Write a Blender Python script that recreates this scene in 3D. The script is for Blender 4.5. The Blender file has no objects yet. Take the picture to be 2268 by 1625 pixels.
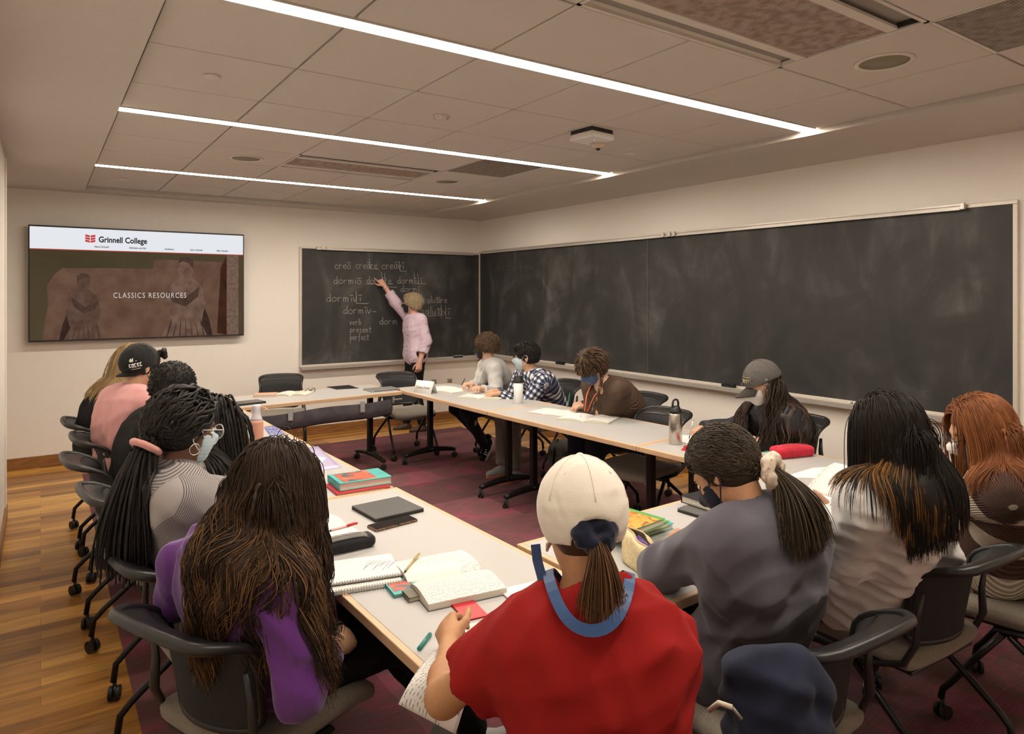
import bpy, bmesh, math, random
import numpy as np
from mathutils import Vector, Matrix
random.seed(7); RNG = np.random.RandomState(11)
SC = bpy.context.scene; COL = SC.collection
# ------------------------------------------------------------ camera
EYE = 1.68; FPX = 1521.0; YAW = math.atan2(1044.0, 1521.0)
cam = bpy.data.cameras.new('camera'); camo = bpy.data.objects.new('camera', cam); COL.objects.link(camo)
camo.location = (0, 0, EYE); camo.rotation_euler = (math.pi / 2, 0, -YAW)
cam.sensor_width = 36.0; cam.lens = FPX / 2268.0 * 36.0; cam.shift_y = -(812.5 - 652.0) / 2268.0
cam.clip_start = 0.05; cam.clip_end = 60
SC.camera = camo
# ------------------------------------------------------------ world, exposure
w = bpy.data.worlds.new('world'); SC.world = w; w.use_nodes = True
w.node_tree.nodes['Background'].inputs[0].default_value = (0.9, 0.8, 0.68, 1)
w.node_tree.nodes['Background'].inputs[1].default_value = 0.02
SC.view_settings.view_transform = 'Standard'; SC.view_settings.look = 'None'
SC.view_settings.gamma = 1.0; SC.view_settings.use_curve_mapping = False
SC.view_settings.exposure = 0.0
STRIP_POWER = 66.0
STRIP_COLOR = (1.0, 0.875, 0.735)
# ------------------------------------------------------------ helpers
CF = np.array([math.sin(YAW), math.cos(YAW)]); CR = np.array([math.cos(YAW), -math.sin(YAW)])

def tag(o, label=None, cat=None, group=None, kind=None):
    if label: o['label'] = label
    if cat: o['category'] = cat
    if group: o['group'] = group
    if kind: o['kind'] = kind
    return o

def empty(name, loc=(0, 0, 0), rz=0.0, label=None, cat=None, group=None):
    o = bpy.data.objects.new(name, None); COL.objects.link(o)
    o.location = loc; o.rotation_euler = (0, 0, rz); o.empty_display_size = 0.1
    return tag(o, label, cat, group)

def mesh_np(name, V, Q, mat=None, parent=None, smooth=True, T=None, world=False, mats=None, midx=None):
    """mesh from numpy verts + quads (and triangles)"""
    me = bpy.data.meshes.new(name)
    V = np.asarray(V, dtype=np.float32).reshape(-1, 3)
    Q = np.asarray(Q, dtype=np.int32).reshape(-1, 4) if Q is not None and len(Q) else np.zeros((0, 4), np.int32)
    T = np.asarray(T, dtype=np.int32).reshape(-1, 3) if T is not None and len(T) else np.zeros((0, 3), np.int32)
    me.vertices.add(len(V)); me.vertices.foreach_set('co', V.ravel())
    nl = Q.size + T.size
    me.loops.add(nl); me.loops.foreach_set('vertex_index', np.concatenate([Q.ravel(), T.ravel()]))
    nf = len(Q) + len(T); me.polygons.add(nf)
    st = np.concatenate([np.arange(len(Q)) * 4, Q.size + np.arange(len(T)) * 3]).astype(np.int32)
    me.polygons.foreach_set('loop_start', st)
    if smooth: me.polygons.foreach_set('use_smooth', np.ones(nf, bool))
    for m in (mats or ([mat] if mat else [])): me.materials.append(m)
    if midx is not None: me.polygons.foreach_set('material_index', np.asarray(midx, np.int32))
    me.update(calc_edges=True); me.validate()
    o = bpy.data.objects.new(name, me); COL.objects.link(o)
    if parent: o.parent = parent
    return o

def attr(o, name, arr, typ='FLOAT'):
    a = o.data.attributes.new(name, typ, 'POINT')
    a.data.foreach_set('value' if typ == 'FLOAT' else 'vector', np.asarray(arr, np.float32).ravel())

class MB:
    """collects shapes into ONE mesh object"""
    def __init__(s): s.bm = bmesh.new(); s.sm = set()
    def box(s, c, d, rz=0.0, bev=0.0, seg=2, M=None, mi=0):
        r = bmesh.ops.create_cube(s.bm, size=1.0)
        vs = r['verts']
        mt = (M or (Matrix.Translation(Vector(c)) @ Matrix.Rotation(rz, 4, 'Z'))) @ Matrix.Diagonal((d[0], d[1], d[2], 1))
        bmesh.ops.transform(s.bm, matrix=mt, verts=vs)
        fs = set(f for v in vs for f in v.link_faces)
        for f in fs: f.material_index = mi
        if bev > 0:
            es = list(set(e for v in vs for e in v.link_edges))
            bmesh.ops.bevel(s.bm, geom=es, offset=bev, segments=seg, affect='EDGES', profile=0.5)
        return s
    def cyl(s, a, b, r, r2=None, n=16, cap=True, mi=0):
        a = Vector(a); b = Vector(b); d = b - a; L = d.length
        if L < 1e-6: return s
        q = d.to_track_quat('Z', 'Y').to_matrix().to_4x4()
        rr = bmesh.ops.create_cone(s.bm, cap_ends=cap, segments=n, radius1=r, radius2=r if r2 is None else r2, depth=L,
                                   matrix=Matrix.Translation((a + b) / 2) @ q)
        for f in set(f for v in rr['verts'] for f in v.link_faces):
            f.material_index = mi
            if len(f.verts) == 4: f.smooth = True
        return s
    def sph(s, c, r, sc=(1, 1, 1), n=16, M=None, mi=0):
        m = M or (Matrix.Translation(Vector(c)) @ Matrix.Diagonal((sc[0], sc[1], sc[2], 1)))
        rr = bmesh.ops.create_uvsphere(s.bm, u_segments=n, v_segments=max(6, n // 2), radius=r, matrix=m)
        for f in set(f for v in rr['verts'] for f in v.link_faces): f.smooth = True; f.material_index = mi
        return s
    def tube(s, pts, r, n=10, mi=0, cap=True, sy=1.0):
        """swept tube through points; r number or list"""
        P = [Vector(p) for p in pts]; N = len(P)
        R = r if isinstance(r, (list, tuple)) else [r] * N
        up = None; rings = []
        for i in range(N):
            t = (P[min(i + 1, N - 1)] - P[max(i - 1, 0)]).normalized()
            if up is None:
                up = Vector((0, 0, 1)) if abs(t.z) < 0.9 else Vector((0, 1, 0))
            x = up.cross(t)
            if x.length < 1e-5: x = Vector((1, 0, 0)).cross(t)
            x.normalize(); y = t.cross(x).normalized(); up = y
            rings.append([s.bm.verts.new(P[i] + x * (R[i] * math.cos(2 * math.pi * k / n)) + y * (R[i] * sy * math.sin(2 * math.pi * k / n))) for k in range(n)])
        for i in range(N - 1):
            for k in range(n):
                f = s.bm.faces.new((rings[i][k], rings[i][(k + 1) % n], rings[i + 1][(k + 1) % n], rings[i + 1][k])); f.smooth = True; f.material_index = mi
        if cap:
            f = s.bm.faces.new(rings[0][::-1]); f.material_index = mi
            f = s.bm.faces.new(rings[-1]); f.material_index = mi
        return s
    def lathe(s, prof, n=28, c=(0, 0, 0), mi=0):
        rings = []
        for (r, z) in prof:
            rings.append([s.bm.verts.new((c[0] + r * math.cos(2 * math.pi * k / n), c[1] + r * math.sin(2 * math.pi * k / n), c[2] + z)) for k in range(n)])
        for i in range(len(prof) - 1):
            for k in range(n):
                f = s.bm.faces.new((rings[i][k], rings[i][(k + 1) % n], rings[i + 1][(k + 1) % n], rings[i + 1][k])); f.smooth = True; f.material_index = mi
        if prof[0][0] > 1e-4: s.bm.faces.new(rings[0][::-1]).material_index = mi
        if prof[-1][0] > 1e-4: s.bm.faces.new(rings[-1]).material_index = mi
        return s
    def prism(s, poly, z0, z1, mi=0):
        """polygon in XY extruded z0..z1"""
        a = [s.bm.verts.new((p[0], p[1], z0)) for p in poly]; b = [s.bm.verts.new((p[0], p[1], z1)) for p in poly]
        fs = [s.bm.faces.new(a[::-1]), s.bm.faces.new(b)]
        for i in range(len(poly)):
            j = (i + 1) % len(poly); fs.append(s.bm.faces.new((a[i], a[j], b[j], b[i])))
        for f in fs: f.material_index = mi
        return s
    def grid(s, fn, nu, nv, mi=0, th=0.0):
        g = [[s.bm.verts.new(fn(i / (nu - 1), j / (nv - 1))) for j in range(nv)] for i in range(nu)]
        for i in range(nu - 1):
            for j in range(nv - 1):
                f = s.bm.faces.new((g[i][j], g[i + 1][j], g[i + 1][j + 1], g[i][j + 1])); f.smooth = True; f.material_index = mi
        return s
    def xf(s, M):
        bmesh.ops.transform(s.bm, matrix=M, verts=s.bm.verts); return s
    def build(s, name, mat=None, parent=None, mats=None, loc=None, rz=None, solid=0.0, norm=True, sub=0):
        if norm: bmesh.ops.recalc_face_normals(s.bm, faces=s.bm.faces)
        if solid: bmesh.ops.solidify(s.bm, geom=s.bm.faces[:], thickness=solid)
        me = bpy.data.meshes.new(name); s.bm.to_mesh(me); s.bm.free()
        for m in (mats or ([mat] if mat else [])): me.materials.append(m)
        o = bpy.data.objects.new(name, me); COL.objects.link(o)
        if parent: o.parent = parent
        if loc is not None: o.location = loc
        if rz is not None: o.rotation_euler = (0, 0, rz)
        if sub:
            md = o.modifiers.new('sub', 'SUBSURF'); md.levels = sub; md.render_levels = sub
        return o

def copy_tree(o, parent=None):
    c = o.copy(); COL.objects.link(c)
    if parent is not None: c.parent = parent; c.matrix_parent_inverse = o.matrix_parent_inverse.copy()
    for ch in list(o.children): copy_tree(ch, c)
    return c

# ------------------------------------------------------------ materials
def mat(name, col, rough=0.6, metal=0.0, spec=0.5, **kw):
    m = bpy.data.materials.new(name); m.use_nodes = True
    b = m.node_tree.nodes['Principled BSDF']
    b.inputs['Base Color'].default_value = (*col[:3], 1); b.inputs['Roughness'].default_value = rough
    b.inputs['Metallic'].default_value = metal; b.inputs['Specular IOR Level'].default_value = spec
    for k, v in kw.items(): b.inputs[k.replace('_', ' ')].default_value = v
    return m
def N(m, t, **kw):
    n = m.node_tree.nodes.new(t)
    for k, v in kw.items():
        if hasattr(n, k): setattr(n, k, v)
        else: n.inputs[k.replace('_', ' ')].default_value = v
    return n
def L(m, a, ao, b, bi):
    m.node_tree.links.new(a.outputs[ao], b.inputs[bi])
def P_(m): return m.node_tree.nodes['Principled BSDF']
def ramp(m, stops, interp='LINEAR'):
    r = m.node_tree.nodes.new('ShaderNodeValToRGB'); e = r.color_ramp; e.interpolation = interp
    while len(e.elements) < len(stops): e.elements.new(0.5)
    for el, (p, c) in zip(e.elements, stops): el.position = p; el.color = (*c[:3], 1)
    return r
def coords(m, scale=(1, 1, 1), kind='Object', rot=(0, 0, 0), loc=(0, 0, 0)):
    if kind.startswith('attr:'):
        tc = N(m, 'ShaderNodeAttribute'); tc.attribute_name = kind[5:]; out = 'Vector'
    else:
        tc = N(m, 'ShaderNodeTexCoord'); out = kind
    mp = N(m, 'ShaderNodeMapping'); mp.inputs['Scale'].default_value = scale; mp.inputs['Rotation'].default_value = rot; mp.inputs['Location'].default_value = loc
    L(m, tc, out, mp, 'Vector'); return mp
def bump(m, src, out, strength=0.3, dist=0.002):
    b = N(m, 'ShaderNodeBump'); b.inputs['Strength'].default_value = strength; b.inputs['Distance'].default_value = dist
    L(m, src, out, b, 'Height'); L(m, b, 'Normal', P_(m), 'Normal'); return b
def noisy(name, c1, c2, scale=20, rough=0.8, det=4, bstr=0.2, bdist=0.002, sc=(1, 1, 1), pos=(0.35, 0.65), kind='Object', spec=0.3, bscale=None, metal=0.0, sheen=0.0):
    m = mat(name, c1, rough, metal, spec)
    mp = coords(m, sc, kind); n = N(m, 'ShaderNodeTexNoise'); n.inputs['Scale'].default_value = scale; n.inputs['Detail'].default_value = det
    L(m, mp, 'Vector', n, 'Vector'); r = ramp(m, [(pos[0], c1), (pos[1], c2)]); L(m, n, 'Fac', r, 'Fac'); L(m, r, 'Color', P_(m), 'Base Color')
    if bstr:
        if bscale:
            n = N(m, 'ShaderNodeTexNoise'); n.inputs['Scale'].default_value = bscale; n.inputs['Detail'].default_value = 3; L(m, mp, 'Vector', n, 'Vector')
        bump(m, n, 'Fac', bstr, bdist)
    if sheen: P_(m).inputs['Sheen Weight'].default_value = sheen
    return m
def emis(name, col, strength):
    m = bpy.data.materials.new(name); m.use_nodes = True; nt = m.node_tree; nt.nodes.clear()
    e = nt.nodes.new('ShaderNodeEmission'); e.inputs[0].default_value = (*col, 1); e.inputs[1].default_value = strength
    o = nt.nodes.new('ShaderNodeOutputMaterial'); nt.links.new(e.outputs[0], o.inputs[0]); return m
def text_mesh(txt, size, ext=0.0, off=0.0, sx=1.0, spacing=1.0, align='LEFT', shear=0.0):
    """built-in font text turned into a bmesh lying in XY"""
    cu = bpy.data.curves.new('t', 'FONT'); cu.body = txt; cu.size = size; cu.extrude = ext; cu.offset = off
    cu.space_character = spacing; cu.align_x = align; cu.shear = shear; cu.resolution_u = 3
    o = bpy.data.objects.new('t', cu); COL.objects.link(o)
    me = bpy.data.meshes.new_from_object(o.evaluated_get(bpy.context.evaluated_depsgraph_get()))
    bpy.data.objects.remove(o); mb = MB(); mb.bm.from_mesh(me); bpy.data.meshes.remove(me)
    bmesh.ops.transform(mb.bm, matrix=Matrix.Diagonal((sx, 1, 1, 1)), verts=mb.bm.verts)
    return mb
# ------------------------------------------------------------ signed-distance sculpting
def nv(v): v = np.asarray(v, float); return v / (np.linalg.norm(v) + 1e-12)
A_ = lambda *v: np.array(v, float)
def rc(a, b, ra, rb=None): return ('rc', np.asarray(a, float), np.asarray(b, float), float(ra), float(ra if rb is None else rb))
def el(c, r, R=None): return ('el', np.asarray(c, float), np.asarray(r, float), np.eye(3) if R is None else np.asarray(R, float))   # R rows = axes
def rbx(c, h, rad, R=None): return ('bx', np.asarray(c, float), np.asarray(h, float), np.eye(3) if R is None else np.asarray(R, float), rad)
def prim_d(p, q):
    """distance of points q (...,3) to primitive p"""
    t = p[0]
    if t == 'rc':
        a, b, ra, rb = p[1:]; ba = b - a; l2 = max(ba @ ba, 1e-9); w = q - a
        h = np.clip((w @ ba) / l2, 0, 1)
        d = w - h[..., None] * ba
        return np.sqrt((d * d).sum(-1)) - (ra + (rb - ra) * h)
    if t == 'el':
        c, r, R = p[1:]; w = (q - c) @ R.T
        k0 = np.sqrt(((w / r) ** 2).sum(-1)); k1 = np.sqrt(((w / (r * r)) ** 2).sum(-1))
        return k0 * (k0 - 1) / np.maximum(k1, 1e-6)
    if t == 'bx':
        c, h, R, rad = p[1:]; w = np.abs((q - c) @ R.T) - (h - rad)
        return np.sqrt((np.maximum(w, 0) ** 2).sum(-1)) + np.minimum(w.max(-1), 0) - rad
def prim_bb(p):
    if p[0] == 'rc': return np.minimum(p[1] - p[3], p[2] - p[4]), np.maximum(p[1] + p[3], p[2] + p[4])
    R = p[3]; r = p[2]
    e = np.sqrt(((R * r[:, None]) ** 2).sum(0)) if p[0] == 'el' else (np.abs(R) * r[:, None]).sum(0)
    return p[1] - e, p[1] + e
def smin(a, b, k):
    if k <= 0: return np.minimum(a, b)
    h = np.maximum(k - np.abs(a - b), 0) / k
    return np.minimum(a, b) - h * h * k * 0.25
def sd_points(ops, q):
    D = np.full(q.shape[:-1], 1.0)
    for op, p, k in ops:
        if op == 'u': D = smin(D, prim_d(p, q), k)
        elif op == 's': D = -smin(-D, prim_d(p, q), k)
    return D
def infl(ops, t):
    out = []
    for op, p, k in ops:
        if op == 'u':
            if p[0] == 'rc': p = ('rc', p[1], p[2], p[3] + t, p[4] + t)
            elif p[0] == 'el': p = ('el', p[1], p[2] + t, p[3])
            elif p[0] == 'bx': p = ('bx', p[1], p[2] + t, p[3], p[4] + t)
        out.append((op, p, k))
    return out
def sculpt(ops, vox=0.008, disp=None, pad=0.0):
    """ops: ('u'|'s', prim, k) or ('cut', (point, dir, radius), 0); surface nets -> verts, quads"""
    lo = np.full(3, 1e9); hi = np.full(3, -1e9)
    for op, p, k in ops:
        if op == 'u':
            a, b = prim_bb(p); lo = np.minimum(lo, a); hi = np.maximum(hi, b)
    lo -= 4 * vox + pad + 0.01; hi += 4 * vox + pad + 0.01
    n = np.ceil((hi - lo) / vox).astype(int) + 1
    D = np.full(n, 0.5, np.float32)
    ax = [(lo[i] + vox * np.arange(n[i])) for i in range(3)]
    def sub(a, b, m):
        i0 = np.clip(np.floor((a - m - lo) / vox).astype(int), 0, n - 1); i1 = np.clip(np.ceil((b + m - lo) / vox).astype(int) + 1, 1, n)
        return i0, i1
    def pts(i0, i1):
        g = np.empty((i1[0] - i0[0], i1[1] - i0[1], i1[2] - i0[2], 3))
        g[..., 0] = ax[0][i0[0]:i1[0], None, None]; g[..., 1] = ax[1][None, i0[1]:i1[1], None]; g[..., 2] = ax[2][None, None, i0[2]:i1[2]]
        return g
    for op, p, k in ops:
        if op == 'cut':
            c, d, r = p; i0, i1 = sub(c - r, c + r, 0); s = tuple(slice(i0[j], i1[j]) for j in range(3)); q = pts(i0, i1)
            w = q - c; dd = w @ nv(d); m = (w * w).sum(-1) < r * r
            D[s] = np.where(m, np.maximum(D[s], dd), D[s]); continue
        a, b = prim_bb(p); i0, i1 = sub(a, b, k + 3 * vox)
        if (i1 <= i0).any(): continue
        s = tuple(slice(i0[j], i1[j]) for j in range(3)); q = pts(i0, i1); d = prim_d(p, q)
        D[s] = smin(D[s], d, k) if op == 'u' else -smin(-D[s], d, k)
    if disp is not None:
        m = np.abs(D) < 5 * vox; I = np.nonzero(m)
        q = np.stack([ax[j][I[j]] for j in range(3)], -1); D[I] += disp(q).astype(np.float32)
    S = D < 0
    cn = n - 1
    acc = {}
    tot = np.zeros(tuple(cn) + (3,), np.float32); cnt = np.zeros(tuple(cn), np.float32)
    edges = []
    for axd in range(3):
        sl0 = [slice(None)] * 3; sl1 = [slice(None)] * 3; sl0[axd] = slice(0, -1); sl1[axd] = slice(1, None)
        X = np.nonzero(S[tuple(sl0)] != S[tuple(sl1)]); X = np.array(X)
        d0 = D[tuple(X)]; Y = X.copy(); Y[axd] += 1; d1 = D[tuple(Y)]
        t = d0 / (d0 - d1); pos = X.astype(np.float32).T.copy(); pos[:, axd] += t
        u, v = (axd + 1) % 3, (axd + 2) % 3
        ok = (X[u] > 0) & (X[v] > 0) & (X[u] < cn[u]) & (X[v] < cn[v])
        X = X[:, ok]; pos = pos[ok]; flip = (d0 < 0)[ok]
        cells = []
        for du, dv in ((0, 0), (-1, 0), (-1, -1), (0, -1)):
            C = X.copy(); C[u] += du; C[v] += dv; cells.append(C)
            np.add.at(tot, tuple(C), pos); np.add.at(cnt, tuple(C), 1)
        edges.append((cells, flip))
    ids = np.full(tuple(cn), -1, np.int64); nz = np.nonzero(cnt); ids[nz] = np.arange(len(nz[0]))
    V = tot[nz] / cnt[nz][:, None] * vox + lo
    Q = []
    for cells, flip in edges:
        q = np.stack([ids[tuple(C)] for C in cells], -1)
        q[~flip] = q[~flip][:, ::-1]; Q.append(q)
    Q = np.concatenate(Q)
    return V, Q
def relax(V, Q, it=1, f=0.5):
    if it <= 0: return V
    a = Q.ravel(); b = np.roll(Q, -1, 1).ravel()
    n = len(V)
    for _ in range(it):
        s = np.zeros_like(V); c = np.zeros(n)
        for j in range(3):
            s[:, j] = np.bincount(a, V[b, j], n) + np.bincount(b, V[a, j], n)
        c = np.bincount(a, minlength=n) + np.bincount(b, minlength=n)
        V = V + f * (s / np.maximum(c, 1)[:, None] - V)
    return V
def folds(amp, freq=1.0, seed=0, dirv=(0.25, 0.1, 0.35)):
    r = np.random.RandomState(seed); K = []
    for i in range(5):
        d = nv(np.array(dirv) + r.randn(3) * 0.8); K.append((d * r.uniform(22, 60) * freq, r.randn(3) * 14 * freq, r.rand() * 6.28, r.uniform(0.5, 1)))
    def f(q):
        s = 0
        for k, w, ph, a in K:
            x = q @ k + 1.6 * np.sin(q @ w + ph) + ph; s = s + a * (1 - np.abs(np.sin(x)) ** 1.25 * 1.5)
        m = 0.5 + 0.5 * np.sin(q @ K[0][1] * 0.7 + K[1][2]) * np.sin(q @ K[2][1] * 0.8 + 1)
        return -amp * s * 0.35 * (0.35 + m)
    return f
def sdf_obj(name, ops, m, parent, vox=0.008, disp=None, rel=1, mats=None):
    V, Q = sculpt(ops, vox, disp); V = relax(V, Q, rel)
    if parent is not None and parent.type == 'EMPTY':
        pl = np.array(parent.location); V = V - pl
    return mesh_np(name, V, Q, m, parent)
# ------------------------------------------------------------ room materials
M_wall = noisy('wall_paint', (0.86, 0.825, 0.765), (0.88, 0.845, 0.785), 60, 0.85, 3, 0.05, 0.001)
M_soffit = noisy('soffit_paint', (0.59, 0.545, 0.49), (0.61, 0.565, 0.51), 40, 0.9, 3, 0.05, 0.001)
M_tile = noisy('ceiling_tile', (0.585, 0.54, 0.485), (0.645, 0.595, 0.54), 260, 0.95, 4, 0.25, 0.0012)
M_grid = mat('ceiling_grid', (0.30, 0.27, 0.235), 0.6)
M_gold = mat('ceiling_gap', (0.16, 0.125, 0.06), 0.7)
M_strip = emis('light_diffuser', STRIP_COLOR, STRIP_POWER)
M_strip2 = emis('light_diffuser_dimmed', STRIP_COLOR, STRIP_POWER * 0.8)
M_white = mat('white_metal', (0.68, 0.63, 0.56), 0.45)
M_black = mat('black_plastic', (0.012, 0.012, 0.013), 0.42)
M_alu = mat('aluminium', (0.62, 0.58, 0.53), 0.38, 0.55)
M_frame = mat('board_frame', (0.66, 0.61, 0.54), 0.4, 0.25)

def wood_floor():
    m = mat('wood_floor', (0.4, 0.2, 0.08), 0.33, 0, 0.45)
    mp = coords(m, (1, 1, 1)); br = N(m, 'ShaderNodeTexBrick'); br.offset = 0.37; br.squash = 1.0
    for k, v in (('Scale', 1.0), ('Mortar Size', 0.0011), ('Mortar Smooth', 0.1), ('Bias', 0.0), ('Brick Width', 1.35), ('Row Height', 0.083)): br.inputs[k].default_value = v
    br.inputs['Color1'].default_value = (0, 0, 0, 1); br.inputs['Color2'].default_value = (1, 1, 1, 1); br.inputs['Mortar'].default_value = (0.0, 0.0, 0.0, 1)
    L(m, mp, 'Vector', br, 'Vector')
    r = ramp(m, [(0.0, (0.22, 0.092, 0.020)), (0.3, (0.36, 0.165, 0.036)), (0.62, (0.50, 0.245, 0.052)), (1.0, (0.66, 0.37, 0.09))]); L(m, br, 'Color', r, 'Fac')
    mp2 = coords(m, (1.1, 13, 1)); n = N(m, 'ShaderNodeTexNoise', Scale=2.6, Detail=7.0, Distortion=1.4); L(m, mp2, 'Vector', n, 'Vector')
    r2 = ramp(m, [(0.25, (0.48, 0.42, 0.38)), (0.5, (1, 1, 1)), (0.75, (1.25, 1.2, 1.1))]); L(m, n, 'Fac', r2, 'Fac')
    mx = N(m, 'ShaderNodeMix', data_type='RGBA', blend_type='MULTIPLY'); mx.inputs[0].default_value = 0.85
    L(m, r, 'Color', mx, 6); L(m, r2, 'Color', mx, 7); L(m, mx, 2, P_(m), 'Base Color'); bump(m, br, 'Fac', -0.25, 0.001)
    return m
def wood(name, c1, c2, sc=(1, 9, 9), scale=3, rough=0.4):
    m = mat(name, c1, rough); mp = coords(m, sc); n = N(m, 'ShaderNodeTexNoise', Scale=scale, Detail=6.0, Distortion=1.2); L(m, mp, 'Vector', n, 'Vector')
    r = ramp(m, [(0.3, c1), (0.7, c2)]); L(m, n, 'Fac', r, 'Fac'); L(m, r, 'Color', P_(m), 'Base Color'); return m
M_floor = wood_floor()
M_base = wood('baseboard_wood', (0.20, 0.085, 0.026), (0.33, 0.155, 0.05), (1, 1, 6), 5)
M_base_y = wood('baseboard_wood_side', (0.20, 0.085, 0.026), (0.33, 0.155, 0.05), (6, 1, 6), 5)

def carpet_mat():
    m = mat('purple_carpet', (0.1, 0.03, 0.05), 0.95, 0, 0.1)
    mp = coords(m); v = N(m, 'ShaderNodeTexNoise', Scale=2.2, Detail=4.0, Distortion=1.2); L(m, mp, 'Vector', v, 'Vector')
    r = ramp(m, [(0.34, (0.125, 0.074, 0.074)), (0.47, (0.180, 0.078, 0.084)), (0.55, (0.155, 0.086, 0.084)), (0.64, (0.25, 0.075, 0.100)), (0.74, (0.14, 0.075, 0.078))]); L(m, v, 'Fac', r, 'Fac')
    # carpet squares, each with its own shade
    br = N(m, 'ShaderNodeTexBrick'); br.offset = 0.0
    for k, x in (('Scale', 1.0), ('Mortar Size', 0.0), ('Brick Width', 0.61), ('Row Height', 0.61)): br.inputs[k].default_value = x
    br.inputs['Color1'].default_value = (0.68, 0.68, 0.70, 1); br.inputs['Color2'].default_value = (1.3, 1.22, 1.25, 1); L(m, mp, 'Vector', br, 'Vector')
    mp3 = coords(m, (3, 60, 1)); n3 = N(m, 'ShaderNodeTexNoise', Scale=3.0, Detail=3.0); L(m, mp3, 'Vector', n3, 'Vector')
    r3 = ramp(m, [(0.3, (0.62, 0.62, 0.66)), (0.7, (1.35, 1.25, 1.3))]); L(m, n3, 'Fac', r3, 'Fac')
    a = N(m, 'ShaderNodeMix', data_type='RGBA', blend_type='MULTIPLY'); a.inputs[0].default_value = 0.8; L(m, r, 'Color', a, 6); L(m, br, 'Color', a, 7)
    b = N(m, 'ShaderNodeMix', data_type='RGBA', blend_type='MULTIPLY'); b.inputs[0].default_value = 0.55; L(m, a, 2, b, 6); L(m, r3, 'Color', b, 7)
    L(m, b, 2, P_(m), 'Base Color')
    n = N(m, 'ShaderNodeTexNoise', Scale=420.0, Detail=2.0); L(m, mp, 'Vector', n, 'Vector'); bump(m, n, 'Fac', 0.8, 0.004)
    return m
M_carpet = carpet_mat()

def chalk_mat():
    m = mat('blackboard_slate', (0.02, 0.02, 0.02), 0.5, 0, 0.35)
    mp = coords(m, (1, 1, 1), 'Generated')
    tc = N(m, 'ShaderNodeTexCoord')
    mp = N(m, 'ShaderNodeMapping'); mp.inputs['Rotation'].default_value = (0.5, 0.5, 0.3); L(m, tc, 'Object', mp, 'Vector')
    n = N(m, 'ShaderNodeTexNoise', Scale=1.6, Detail=5.0, Distortion=1.8, Roughness=0.55); L(m, mp, 'Vector', n, 'Vector')
    mp2 = N(m, 'ShaderNodeMapping'); mp2.inputs['Scale'].default_value = (2.6, 2.6, 0.9); mp2.inputs['Rotation'].default_value = (0.45, 0.45, 0); L(m, tc, 'Object', mp2, 'Vector')
    n2 = N(m, 'ShaderNodeTexNoise', Scale=1.4, Detail=6.0, Distortion=1.0); L(m, mp2, 'Vector', n2, 'Vector')
    ml = N(m, 'ShaderNodeMath', operation='MULTIPLY'); L(m, n, 'Fac', ml, 0); L(m, n2, 'Fac', ml, 1)
    r = ramp(m, [(0.14, (0.032, 0.033, 0.0325)), (0.26, (0.043, 0.043, 0.042)), (0.34, (0.066, 0.066, 0.064)), (0.46, (0.11, 0.11, 0.105))]); L(m, ml, 0, r, 'Fac')
    L(m, r, 'Color', P_(m), 'Base Color'); return m
M_slate = chalk_mat()
M_chalk = mat('chalk', (0.42, 0.41, 0.38), 0.9)
M_chalk_faint = mat('faint_chalk', (0.10, 0.098, 0.09), 0.9)

# ------------------------------------------------------------ room shell
XL, XR, YF, YB, ZC = -0.22, 5.03, 8.12, -1.6, 2.70
XA = 4.07; YA = 7.83; XS = 0.355
def struct(name, mb, m, **k): return tag(mb.build(name, m, **k), kind='structure')
struct('floor', MB().box((2.0, 3.2, -0.05), (6.6, 10.2, 0.1)), M_floor)
struct('wall_far', MB().box(((XR - 1.1) / 2, YF + 0.06, 1.5), (XR + 1.3 + 0.2, 0.12, 3.2)), M_wall)
struct('wall_right', MB().box((XR + 0.06, (YF + YB) / 2, 1.5), (0.12, YF - YB + 0.24, 3.2)), M_wall)
struct('wall_left', MB().box((XL - 0.06, (6.4 + YB) / 2, 1.5), (0.12, 6.4 - YB, 3.2)).box((-0.66, 6.34, 1.5), (0.9, 0.12, 3.2)).box((-1.1, 7.3, 1.5), (0.12, 1.8, 3.2)), M_wall)
struct('wall_near', MB().box((2.4, YB - 0.06, 1.5), (5.6, 0.12, 3.2)), M_wall)
tag(MB().box((2.36, 3.4, 0.0), (4.08, 8.34, 0.004)).build('carpet', M_carpet), 'purple patterned carpet laid in the middle of the wooden floor', 'carpet')
struct('baseboard_far', MB().box((1.9, YF - 0.008, 0.055), (6.2, 0.016, 0.11), bev=0.003), M_base)
struct('baseboard_right', MB().box((XR - 0.008, 3.2, 0.055), (0.016, 9.8, 0.11), bev=0.003), M_base_y)
struct('baseboard_left', MB().box((XL + 0.008, 2.4, 0.055), (0.016, 8.0, 0.11), bev=0.003), M_base_y)
# gypsum border round the tiled field
mb = MB()
for (x0, x1, y0, y1) in ((-1.2, XS, YB, YF), (XA, XR, YB, YF), (XS, XA, YA, YF), (XS, XA, YB, -0.7)):
    mb.box(((x0 + x1) / 2, (y0 + y1) / 2, ZC + 0.06), (x1 - x0, y1 - y0, 0.12))
struct('ceiling', mb, M_soffit)
ZT = ZC + 0.034
xs = [0.365, 0.99, 1.61, 2.225, 2.84, 3.45, 4.06]
SW = 0.055
strips = [2.555, 4.465, 6.515, 0.60]
ys = [(-0.7, -0.05), (-0.05, 0.545), (0.655, 1.28), (1.28, 1.93), (1.93, 2.50), (2.61, 3.22), (3.22, 3.87), (3.87, 4.41), (4.52, 5.17), (5.17, 5.79), (5.79, 6.46), (6.57, 7.20), (7.20, 7.82)]
holes = [(1.61, 2.84, 1.28, 1.93), (1.61, 2.84, 5.17, 5.79), (2.84, 3.45, 0.655, 1.28), (2.84, 3.45, 4.52, 5.17)]
mb = MB(); gp = 0.0055
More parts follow.
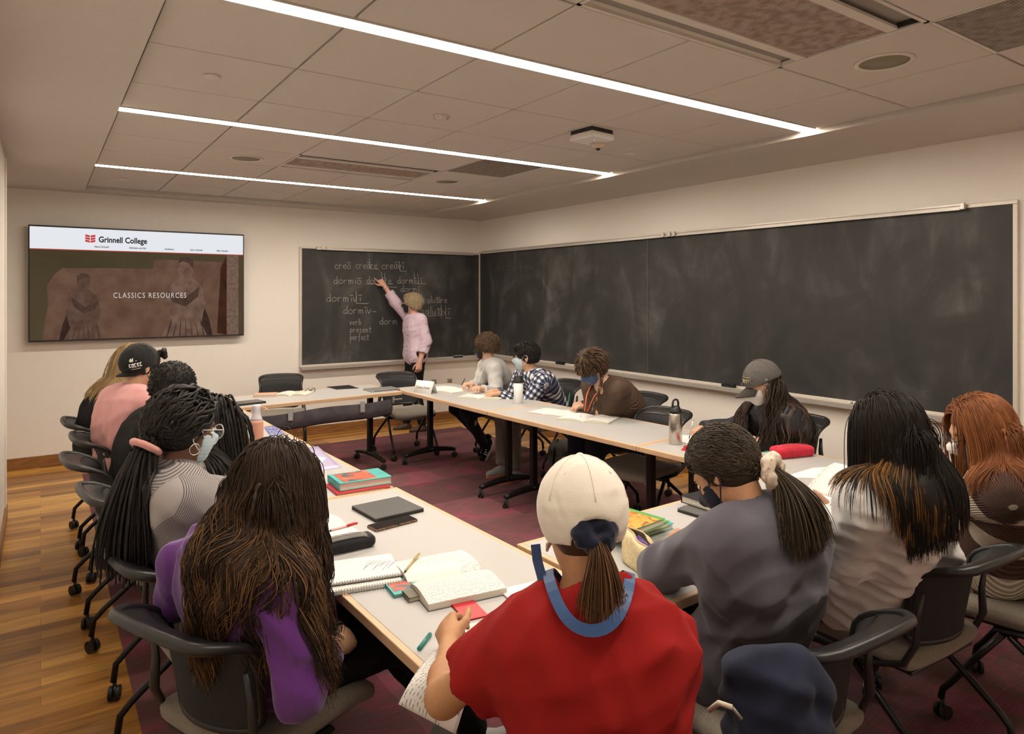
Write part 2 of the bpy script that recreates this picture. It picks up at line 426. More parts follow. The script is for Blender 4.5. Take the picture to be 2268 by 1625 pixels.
for i in range(6):
    for (y0, y1) in ys:
        if y0 > 7.1: pass
        cx_, cy_ = (xs[i] + xs[i + 1]) / 2, (y0 + y1) / 2
        if any(a < cx_ < b and c < cy_ < d for a, b, c, d in holes): continue
        mb.box((cx_, cy_, ZT + 0.012), (xs[i + 1] - xs[i] - 2 * gp, y1 - y0 - 2 * gp, 0.024), bev=0.0025, seg=1)
struct('ceiling', mb, M_tile)
struct('trim_1', MB().box(((XS + XA) / 2, 3.55, ZT + 0.035), (XA - XS, 8.6, 0.02)), M_grid)
mb = MB(); mb.box((XS + 0.006, 3.55, ZT + 0.016), (0.012, 8.5, 0.034)); struct('trim_2', mb, M_gold)
# linear lights
for k, y in enumerate(strips):
    t = empty('linear_light', (XS, y, ZT), 0, ['long recessed light strip nearest the camera, over the near table', 'middle recessed light strip of the three seen in the ceiling',
              'farthest recessed light strip, next to the television wall', 'recessed light strip above the near wall, out of the picture'][k], 'ceiling light')
    Lx = XA - XS - 0.01
    MB().box((Lx / 2, 0, 0.006), (Lx, 2 * SW - 0.022, 0.01)).build('diffuser', M_strip if k < 3 else M_strip2, t)
    f = MB()
    for s in (-1, 1): f.box((Lx / 2, s * (SW - 0.006), 0.016), (Lx, 0.010, 0.040))
    f.build('housing', M_white, t)
# ceiling air diffusers: perforated middle panel between two slots
def perf(name, c1, c2, sc):
    m = mat(name, c1, 0.7); mp = coords(m, (sc, sc, 0.0)); v = N(m, 'ShaderNodeTexVoronoi', Scale=1.0, Randomness=0.0); L(m, mp, 'Vector', v, 'Vector')
    r = ramp(m, [(0.28, c2), (0.34, c1)]); L(m, v, 'Distance', r, 'Fac')
    n = N(m, 'ShaderNodeTexNoise', Scale=22.0, Detail=4.0); L(m, coords(m), 'Vector', n, 'Vector'); r2 = ramp(m, [(0.36, (0.72, 0.62, 0.56)), (0.6, (1.1, 1.1, 1.1))]); L(m, n, 'Fac', r2, 'Fac')
    x = N(m, 'ShaderNodeMix', data_type='RGBA', blend_type='MULTIPLY'); x.inputs[0].default_value = 1.0; L(m, r, 'Color', x, 6); L(m, r2, 'Color', x, 7); L(m, x, 2, P_(m), 'Base Color'); return m
M_perf = perf('perforated_panel', (0.42, 0.34, 0.285), (0.20, 0.155, 0.13), 95)
M_perf2 = perf('perforated_grille', (0.31, 0.28, 0.24), (0.10, 0.088, 0.075), 95)
M_dark = mat('dark_slot', (0.02, 0.017, 0.014), 0.7)
for (x0, x1, y0, y1, lab) in ((1.61, 2.84, 1.28, 1.93, 'long slotted ceiling air diffuser cut by the top edge of the picture'), (1.61, 2.84, 5.17, 5.79, 'long slotted ceiling air diffuser near the far light strips')):
    t = empty('air_diffuser', (x0, y0, ZT), 0, lab, 'air diffuser'); W = x1 - x0; D = y1 - y0
    f = MB()
    f.box((W / 2, 0.008, 0.01), (W, 0.016, 0.02)); f.box((W / 2, D - 0.008, 0.01), (W, 0.016, 0.02)); f.box((0.008, D / 2, 0.01), (0.016, D, 0.02)); f.box((W - 0.008, D / 2, 0.01), (0.016, D, 0.02))
    f.box((W / 2, 0.125, 0.006), (W - 0.05, 0.045, 0.012)); f.box((W / 2, D - 0.125, 0.006), (W - 0.05, 0.045, 0.012))
    f.build('frame', M_white, t)
    MB().box((W / 2, D / 2, 0.012), (W - 0.05, D - 0.29, 0.008)).build('perforated_panel', M_perf, t)
    MB().box((W / 2, 0.06, 0.055), (W - 0.04, 0.09, 0.01)).box((0.03, 0.06, 0.03), (0.01, 0.09, 0.05)).box((W - 0.03, 0.06, 0.03), (0.01, 0.09, 0.05)).build('open_slot', M_dark, t)
    MB().grid(lambda u, v: (0.025 + u * (W - 0.05), D - 0.105 + 0.09 * v, 0.012 + 0.05 * math.sin(v * math.pi)), 4, 9).build('curved_slot', M_white, t)
for (x0, x1, y0, y1, lab) in ((2.84, 3.45, 0.655, 1.28, 'square perforated ceiling grille in the top right corner'), (2.84, 3.45, 4.52, 5.17, 'square perforated ceiling grille by the middle light strip')):
    t = empty('ceiling_grille', ((x0 + x1) / 2, (y0 + y1) / 2, ZT), 0, lab, 'air grille')
    W = x1 - x0 - 0.01; D = y1 - y0 - 0.01
    MB().box((0, 0, 0.006), (W - 0.02, D - 0.02, 0.008)).build('perforated_panel', M_perf2, t)
    f = MB()
    for s in (-1, 1): f.box((s * W / 2, 0, 0.006), (0.014, D, 0.014)); f.box((0, s * D / 2, 0.006), (W, 0.014, 0.014))
    f.build('frame', M_white, t)
M_spk = mat('speaker_grille', (0.25, 0.23, 0.155), 0.7)
for (x, y, lab) in ((3.15, 1.61, 'large round ceiling speaker with olive grille, nearest the camera'), (1.31, 5.54, 'round ceiling speaker left of the far air diffuser'), (3.12, 5.62, 'round ceiling speaker right of the far air diffuser')):
    t = empty('ceiling_speaker', (x, y, ZT), 0, lab, 'speaker')
    MB().lathe([(0.125, 0.0), (0.122, -0.006), (0.112, -0.009), (0.104, -0.006), (0.103, 0.0)], 40).build('rim', M_white, t)
    MB().lathe([(0.001, -0.004), (0.103, -0.003), (0.103, 0.001)], 40).build('grille', M_spk, t)
for (x, y, lab) in ((0.68, 3.55, 'flat round sprinkler cover in the leftmost tile column, nearer one'), (0.62, 7.15, 'flat round sprinkler cover beyond the farthest light strip'), (3.62, 3.72, 'flat round sprinkler cover right of the wireless box'), (3.62, 7.1, 'tiny round sprinkler cover near the far right end of the ceiling')):
    tag(MB().lathe([(0.001, -0.012), (0.036, -0.011), (0.04, -0.006), (0.041, 0.0)], 28).build('sprinkler_cover', M_white, loc=(x, y, ZT)), lab, 'sprinkler')
t = empty('smoke_detector', (1.95, 3.58, ZT), 0, 'round white smoke detector set in a tile between two light strips', 'smoke detector')
MB().lathe([(0.001, -0.02), (0.03, -0.02), (0.034, -0.014), (0.046, -0.012), (0.05, 0.0)], 28).build('cover', M_white, t)
r = MB()
for k in range(10): r.box((0.04 * math.cos(k * .628), 0.04 * math.sin(k * .628), -0.013), (0.012, 0.004, 0.004), rz=k * .628)
r.build('vents', M_grid, t)
M_ap = mat('access_point_white', (0.78, 0.76, 0.73), 0.35)
t = empty('wireless_access_point', (2.93, 3.36, ZT), 0.1, 'white square wireless box hanging under the ceiling tiles', 'access point')
MB().box((0, 0, -0.045), (0.21, 0.21, 0.042), bev=0.012, seg=3).build('housing', M_ap, t)
MB().box((0, 0, -0.012), (0.19, 0.19, 0.026)).build('bracket', M_dark, t)
MB().box((-0.02, -0.04, -0.0665), (0.006, 0.006, 0.001)).build('status_light', emis('blue_led', (0.2, 0.35, 1.0), 3.0), t)
t = empty('heat_detector', (3.02, 3.40, ZT - 0.05), 0, 'small conical detector hanging below the white wireless box', 'smoke detector')
MB().lathe([(0.052, -0.017), (0.05, -0.024), (0.034, -0.045), (0.03, -0.045), (0.001, -0.046)], 24).build('head', mat('detector_cream', (0.55, 0.45, 0.34), 0.5), t)
MB().cyl((0, 0, -0.045), (0, 0, -0.056), 0.014, 0.012).build('sensor_tip', M_dark, t)
MB().cyl((0, 0, 0.02), (0, 0, -0.018), 0.05).build('mount', M_white, t)

# ------------------------------------------------------------ wall helpers
def wY(px, py, Y=YF):
    u = (px - 1134) / FPX; d = Y / (CF[1] + u * CR[1]); return (d * (CF[0] + u * CR[0]), EYE - d * (py - 652) / FPX)
def wX(px, py, X=XR):
    u = (px - 1134) / FPX; d = X / (CF[0] + u * CR[0]); return (d * (CF[1] + u * CR[1]), EYE - d * (py - 652) / FPX)

# ------------------------------------------------------------ blackboards
def blackboard(name, label, W, z0, z1, M, joints, rail):
    """local x along the board, y out of the wall, z up"""
    t = empty(name, (0, 0, 0), 0, label, 'blackboard'); t.matrix_world = M
    H = z1 - z0; zc = (z0 + z1) / 2
    MB().box((W / 2, 0.012, zc), (W, 0.016, H)).build('writing_surface', M_slate, t)
    f = MB(); b = 0.026
    f.box((W / 2, 0.016, z1 + b / 2), (W + 2 * b, 0.03, b), bev=0.003); f.box((-b / 2, 0.016, zc), (b, 0.03, H), bev=0.003); f.box((W + b / 2, 0.016, zc), (b, 0.03, H), bev=0.003)
    f.box((W / 2, 0.016, z0 - b / 2), (W + 2 * b, 0.03, b), bev=0.003)
    f.build('frame', M_frame, t)
    if joints:
        for x in joints: MB().box((x, 0.022, zc), (0.008, 0.006, H)).build('joint_strip', mat('joint_grey', (0.10, 0.10, 0.098), 0.5), t)
    c = MB(); c.box((W / 2, 0.052, z0 - 0.022), (W + 2 * b, 0.075, 0.008), bev=0.002); c.box((W / 2, 0.088, z0 - 0.034), (W + 2 * b, 0.006, 0.04), bev=0.002); c.box((W / 2, 0.05, z0 - 0.052), (W + 2 * b, 0.08, 0.006)); 
    c.build('chalk_tray', M_alu, t)
    a, e = rail
    r = MB(); r.box(((a + e) / 2, 0.05, z1 + 0.024), (e - a, 0.012, 0.012)).box(((a + e) / 2, 0.05, z1 - 0.004), (e - a, 0.012, 0.012)).box(((a + e) / 2, 0.04, z1 + 0.01), (e - a, 0.008, 0.022))
    rl = r.build('map_rail', M_alu, t)
    return t, W
Mfar = Matrix(((1, 0, 0, 2.545), (0, -1, 0, YF), (0, 0, 1, 0), (0, 0, 0, 1)))
bf, _ = blackboard('blackboard', 'black chalkboard with Latin verbs written on it, on the far wall', 2.46, 0.845, 2.225, Mfar, [], (0.17, 2.35))
Mr = Matrix(((0, -1, 0, XR), (-1, 0, 0, 8.075), (0, 0, 1, 0), (0, 0, 0, 1)))
br_, _ = blackboard('blackboard', 'very long wiped black chalkboard with faint smudges, on the right wall', 6.31, 0.885, 2.245, Mr, [3.18], (0.10, 6.05))
for (b_, xs_) in ((bf, [0.24, 0.30]), (br_, [3.42, 3.50, 3.56, 6.04])):
    for x in xs_:
        mbk = MB(); mbk.box((x, 0.058, (2.225 if b_ is bf else 2.245) + 0.012), (0.03, 0.03, 0.045), bev=0.004)
        mbk.build('map_clip', M_alu, b_)
# handwriting: strokes per letter, unit x-height
G = {'c': [[(.62, .8), (.35, 1), (.05, .6), (.1, .15), (.4, 0), (.65, .15)]], 'r': [[(.08, 1), (.1, 0)], [(.1, .6), (.3, .95), (.55, .9)]],
     'e': [[(.05, .5), (.6, .6), (.45, 1), (.15, .85), (.05, .4), (.3, 0), (.65, .15)]], 'o': [[(.35, 1), (.05, .65), (.1, .15), (.4, 0), (.65, .35), (.6, .85), (.35, 1)]],
     'a': [[(.6, .85), (.3, 1), (.05, .5), (.2, 0), (.5, .2), (.6, .95), (.6, .2), (.72, 0)]], 'v': [[(.05, 1), (.3, 0), (.6, 1)]], 'i': [[(.2, .95), (.2, 0)]],
     'd': [[(.6, .8), (.3, .95), (.05, .5), (.2, 0), (.5, .15), (.62, .6)], [(.6, 1.9), (.62, .1), (.7, 0)]], 'm': [[(.05, 1), (.08, 0)], [(.08, .6), (.28, 1), (.38, .7), (.38, 0)], [(.38, .6), (.6, 1), (.72, .7), (.74, 0)]],
     'u': [[(.08, 1), (.1, .25), (.3, 0), (.55, .3), (.6, 1), (.62, 0)]], 's': [[(.55, .95), (.2, 1), (.12, .7), (.5, .35), (.4, .02), (.05, .05)]], 'l': [[(.2, 1.9), (.2, 0)]],
     't': [[(.3, 1.6), (.3, .1), (.45, 0)], [(.05, 1.15), (.6, 1.2)]], 'p': [[(.08, 1), (.1, -.9)], [(.1, .7), (.35, 1), (.6, .6), (.4, .1), (.1, .2)]], 'n': [[(.08, 1), (.1, 0)], [(.1, .6), (.35, 1), (.5, .7), (.52, 0)]],
     'b': [[(.08, 1.9), (.1, 0)], [(.1, .6), (.4, .95), (.6, .5), (.35, 0), (.1, .15)]], 'f': [[(.55, 1.8), (.3, 1.7), (.25, -.5)], [(.05, 1), (.55, 1.02)]], '-': [[(.05, .5), (.7, .52)]],
     'O': [[(.35, 1), (.05, .65), (.1, .15), (.4, 0), (.65, .35), (.6, .85), (.35, 1)], [(0, 1.45), (.72, 1.5)]], 'A': [[(.6, .85), (.3, 1), (.05, .5), (.2, 0), (.5, .2), (.6, .95), (.6, .2), (.72, 0)], [(.1, 1.45), (.7, 1.5)]],
     'I': [[(.25, .95), (.25, 0)], [(0, 1.45), (.5, 1.48)]], '3': [[(.1, 1.6), (.5, 1.7), (.5, 1.1), (.2, 1), (.6, .7), (.4, .05), (.05, .1)]], '9': [[(.5, 1.2), (.2, 1.6), (.1, 1.1), (.5, 1.2), (.45, 0)]], ' ': []}
def chalk_line(mb, pts, map_, w, y0=0.0208, rnd=None):
    for a, b in zip(pts[:-1], pts[1:]):
        A = Vector(map_(a)); B = Vector(map_(b)); d = B - A
        if d.length < 1e-5: continue
        n = Vector((d.z, 0, -d.x)).normalized() * w; e = d.normalized() * w * 0.5; A = A - e; B = B + e
        q = [A + n, B + n, B - n, A - n]; vs = [mb.bm.verts.new((p.x, y0, p.z)) for p in q] + [mb.bm.verts.new((p.x, y0 + 0.0006, p.z)) for p in q]
        for f in ((4, 5, 6, 7), (0, 4, 7, 3), (1, 2, 6, 5), (0, 1, 5, 4), (3, 7, 6, 2)): mb.bm.faces.new([vs[k] for k in f])
def bez(pts):
    if len(pts) < 3: return pts
    out = [];P = [pts[0]] + list(pts) + [pts[-1]]
    for i in range(1, len(P) - 2):
        for k in range(3):
            t = k / 3; a, b, c, d = P[i - 1], P[i], P[i + 1], P[i + 2]
            out.append(tuple(0.5 * (2 * b[j] + (c[j] - a[j]) * t + (2 * a[j] - 5 * b[j] + 4 * c[j] - d[j]) * t * t + (3 * b[j] - a[j] - 3 * c[j] + d[j]) * t ** 3) for j in (0, 1)))
    return out + [pts[-1]]
def write(mb, txt, x0, x1, base, xh, pm, w, slope=0.0):
    widths = [0.45 if ch in 'iIlt ' else (0.98 if ch == 'm' else 0.82) for ch in txt]; tot = sum(widths); sx = (x1 - x0) / tot; cx_ = 0
    for ch, wd in zip(txt, widths):
        j = random.uniform(-.05, .05)
        for st in G.get(ch, []):
            pts = [(x0 + (cx_ + p[0]) * sx, base - (p[1] + j) * xh + slope * (cx_ * sx)) for p in bez(st)]
            chalk_line(mb, [pm(p) for p in pts], lambda a: a, w)
        cx_ += wd
def pmf(p):
    x, z = wY(640 + p[0] / 5.077, 520 + p[1] / 5.077, YF - 0.02); return (x - 2.545, 0, z)
mbw = MB()
for (t_, a, b, base, xh) in (('creO', 515, 700, 380, 46), ('creAre', 750, 1000, 377, 46), ('creAvI', 1045, 1295, 380, 46), ('dormiO', 500, 822, 550, 44), ('dormIre', 875, 1160, 547, 42), ('dormIvI', 1215, 1500, 547, 42),
        ('dormI', 1255, 1470, 640, 40), ('dormIvI', 418, 815, 748, 46), ('dormIv-', 612, 990, 885, 46), ('salutAre', 1512, 1785, 765, 42), ('salutAvI', 1485, 1810, 893, 44), ('verb', 680, 818, 1010, 36), ('present', 685, 918, 1095, 38), ('perfect', 685, 892, 1180, 38), ('dorm', 1018, 1225, 1005, 42)):
    write(mbw, t_, a, b, base, xh, pmf, 0.0028)
for st in ([(903, 270), (915, 380), (1008, 385)], [(1238, 295), (1250, 407), (1320, 410)], [(868, 555), (1170, 553)], [(1085, 582), (1212, 590)], [(1075, 430), (1088, 540)], [(1408, 430), (1418, 552), (1538, 548)], [(755, 635), (760, 770), (892, 772)],
           [(1495, 912), (1742, 905)], [(1712, 785), (1712, 940)], [(1760, 790), (1766, 935), (1822, 938)], [(1040, 420), (1052, 540)], [(1445, 430), (1462, 545)]):
    chalk_line(mbw, [pmf(p) for p in st], lambda a: a, 0.0026)
mbw.build('chalk_writing', M_chalk, bf)
def pmr(p):
    y, z = wX(p[0], p[1], XR - 0.02); return (8.075 - y, 0, z)
mbw = MB()
write(mbw, '399', 1288, 1318, 592, 9, pmr, 0.004); write(mbw, 'areo', 1325, 1372, 588, 8, pmr, 0.004)
write(mbw, 'cormen', 1112, 1185, 598, 9, pmr, 0.003)
for i in range(26):
    x = random.uniform(1460, 2150); y = 560 + random.uniform(0, 130) - (x - 1460) * 0.06; l = random.uniform(6, 16)
    pmx = [pmr((x, y)), pmr((x + l * 0.3, y - l * .6)), pmr((x + l, y - l * 1.2))]
    chalk_line(mbw, pmx, lambda a: a, 0.0012)
for (a, b) in (((1815, 500), (1818, 560)), ((2020, 480), (2160, 468)), ((1960, 500), (2150, 478))):
    chalk_line(mbw, [pmr(a), pmr(b)], lambda a: a, 0.0018)
tag(mbw.build('chalk_smears', M_chalk_faint, br_), kind='stuff')
# felt erasers and a stub of chalk in the trays
M_felt = noisy('eraser_felt', (0.012, 0.012, 0.012), (0.03, 0.03, 0.03), 300, 0.95)
M_erw = mat('eraser_grey_top', (0.35, 0.34, 0.32), 0.8)
def eraser(x, y, z, rz, lab, top):
    t = empty('board_eraser', (x, y, z), rz, lab, 'eraser')
    MB().box((0, 0, 0.011), (0.125, 0.045, 0.022), bev=0.004).build('felt_pad', M_felt, t)
    MB().box((0, 0, 0.0275), (0.125, 0.043, 0.011), bev=0.003).build('back', top, t)
ex, _ = wY(1015, 786, YF - 0.06)
eraser(ex, YF - 0.058, 0.828, 0.05, 'black eraser with a pale back in the tray of the far blackboard', M_erw)
for px, py, lab in ((1240, 806, 'black board eraser in the tray between the plaid shirt and the brown sweater'), (1613, 851, 'black board eraser in the tray just left of the white face mask')):
    ey, _ = wX(px, py, XR - 0.06); eraser(XR - 0.056, ey, 0.868, 1.57, lab, M_black)
ey, _ = wX(1883, 880, XR - 0.05)
tag(MB().box((0, 0, 0.008), (0.03, 0.02, 0.016), bev=0.004).build('chalk_stub', mat('white_chalk', (0.75, 0.73, 0.7), 0.9), loc=(XR - 0.05, ey, 0.868)), 'stub of white chalk lying in the tray of the long blackboard', 'chalk')
# outlets
M_outlet = mat('outlet_plate', (0.40, 0.37, 0.33), 0.35, 0.5)
def outlet(M, lab):
    t = empty('wall_outlet', (0, 0, 0), 0, lab, 'outlet'); t.matrix_world = M
    MB().box((0, 0.003, 0), (0.075, 0.006, 0.12), bev=0.002).build('plate', M_outlet, t)
    MB().box((0, 0.007, 0.026), (0.033, 0.004, 0.03), bev=0.004).box((0, 0.007, -0.026), (0.033, 0.004, 0.03), bev=0.004).build('socket', mat('socket_grey', (0.2, 0.19, 0.18), 0.5), t)
for (px, py, lab) in ((961, 850, 'left one of two metal wall outlets behind the name card'), (996, 848, 'right one of two metal wall outlets, behind the grey hoodie student\'s notebook')):
    x, z = wY(px, py); outlet(Matrix(((-1, 0, 0, x), (0, -1, 0, YF), (0, 0, 1, z), (0, 0, 0, 1))), lab)
y, z = wX(2121, 1030); outlet(Matrix(((0, -1, 0, XR), (1, 0, 0, y), (0, 0, 1, z), (0, 0, 0, 1))), 'metal wall outlet with a plug on the right wall beside the red haired student')
# ------------------------------------------------------------ television
TX0, TX1, TZ0, TZ1, TY = -0.098, 1.873, 1.222, 2.349, 8.02
def tv():
    t = empty('television', ((TX0 + TX1) / 2, YF, (TZ0 + TZ1) / 2), 0, 'large wall television showing a college web page with a stone relief picture', 'television')
    W = TX1 - TX0; H = TZ1 - TZ0
    MB().box((0, -0.075, 0), (W, 0.05, H), bev=0.004).box((0, -0.032, 0), (W * 0.5, 0.05, H * 0.5)).build('housing', M_black, t)
    s = 0.0055; sw, sh = W - 0.022, H - 0.03; yo = -0.1012
    def S(u, v, l=0): return (-sw / 2 + u * sw, sh / 2 - v * sh, l)     # in screen plane
    M = Matrix(((1, 0, 0, 0), (0, 0, -1, 0), (0, 1, 0, 0), (0, 0, 0, 1)))  # XY drawn -> XZ facing -Y
    def put(mb, name, m, lay, solid=True):
        mb.xf(Matrix.Translation((0, yo - 0.0004 * lay, 0)) @ M); return mb.build(name, m, t, norm=False)
    def poly(pts, name, m, lay):
        mb = MB(); vs = [mb.bm.verts.new((*S(*p)[:2], 0)) for p in pts]; f = mb.bm.faces.new(vs); f.normal_update()
        if f.normal.z < 0: f.normal_flip()
        return put(mb, name, m, lay)
    E = lambda n, c, s_=0.8: emis(n, c, s_)
    def stone(n, c1, c2, sc=9, strg=1.0):
        m = bpy.data.materials.new(n); m.use_nodes = True; nt = m.node_tree; nt.nodes.clear()
        tc = nt.nodes.new('ShaderNodeTexCoord'); no = nt.nodes.new('ShaderNodeTexNoise'); no.inputs['Scale'].default_value = sc; no.inputs['Detail'].default_value = 5
        r = nt.nodes.new('ShaderNodeValToRGB'); r.color_ramp.elements[0].color = (*c1, 1); r.color_ramp.elements[1].color = (*c2, 1); r.color_ramp.elements[0].position = .3; r.color_ramp.elements[1].position = .7
        e = nt.nodes.new('ShaderNodeEmission'); e.inputs[1].default_value = strg * .62; o = nt.nodes.new('ShaderNodeOutputMaterial')
        nt.links.new(tc.outputs['Object'], no.inputs['Vector']); nt.links.new(no.outputs[0], r.inputs[0]); nt.links.new(r.outputs[0], e.inputs[0]); nt.links.new(e.outputs[0], o.inputs[0]); return m
    poly([(0, 0), (1, 0), (1, 1), (0, 1)], 'screen_backdrop', stone('screen_olive', (0.085, 0.06, 0.032), (0.15, 0.108, 0.055), 1.2), 0)
    hb = 0.192
    poly([(0, 0), (1, 0), (1, hb), (0, hb)], 'page_header', E('screen_white', (0.80, 0.82, 0.86), 0.98), 1)
    poly([(0, hb), (1, hb), (1, hb + .007), (0, hb + .007)], 'header_rule', E('screen_red', (0.55, 0.07, 0.05), 0.9), 2)
    slab = stone('screen_slab', (0.165, 0.085, 0.055), (0.25, 0.14, 0.092), 7)
    poly([(.055, 1), (.06, .86), (.075, .7), (.07, .52), (.10, .42), (.135, .36), (.30, .355), (.54, .352), (.545, .275), (.58, .262), (.905, .272), (.912, 1)], 'relief_slab', slab, 1)
    poly([(.912, .2), (.975, .2), (.975, 1), (.912, 1)], 'relief_pillar', stone('screen_pillar', (0.19, 0.11, 0.08), (0.33, 0.21, 0.155), 30), 2)
    poly([(.88, .33), (.912, .2), (.912, 1), (.86, .98)], 'relief_edge_shade', stone('screen_deep', (0.05, 0.02, 0.012), (0.10, 0.042, 0.025), 6), 2)
    # two plain generic draped standing figures on the slab
    deep = stone('screen_shadow', (0.045, 0.024, 0.018), (0.08, 0.043, 0.032), 8); lit = stone('screen_stone_light', (0.17, 0.095, 0.068), (0.30, 0.18, 0.13), 14); mid = stone('screen_stone_mid', (0.12, 0.064, 0.046), (0.20, 0.115, 0.082), 14)
    fold = stone('screen_fold', (0.085, 0.045, 0.033), (0.14, 0.078, 0.056), 20)
    def fig(cx_, top, sc, lay, m, flip=1):
        def o(x, y): return (cx_ + flip * x * sc * 0.56, top + y * sc)
        sh_ = [o(-.20, .25), o(-.15, .45), o(-.26, .75), o(-.3, 1.2), o(-.1, 1.2), o(-.12, .5)]
        body = [o(-.06, .24), o(.06, .24), o(.17, .34), o(.22, .55), o(.17, .75), o(.26, 1.2), o(-.24, 1.2), o(-.17, .8), o(-.22, .55), o(-.17, .34)]
        cl = lambda ps: [(a, min(b, 0.999)) for a, b in ps]
        mb = MB(); pts = [(o(.085 * math.cos(k * .3927), .14 + .125 * math.sin(k * .3927))) for k in range(16)]
        poly(cl(sh_), 'relief_shadow', deep, lay); poly(cl(body), 'relief_figure', m, lay + 1); poly(pts, 'relief_head', m, lay + 2)
        for k in range(7):
            x = -.16 + k * .052; poly(cl([o(x, .80), o(x + .006, .72 + .03 * (k % 3)), o(x * 1.3 + .012, 1.2), o(x * 1.3 - .004, 1.2)]), 'relief_fold', fold, lay + 3)
        poly([o(-.15, .36), o(.02, .50), o(.20, .40), o(.14, .54), o(0, .60), o(-.13, .48)], 'relief_drape', fold, lay + 3); poly([o(-.085, .05), o(-.02, .005), (o(.06, .02)), o(.085, .09), o(.03, .06), o(-.03, .08), o(-.08, .15)], 'relief_hair', fold, lay + 3)
    fig(.225, .40, .62, 3, mid); fig(.70, .225, .82, 3, lit, -1)
    # writing
    def txt(s_, u, v, hgt, m, name, lay=8, sx=1.0, off=0.0, sp=1.0):
        mb = text_mesh(s_, hgt * sh / 0.7, off=off, sx=sx, spacing=sp); x, y, _ = S(u, v); mb.xf(Matrix.Translation((x, y, 0))); put(mb, name, m, lay)
    ink = E('screen_ink', (0.015, 0.017, 0.02), 0.6)
    txt('Grinnell College', .290, .118, .052, ink, 'page_title', sx=0.80, off=0.0022)
    for s_, u in (('About Grinnell  ·', .272), ('Admission and Aid  ·', .428), ('Academics  ·', .596), ('Life at Grinnell  ·', .722), ('After Grinnell  ·', .858)):
        txt(s_, u, .168, .0165, ink, 'menu_text', sx=0.78, off=0.0006)
    txt('CLASSICS RESOURCES', .355, .628, .050, E('screen_text', (0.75, 0.70, 0.66), 0.9), 'slide_title', sx=0.74, off=-0.0003, sp=1.22)
    red = E('screen_logo_red', (0.62, 0.06, 0.06), 0.9)
    for i, (x0, x1) in enumerate(((.232, .2525), (.2555, .276))):
        for j in range(3):
            a = .052 + j * .0235; dl, dr = (0, .008) if i == 0 else (.008, 0)
            poly([(x0, a + dl * 0), (x1, a + dr if i == 0 else a + 0.0), (x1, a + .019 + (dr if i == 0 else 0)), (x0, a + .019 + (0 if i == 0 else dl))] if i == 0 else
                 [(x0, a + .008), (x1, a), (x1, a + .019), (x0, a + .027)], 'page_logo', red, 8)
tv()
# ------------------------------------------------------------ tables
M_lam = noisy('table_laminate', (0.455, 0.45, 0.44), (0.485, 0.48, 0.47), 500, 0.42, 2, 0.0, 0.001, spec=0.4)
M_maple = wood('maple_edge', (0.60, 0.40, 0.235), (0.70, 0.49, 0.30), (1, 8, 8), 4, 0.42)
M_metal = mat('black_powder_metal', (0.010, 0.0085, 0.0085), 0.38, 0.3)
M_rub = mat('caster_rubber', (0.014, 0.013, 0.013), 0.5)
M_canvas = noisy('grey_canvas', (0.062, 0.056, 0.064), (0.095, 0.086, 0.095), 14, 0.9, 4, 0.5, 0.006, bscale=300)
M_strap = mat('clear_strap', (0.42, 0.41, 0.41), 0.35, 0.1)
def caster_mb(mb, x, y, r=0.028, rz=0.0, zc=None):
    zc = r if zc is None else zc; c, s = math.cos(rz), math.sin(rz)
    for k in (-1, 1):
        a = (x - s * 0.021 * k + 0, y + c * 0.021 * k, zc); b = (x - s * 0.006 * k, y + c * 0.006 * k, zc)
        mb.cyl(a, b, r, n=18); mb.cyl((a[0] - s * .002 * k, a[1] + c * .002 * k, zc), a, r * 0.62, n=14)
    mb.cyl((x, y, zc), (x, y, zc + r + 0.022), 0.008, n=10)
    mb.sph((x, y, zc + 0.008), r * 0.85, (1, 0.5, 0.95), 10)
    return mb
